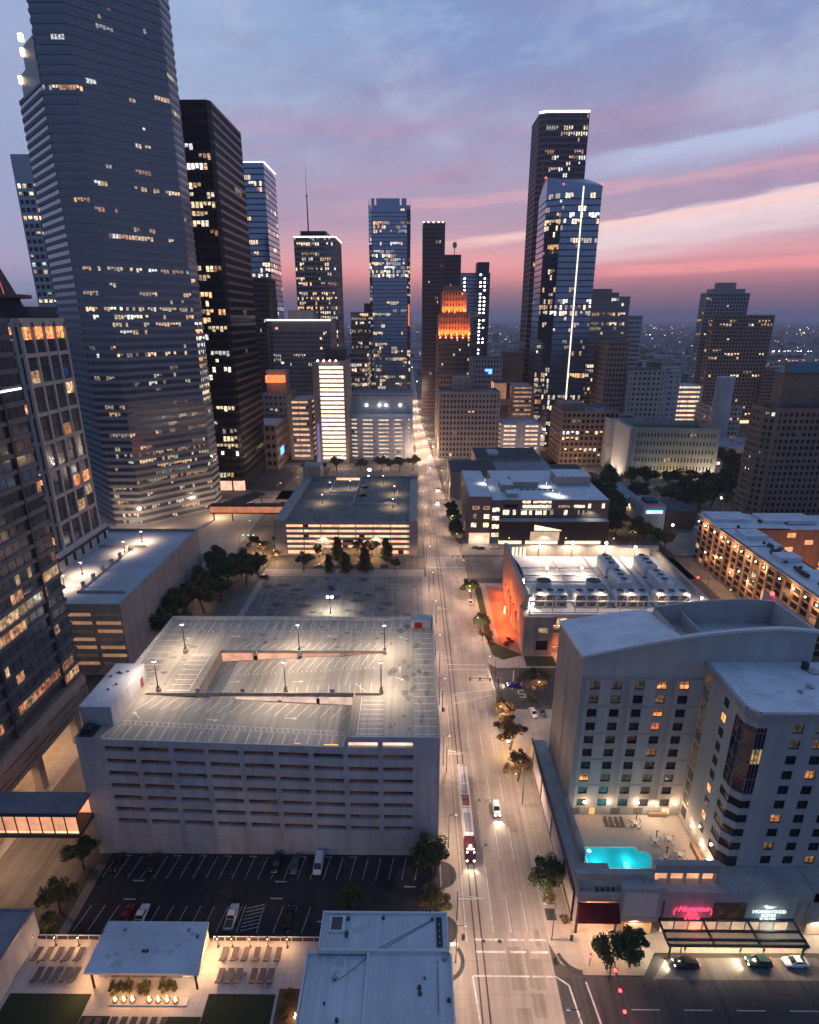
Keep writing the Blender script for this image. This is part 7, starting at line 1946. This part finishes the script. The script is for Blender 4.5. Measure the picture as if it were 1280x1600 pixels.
for i,x in enumerate((-48.5,-40,-29.8,-22.4)): car(x,270.6,PI/2,'sedan','silver','silver car at the kerb under the gravel lot trees, %s from the left' % ORD[i], group='cars at the kerb by the gravel lot')
car(-15,270.8,PI/2,'sedan','grey','grey car parked at the kerb by the gravel lot, rightmost')
for i,(x,y,c) in enumerate(((-31.5,352,'black'),(-31,335,'black'),(-14.5,328,'white'),(-14.8,319.8,'white'))): car(x,y,PI/2,'sedan',c,('black car on the lit garage roof, rear one','black car on the lit garage roof, front one','pale car on the lit garage roof, rear one','pale car on the lit garage roof, front one')[i], z=18.25)
car(16.0,381,PI,'sedan','silver','car with bright headlights at the far crossing of the tram street', on=True)
car(17.5,412,PI,'sedan','black','car with headlights two blocks up the tram street', on=True)
car(13.2,478,PI,'sedan','silver','car with glaring headlights far up the tram street below the masonry block', on=True)
for i,(x,y) in enumerate(((14.4,520),(5,545),(10.4,590),(3.4,640),(8,670),(1.5,730),(5,790))): car(x,y,0 if i%2 else PI,'sedan','silver','distant car with lights on far up the tram street, %s counted from the front' % ORD[i], on=True, group='distant cars on the tram street')
for i,(x,y) in enumerate(((-89,470),(-84,455),(-93,440),(-88,425),(-80,418))): car(x,y,0,'sedan','grey','car with red tail lights on the left road, %s from the back' % ORD[i], on=True, group='cars on the left road')
for i,(x,y) in enumerate(((-84,366),(-91,356),(-90,378),(-80,340),(-92,300),(-80,310))): car(x,y,0,'sedan','black','dark car on the left road beside the lit parking garage, %s' % ('middle lane','outer lane','far end','near the footbridge','near the grove, outer','near the grove, inner')[i])
car(-113,184.2,PI/2,'van','white','white truck at the foot of the left parking garage, right one', z=.15, name='white_truck', cat='truck'); car(-121,184.5,PI/2,'van','white','white truck at the foot of the left parking garage, left one', z=.15, name='white_truck', cat='truck')
car(-115.5,170.5,PI/2,'sedan','black','dark car on the cross street by the left glass tower')
car(-84,297,PI/2,'sedan','white','white car on the cross street left of the lit parking garage')
for i,(x,y) in enumerate(((124,366),(121,395),(131,402),(127,430),(133,448))): car(x,y,PI if i%2 else 0,'sedan','red','car with red tail lights on the right road, %s from the front' % ORD[i], on=True, group='cars on the right road')
for i,(x,y) in enumerate(((33.8,296.8),(36.6,295.6),(44,296.4))): car(x,y,PI/2,'sedan',('grey','black','silver')[i],'car parked in front of the modern grey brown building, %s from the left' % ORD[i])

# tram
t = thing('tram', 'long silver tram with a red nose on the tracks beside the near garage', 'tram', (13.3,116,0))
def tsec(y0, y1, m, nose=0):
    rings = []
    ys = [y0,y0+.15,y1-.15,y1] if not nose else [y0,y0+.5,y0+1.4,y0+2.6,y1]
    for i, y in enumerate(ys):
        w = 1.32; h = 3.55; dz = 0
        if nose: w = (1.0,1.18,1.28,1.32,1.32)[i]; h = (1.9,2.6,3.2,3.5,3.55)[i]
        rings.append([(13.3-w,y,.45),(13.3+w,y,.45),(13.3+w,y,h-.4),(13.3+w-.3,y,h),(13.3-w+.3,y,h),(13.3-w,y,h-.4)])
    q = MB(); q.loft(rings); return q
tsec(101.8,106.4,0,1).build('nose', M['tram_red'], t)
tsec(106.45,114.6,0).build('car_body', M['tram_w'], t); tsec(115.0,118.6,0).build('car_body', M['tram_w'], t); tsec(119.0,129.6,0).build('car_body', M['tram_w'], t)
mb = MB(); mb.box(12.25,114.5,.5,14.35,115.1,3.3); mb.box(12.25,118.5,.5,14.35,119.1,3.3); mb.build('bellows', M['rubber'], t)
for a, b in ((106.8,114.2),(119.4,128.8),(115.3,118.3)):
    q = MB(); q.box(11.96,a,1.5,11.975,b,2.75,0,(.45,.34,.22)); q.box(14.625,a,1.5,14.64,b,2.75,0,(.45,.34,.22)); q.build('window_band', M['g_house'], t)
q = MB(); q.add([(12.2,101.95,1.75),(14.4,101.95,1.75),(14.42,103.15,3.12),(12.18,103.15,3.12)],[(0,1,2,3)]); q.build('windscreen', M['car_glass'], t)
mb = MB()
for x in (12.5,14.1): mb.ball((x,101.85,1.0),.22); mb.ball((x,102.6,2.75),.16)
mb.ball((13.3,103.6,3.5),.3); mb.build('headlight', M['e_head'], t)
mb = MB(); mb.box(12.5,103.0,3.05,14.1,103.1,3.35); mb.build('destination_lamp', M['e_warm'], t)
for b in ((12.5,107.5,3.55,14.1,113,3.75),(12.5,119.6,3.55,14.1,122.2,3.85),(12.7,123,3.55,13.0,126,3.9),(13.6,123,3.55,13.9,126,3.9)): part_box(t, 'roof_unit', 'metal', *b)
for b in ((12.4,115.4,3.55,14.2,116.6,3.95),(12.4,117,3.55,14.2,118.4,3.95)): part_box(t, 'roof_unit', 'mauve', *b)
mb = MB(); 
for s in (-1,1): mb.tube((13.3+s*.6,126.8,3.6),(13.3+s*.5,128.4,4.6),.05,.05,4); mb.tube((13.3+s*.5,128.4,4.6),(13.3+s*.7,127,5.3),.05,.05,4)
mb.tube((12.4,127,5.3),(14.2,127,5.3),.07,.07,4); mb.tube((12.4,127.6,5.3),(14.2,127.6,5.3),.05,.05,4); mb.build('pantograph', M['metal_d'], t)
for x in (12.5,14.1):
    l = light(t, (x,101.4,1.2), 900, (1,.88,.7), 'SPOT', 75, .8, .15); l.rotation_euler = (R(-70),0,0)
# overhead line masts
for i,y in enumerate((88.5,130.5,156.5,178,214,250,300,350)):
    c = thing('tram_mast', 'slim overhead line mast at the left kerb, %s from the front' % ORD[i], 'mast', (9.2,y,0), 'overhead line masts')
    q = MB(); q.tube((9.2,y,0),(9.2,y,8.2),.13,.1,6); q.build('pole', M['metal_d'], c)
    q = MB(); q.tube((9.2,y,7.4),(14.6,y,6.3),.06,.06,5); q.tube((9.2,y,6.2),(14.6,y,6.2),.07,.07,5); q.build('arm', M['metal_w'], c)
mb = MB()
for z in (6.0,7.0):
    for a, b in (((13.3,40),(13.3,185)),((13.3,185),(12.4,300)),((12.4,300),(8.2,505))): mb.tube((*a,z),(*b,z),.035,.035,4)
one('overhead_wire', mb, M['black'], 'pair of thin overhead wires above the tram track', 'wire', (13.3,100,6))

# ------------------------------------------------------------------ street lamps
def streetlamp(x, y, side, label, power=5700, h=10.2, col=(1,.67,.49), group='street lamps', reach=2.2):
    t = thing('street_lamp', label, 'street lamp', (x,y,.1), group)
    q = MB(); q.tube((x,y,.1),(x,y,h),.11,.07,6); q.build('pole', M['metal_d'], t)
    q = MB(); q.tube((x,y,h-.1),(x+side*reach,y,h+.15),.06,.05,5); q.build('arm', M['metal_d'], t)
    q = MB(); q.box(x+side*reach-.35,y-.16,h+.08,x+side*reach+.35,y+.16,h+.26); q.build('lamp_head', M['metal_w'], t)
    q = MB(); q.box(x+side*reach-.28,y-.13,h+.02,x+side*reach+.28,y+.13,h+.075); q.build('lamp_lens', M['e_warm'], t)
    light(t, (x+side*reach,y,h-.1), power, col, 'SPOT' if y < 390 else 'POINT', 166, .5, .35)
    return t
n = 0
for i,y in enumerate((66,84.6,119,146,173,200,228,256,292,322,354,392,428,464)):
    x = 28.2 if y < 185 else 27.2-(y-185)*.018
    streetlamp(x, y, -1, 'arm street lamp on the right pavement of the tram street, %s' % (ORD[i] if i < 12 else ('thirteenth','fourteenth')[i-12])+' from the front')
for i,y in enumerate((58,80,106,133,160,187,214,242,274,307,338,372,410,446)):
    x = 8.4 if y < 185 else 8.0-(y-185)*.018
    streetlamp(x, y, 1, 'arm street lamp on the left pavement of the tram street, %s' % (ORD[i] if i < 12 else ('thirteenth','fourteenth')[i-12])+' from the front', reach=1.6)
for i,(xl,xr,y) in enumerate(((3,19,500),(1.5,16,535),(0,14,575),(-2,12,620),(-3,9.5,670),(-4,7.5,730),(-5,6,800),(-6,4,880))):
    streetlamp(xl, y, 1, 'distant street lamp at the left kerb of the tram street, %s from the front' % ORD[i], 16000); streetlamp(xr, y+14, -1, 'distant street lamp at the right kerb of the tram street, %s from the front' % ORD[i], 16000)
for i,y in enumerate((72,100,128,158,196,232,276,312,350,392,432,474,520,570)):
    streetlamp(-96 if i%2 else -76.5, y, 1 if i%2 else -1, 'street lamp along the left road, %s' % (ORD[i] if i < 12 else ('thirteenth','fourteenth')[i-12])+' from the front', 2800 if y < 240 else 4400, col=(1,.64,.42))
for i,(x,y,p) in enumerate(((-20,181,2500),(-50,181,2500),(40,158.6,1500),(70,159,3000),(100,159,3000),(-20,285.5,4500),(-48,285.5,4500),(-70,268,3500),(50,286,4500),(80,286,4500),(105,286,4500),(60,388,6000),(95,388,6000),(-40,409,4000),(-60,478,6000),(-25,478,6000),(50,484,6000),(90,484,6000))):
    streetlamp(x, y, 0, 'street lamp on a cross street, %s' % ('behind the near garage right','behind the near garage left','beside the hotel end wall','behind the hotel middle','behind the hotel right','before the lit garage right','before the lit garage left','at the gravel lot corner','before the modern building left','before the modern building middle','before the modern building right','behind the modern building left','behind the modern building right','behind the lit garage','below the striped slab','below the curved garage','below the masonry block','below the white garage')[i], p, reach=0)
for i,(x,y,p) in enumerate(((118,300,4500),(118,330,4500),(136,345,4000),(118,372,5000),(136,400,5000),(118,440,6000),(136,470,6000),(117,250,3000),(137,225,2500))):
    streetlamp(x, y, 1 if x < 125 else -1, 'street lamp along the right road, %s' % ('before the dark trees','by the modern building','by the blue sign block','at the modern building rear','at the park corner','below the brown office','beyond the brown office','beside the plant','beside the apartment block')[i], p, col=(1,.62,.32))
for i,(x,y,p) in enumerate(((250,300,5000),(262,345,6000),(275,410,7000),(240,480,8000),(290,470,8000),(200,560,9000),(250,600,10000),(330,500,9000),(360,420,8000),(400,620,12000),(300,640,10000),(120,560,8000),(90,545,7000),(150,620,9000))):  # extra lamps put in to brighten the dim low blocks at right
    streetlamp(x, y, 0, 'added fill lamp in the dim low city at right, %s' % ('behind the old hotel near','behind the old hotel','behind the park','beside the park','right of the flat roofs','behind the beige wing','before the banded block','in the open ground','far right near','by the condo towers','before the bright deck block','behind the white garage','beside the white garage','at the sloping roof tower')[i], p, reach=0)
PKL = [(150,318,1800),(172,345,2400),(205,372,3000),(190,330,1600),(228,398,3000),(176,424,2600),(212,424,2600),(240,410,2500)]
for i,(x,y,p) in enumerate(PKL):
    c = lightpole(.1, x, y, 6, p, 'park lamp among the dark trees, %s' % ('by the brick shed','behind the shed','in the middle','near the old hotel','near the floodlit wall right','left of the floodlit wall','before the floodlit wall','rightmost')[i], 'park lamps', (1,.8,.5), 'e_white', 165, .4)
    q = MB(); q.ball((x,y,6.2),.6); q.build('lamp_globe', M['e_white'], c)

# signals
def signal(x, y, dx, dy, ln, label, face, heads=3, m='e_red', h=6.2, big=1.0):
    t = thing('traffic_signal', label, 'traffic signal', (x,y,0), 'traffic signals')
    q = MB(); q.tube((x,y,0),(x,y,h),.13,.1,6); q.build('pole', M['metal_d'], t)
    q = MB(); q.tube((x,y,h-.2),(x+dx*ln,y+dy*ln,h+.2),.09,.06,6); q.build('arm', M['metal_d'], t)
    for k in range(heads):
        f = 1-.35*k if heads > 1 else 1
        px, py = x+dx*ln*f, y+dy*ln*f
        q = MB(); q.box(px-.2,py-.2,h-.75,px+.2,py+.2,h+.45); hd = q.build('signal_head', M['black'], t)
        q = MB(); q.ball((px+face[0]*.24,py+face[1]*.24,h+.25),.2*big); q.build('lens', M[m], hd)
    return t
s = signal(37.6,77.4,-.1,-1,9.5,'long signal mast arm with three glowing red lights over the near cross street', (-.8,-.6), 3, 'e_red', 6.6, 1.5)
light(s, (36.2,70,5.6), 300, (1,.05,.05), 'POINT', 0,0,.3)
t = thing('pedestrian_signal', 'red pedestrian signal on a short post at the hotel corner', 'traffic signal', (34.4,79.6,0)); q = MB(); q.tube((34.4,79.6,0),(34.4,79.6,3.2),.08,.08,6); q.build('post', M['metal_d'], t); q = MB(); q.box(34.2,79.4,2.6,34.6,79.8,3.5); q.build('signal_head', M['black'], t); q = MB(); q.ball((34.3,79.35,3.2),.28); q.build('lens', M['e_red'], t)
for i,(x0,y0,ln,lab) in enumerate(((28.4,166.4,9.6,'middle crossing of the tram street'),(27.4,271.6,8,'tram street crossing by the gravel lot'),(25.2,368,8,'third crossing of the tram street'))): signal(x0,y0,-1,0,ln,'dark signal arm with three heads over the %s' % lab, (0,1), 3, 'black', 5.8)
signal(113.5,262,.2,-1,14,'signal mast arm with red lights over the side street right of the plant', (-.8,-.6), 3, 'e_red', 6.4, 2.6); signal(137,247,-1,0,5,'single red signal beside the apartment block', (-.8,-.6), 1, 'e_red', 5.6, 2.4)
signal(-76,262,-1,0,6,'green signal on the left road by the grove', (0.3,-1), 2, 'e_green', 5.8, 1.2); signal(-97,300,1,0,8,'green signals on the left road by the far footbridge', (.3,-1), 3, 'e_green', 5.8, 1.2); signal(22.6,386,-1,0,7,'red signals at the crossing beside the lit parking garage', (.1,-1), 2, 'e_red', 5.8, 1.2)
# small street furniture
def bin_(x,y,lab,z=.14):
    q = MB(); q.tube((x,y,z),(x,y,z+1.0),.33,.36,10); q.tube((x,y,z+1.0),(x,y,z+1.12),.38,.3,10); one('litter_bin', q, M['metal_d'], lab, 'bin', (x,y,z), 'litter bins')
for p,l in (((32.2,84.6),'dark litter bin at the hotel corner beside the entrance frame'),((27.9,80.6),'dark cabinet like bin at the right kerb of the near crossing'),((10.2,84.6),'dark cabinet bin at the left kerb of the near crossing'),((9.6,157),'small dark bin by the garage corner mast'),((5.9,86.6),'pale bin on the brick corner ramp')): bin_(*p,l)
q = MB(); q.box(7.4,82.6,.15,9.0,83.4,.9); one('bench', q, M['metal_w'], 'small pale bench on the brick corner behind the white roof building', 'bench', (8.2,83,.14))
for i,(x,y) in enumerate(((17.6,84.3),(14.3,84.3),(17.3,120.6),(17.4,107))):
    q = MB(); q.box(x-.35,y-.35,.03,x+.35,y+.35,.04); tag(q.build('manhole_cover', M['black'], loc=(x,y,.03)), 'dark manhole cover in the tram street, %s' % ('right on the near stop line','between the rails at the near stop line','left of the white car, far one','left of the white car, near one')[i], 'manhole cover', 'manhole covers')
# people on the hotel pavement
def person(x, y, z, rz, cloth, label, pose=0):
    t = thing('person', label, 'person', (x,y,z)); t.rotation_euler = (0,0,rz)
    V = [(0,0,.95),(0,0,1.15),(0,0,1.42),(0,0,1.55),(0,.02,1.68),(0,.01,1.78), (-.2,0,1.42),(-.27,.03,1.14),(-.25,.14,.92),(-.25,.18,.82),(.2,0,1.42),(.27,-.03,1.14),(.25,.10,.9),(.25,.13,.8),
         (-.1,0,.9),(-.12,.08,.5),(-.12,.02,.08),(-.12,.16,.03),(.1,0,.9),(.12,-.06,.5),(.12,-.14,.08),(.12,0,.03)]
    E = [(0,1),(1,2),(2,3),(3,4),(4,5),(2,6),(6,7),(7,8),(8,9),(2,10),(10,11),(11,12),(12,13),(0,14),(14,15),(15,16),(16,17),(0,18),(18,19),(19,20),(20,21)]
    rad = [.15,.14,.15,.06,.10,.09,.075,.05,.04,.035,.075,.05,.04,.035,.09,.065,.045,.04,.09,.065,.045,.04]
    me = bpy.data.meshes.new('body'); me.from_pydata(V, E, []); me.materials.append(cloth)
    o = bpy.data.objects.new('body', me); COL.objects.link(o); o.parent = t
    m = o.modifiers.new('skin','SKIN'); o.modifiers.new('sub','SUBSURF').levels = 1; o.modifiers['sub'].render_levels = 1
    for k, v in enumerate(me.skin_vertices[0].data): v.radius = (rad[k],rad[k]*.85); v.use_root = (k == 0)
    q = MB(); q.ball((0,.02,1.74),.115,sz=1.15); q2 = bpy.data.meshes.new('head'); q2.from_pydata(q.v,[],q.f); q2.materials.append(M['skin']); h = bpy.data.objects.new('head',q2); COL.objects.link(h); h.parent = t
    q = MB(); q.ball((0,-.015,1.79),.12,sz=.9); q2 = bpy.data.meshes.new('hair'); q2.from_pydata(q.v,[],q.f); q2.materials.append(M['bark']); h = bpy.data.objects.new('hair',q2); COL.objects.link(h); h.parent = t
try:
    for x,y,rz,c,l in ((53.2,82.2,1.2,'cloth','person in dark clothes standing at the kerb behind the black car'),(54.2,82.5,-1,'cloth2','person in a red top standing beside another at the kerb behind the black car'),(65.0,82.2,.5,'cloth','person walking alone on the pavement under the hotel canopy edge'),(69.6,82.3,2,'cloth','person standing on the pavement behind the dark green car'),(78.6,83,1,'cloth','person near the right end of the hotel canopy'),(53,84,.4,'cloth','person walking towards the hotel doors under the red sign')): person(x,y,.14,rz,M[c],l)
except Exception as e: print('PERSON', e)

# ------------------------------------------------------------------ low blocks between, and the far city
rg = random.Random(99)
BL = [('low brick block','tan'),('low grey block','conc_d'),('low pale block','conc_b'),('low brown block','art'),('low stone block','taupe')]
spots = []
def clear(x,y,w,d):
    for a in spots:
        if abs(a[0]-x) < (a[2]+w)/2+2 and abs(a[1]-y) < (a[3]+d)/2+2: return False
    return True
def reserved(x,y,w,d):
    return (-150 < x < 120 and y < 1000 and not (x > 60 and y > 720)) or (y < 590) or (120 < x+w/2 and x-w/2 < 245 and y < 700) or (325 < x < 455 and y < 800)
N_ = 0
for k in range(900):
    y = rg.uniform(600,1500)
    x = rg.uniform(-.62,.62)*y
    w = rg.uniform(18,46); d = rg.uniform(18,40); h = rg.choice((8,10,12,14,18,24,34)) if y < 1100 else rg.choice((6,8,10,14,20))
    if reserved(x,y,w,d) or not clear(x,y,w,d) or abs(x) < 26+w/2: continue
    spots.append((x,y,w,d)); N_ += 1
    if N_ > 95: break
    nm, ml = rg.choice(BL); fl = max(2,int(h/3.6))
    t = thing('distant_block', 'distant low block with a few lit windows in the dim city beyond the towers', 'building', (x,y,0), 'distant low blocks')
    q = MB(); q.box(x-w/2,y-d/2,0,x+w/2,y+d/2,h); q.build('wall', M[ml], t)
    q = MB(); q.box(x-w/2+.4,y-d/2+.4,h,x+w/2-.4,y+d/2-.4,h+.3); q.build('roof', M[rg.choice(('roof_g','roof_d','roof_p'))], t)
    g = MB()
    for f in range(fl):
        z = f*h/fl+1.2
        for j in range(int(w/4.5)):
            x0 = x-w/2+1.2+j*4.5; c = sc(rg,.5,1.6, rg.choice(PAL)) if rg.random() < .12 else DK
            g.quad((x0,y-d/2-.06,z),(x0+2.4,y-d/2-.06,z),(x0+2.4,y-d/2-.06,z+1.5),(x0,y-d/2-.06,z+1.5),0,c)
    g.build('window_band', M['g_house'], t)
# individually placed lower blocks on the right
for nm,lab,b,ml,rf in (('lit_deck_block','small parking block with bright lit decks left of the condo towers',(281,640,312,670,50),None,None),):
    deckgarage(nm, lab, [(b[0],b[1]),(b[2],b[1]),(b[2],b[3]),(b[0],b[3])], b[4], 10, 'conc_w', (1.1,.72,.46), 5, 0)
tower('small_stone_block','small stone block with pale cornice at the foot of the condo towers','building',[(300,590),(330,590),(330,625),(300,625)],0,34,7,'lime','g_dark',bay=4,sp=.5,pier=1.6,lit=.2,seed=301,pal=[ORANGE,WARM2])
for i,(x,y,w,d,h,m) in enumerate(((205,500,44,30,20,'conc_b'),(255,500,40,36,16,'taupe'),(250,560,36,30,22,'conc_d'),(300,520,50,40,14,'conc_b'),(270,440,34,30,10,'taupe'),(320,450,60,40,12,'conc_d'),(380,560,60,40,14,'taupe'),(265,350,40,30,9,'tan'),(300,390,40,30,9,'conc_d'))):
    t = thing('flat_roof_block', 'low flat roofed block %s' % ('behind the floodlit annex','right of the floodlit building back','below the grey condo tower','in the open middle distance','right of the floodlit building','in front of the brown ribbed condo base','right of the condo towers base','behind the old brown hotel, near','behind the old brown hotel, far')[i], 'building', (x,y,0))
    q = MB(); q.box(x-w/2,y-d/2,0,x+w/2,y+d/2,h); q.build('wall', M[m], t); q = MB(); q.box(x-w/2+.3,y-d/2+.3,h,x+w/2-.3,y+d/2-.3,h+.3); q.build('roof', M['roof_g' if i%2 else 'roof_p'], t)
    g = MB()
    for j in range(int(w/5)):
        if rg.random() < .5: g.quad((x-w/2+1+j*5,y-d/2-.06,2),(x-w/2+4+j*5,y-d/2-.06,2),(x-w/2+4+j*5,y-d/2-.06,4.5),(x-w/2+1+j*5,y-d/2-.06,4.5),0,sc(rg,.3,1, PAL[j%5]))
    if g.v: g.build('window_band', M['g_house'], t)
    roof_kit(t, x-w/2+3, y-d/2+3, x+w/2-3, y+d/2-3, h+.3, 4, i)
# far-off city: roofs, trees and lights that read as one mass
q = MB()
for k in range(2600):
    y = 1300*(1+rg.random()**2*9); x = rg.uniform(-.75,.75)*y; w = rg.uniform(10,50)*(1+y/9000); h = rg.uniform(4,10) if rg.random() < .93 else rg.uniform(14,40)
    q.box(x-w/2,y,0,x+w/2,y+w*.6,h,rg.randrange(3),None,False)
tag(q.build('far_city', [M['roof_g'],M['conc_d'],M['leaf']]), kind='stuff')
q = MB()
for k in range(5200):
    y = 560*(1+rg.random()**2.2*17); x = rg.uniform(-.72,.72)*y; r = rg.uniform(3,7)*(1+y/6000)
    if reserved(x,y,10,10) or not clear(x,y,6,6) or abs(x) < 24: continue
    z = rg.uniform(3,6)
    for j in range(4):
        a = rg.uniform(0,6.3); px = x+r*.8*math.cos(a); py = y+r*.8*math.sin(a)
        q.ball((px,py,z+rg.uniform(-1,1.5)),r*rg.uniform(.45,.8),0,None,6,4,.7)
tag(q.build('far_trees', M['leaf']), kind='stuff')
q = MB()
def glint(x,y,z,s,c): q.add([(x-s,y,z),(x,y,z-s),(x+s,y,z),(x,y,z+s)],[(0,1,2,3)],0,c)
LC = [(9,6,3.4),(9,5,2.2),(9,8,6),(8,8.5,9),(9,3.6,1.2),(9,1,.6)]
for k in range(900):
    y = 700*(1+rg.random()**1.7*12); x = rg.uniform(-.75,.75)*y
    if reserved(x,y,6,6): continue
    c = rg.choice(LC); s = .00055*y*rg.choice((.5,.7,1,1,1.5))
    glint(x,y,rg.uniform(6,11)+ (0 if y < 1500 else 4),s,sc(rg,.15,.8, c))
for k in range(90):      # freeway with head lights on the right
    u = rg.random(); x = 1050+u*500+rg.uniform(-12,12); y = 1900+u*60+rg.uniform(-30,30)+160*math.sin(u*3); glint(x,y,12,rg.uniform(.7,1.5),sc(rg,.4,1.4, (9,8.4,8.6)))
for k in range(70):
    u = rg.random(); x = 900+u*700; y = 1620+u*120+rg.uniform(-20,20); glint(x,y,10,rg.uniform(.5,1.1),sc(rg,.3,.9, ((9,1.2,.8) if rg.random() < .6 else (9,6,3))))
lt = glass('light_points', (.02,.02,.02), .5, wob=0)
tag(q.build('far_city_lights', lt), kind='stuff')
q = MB()
for a,b in (((1000,1880),(1700,2060)),((850,1600),(1800,1790)),((420,1250),(1100,1330))): 
    d = Vector((b[0]-a[0],b[1]-a[1])).normalized(); n = Vector((-d.y,d.x))*16
    q.quad((a[0]-n.x,a[1]-n.y,9),(b[0]-n.x,b[1]-n.y,9),(b[0]+n.x,b[1]+n.y,9),(a[0]+n.x,a[1]+n.y,9))
struct('freeway', q, M['side_road'])
# haze
q = MB(); q.box(-14600,-1100,-1,14600,26600,320)
hm = bpy.data.materials.new('haze_air'); tt, NN, LL = nt(hm); o_ = NN.new('ShaderNodeOutputMaterial'); v_ = NN.new('ShaderNodeVolumePrincipled')
v_.inputs['Color'].default_value = (.86,.80,.90,1); v_.inputs['Density'].default_value = HAZE; v_.inputs['Anisotropy'].default_value = .2; LL.new(v_.outputs[0], o_.inputs['Volume'])
hm.cycles.homogeneous_volume = True
if HAZE > 0: tag(q.build('haze', hm), kind='stuff')
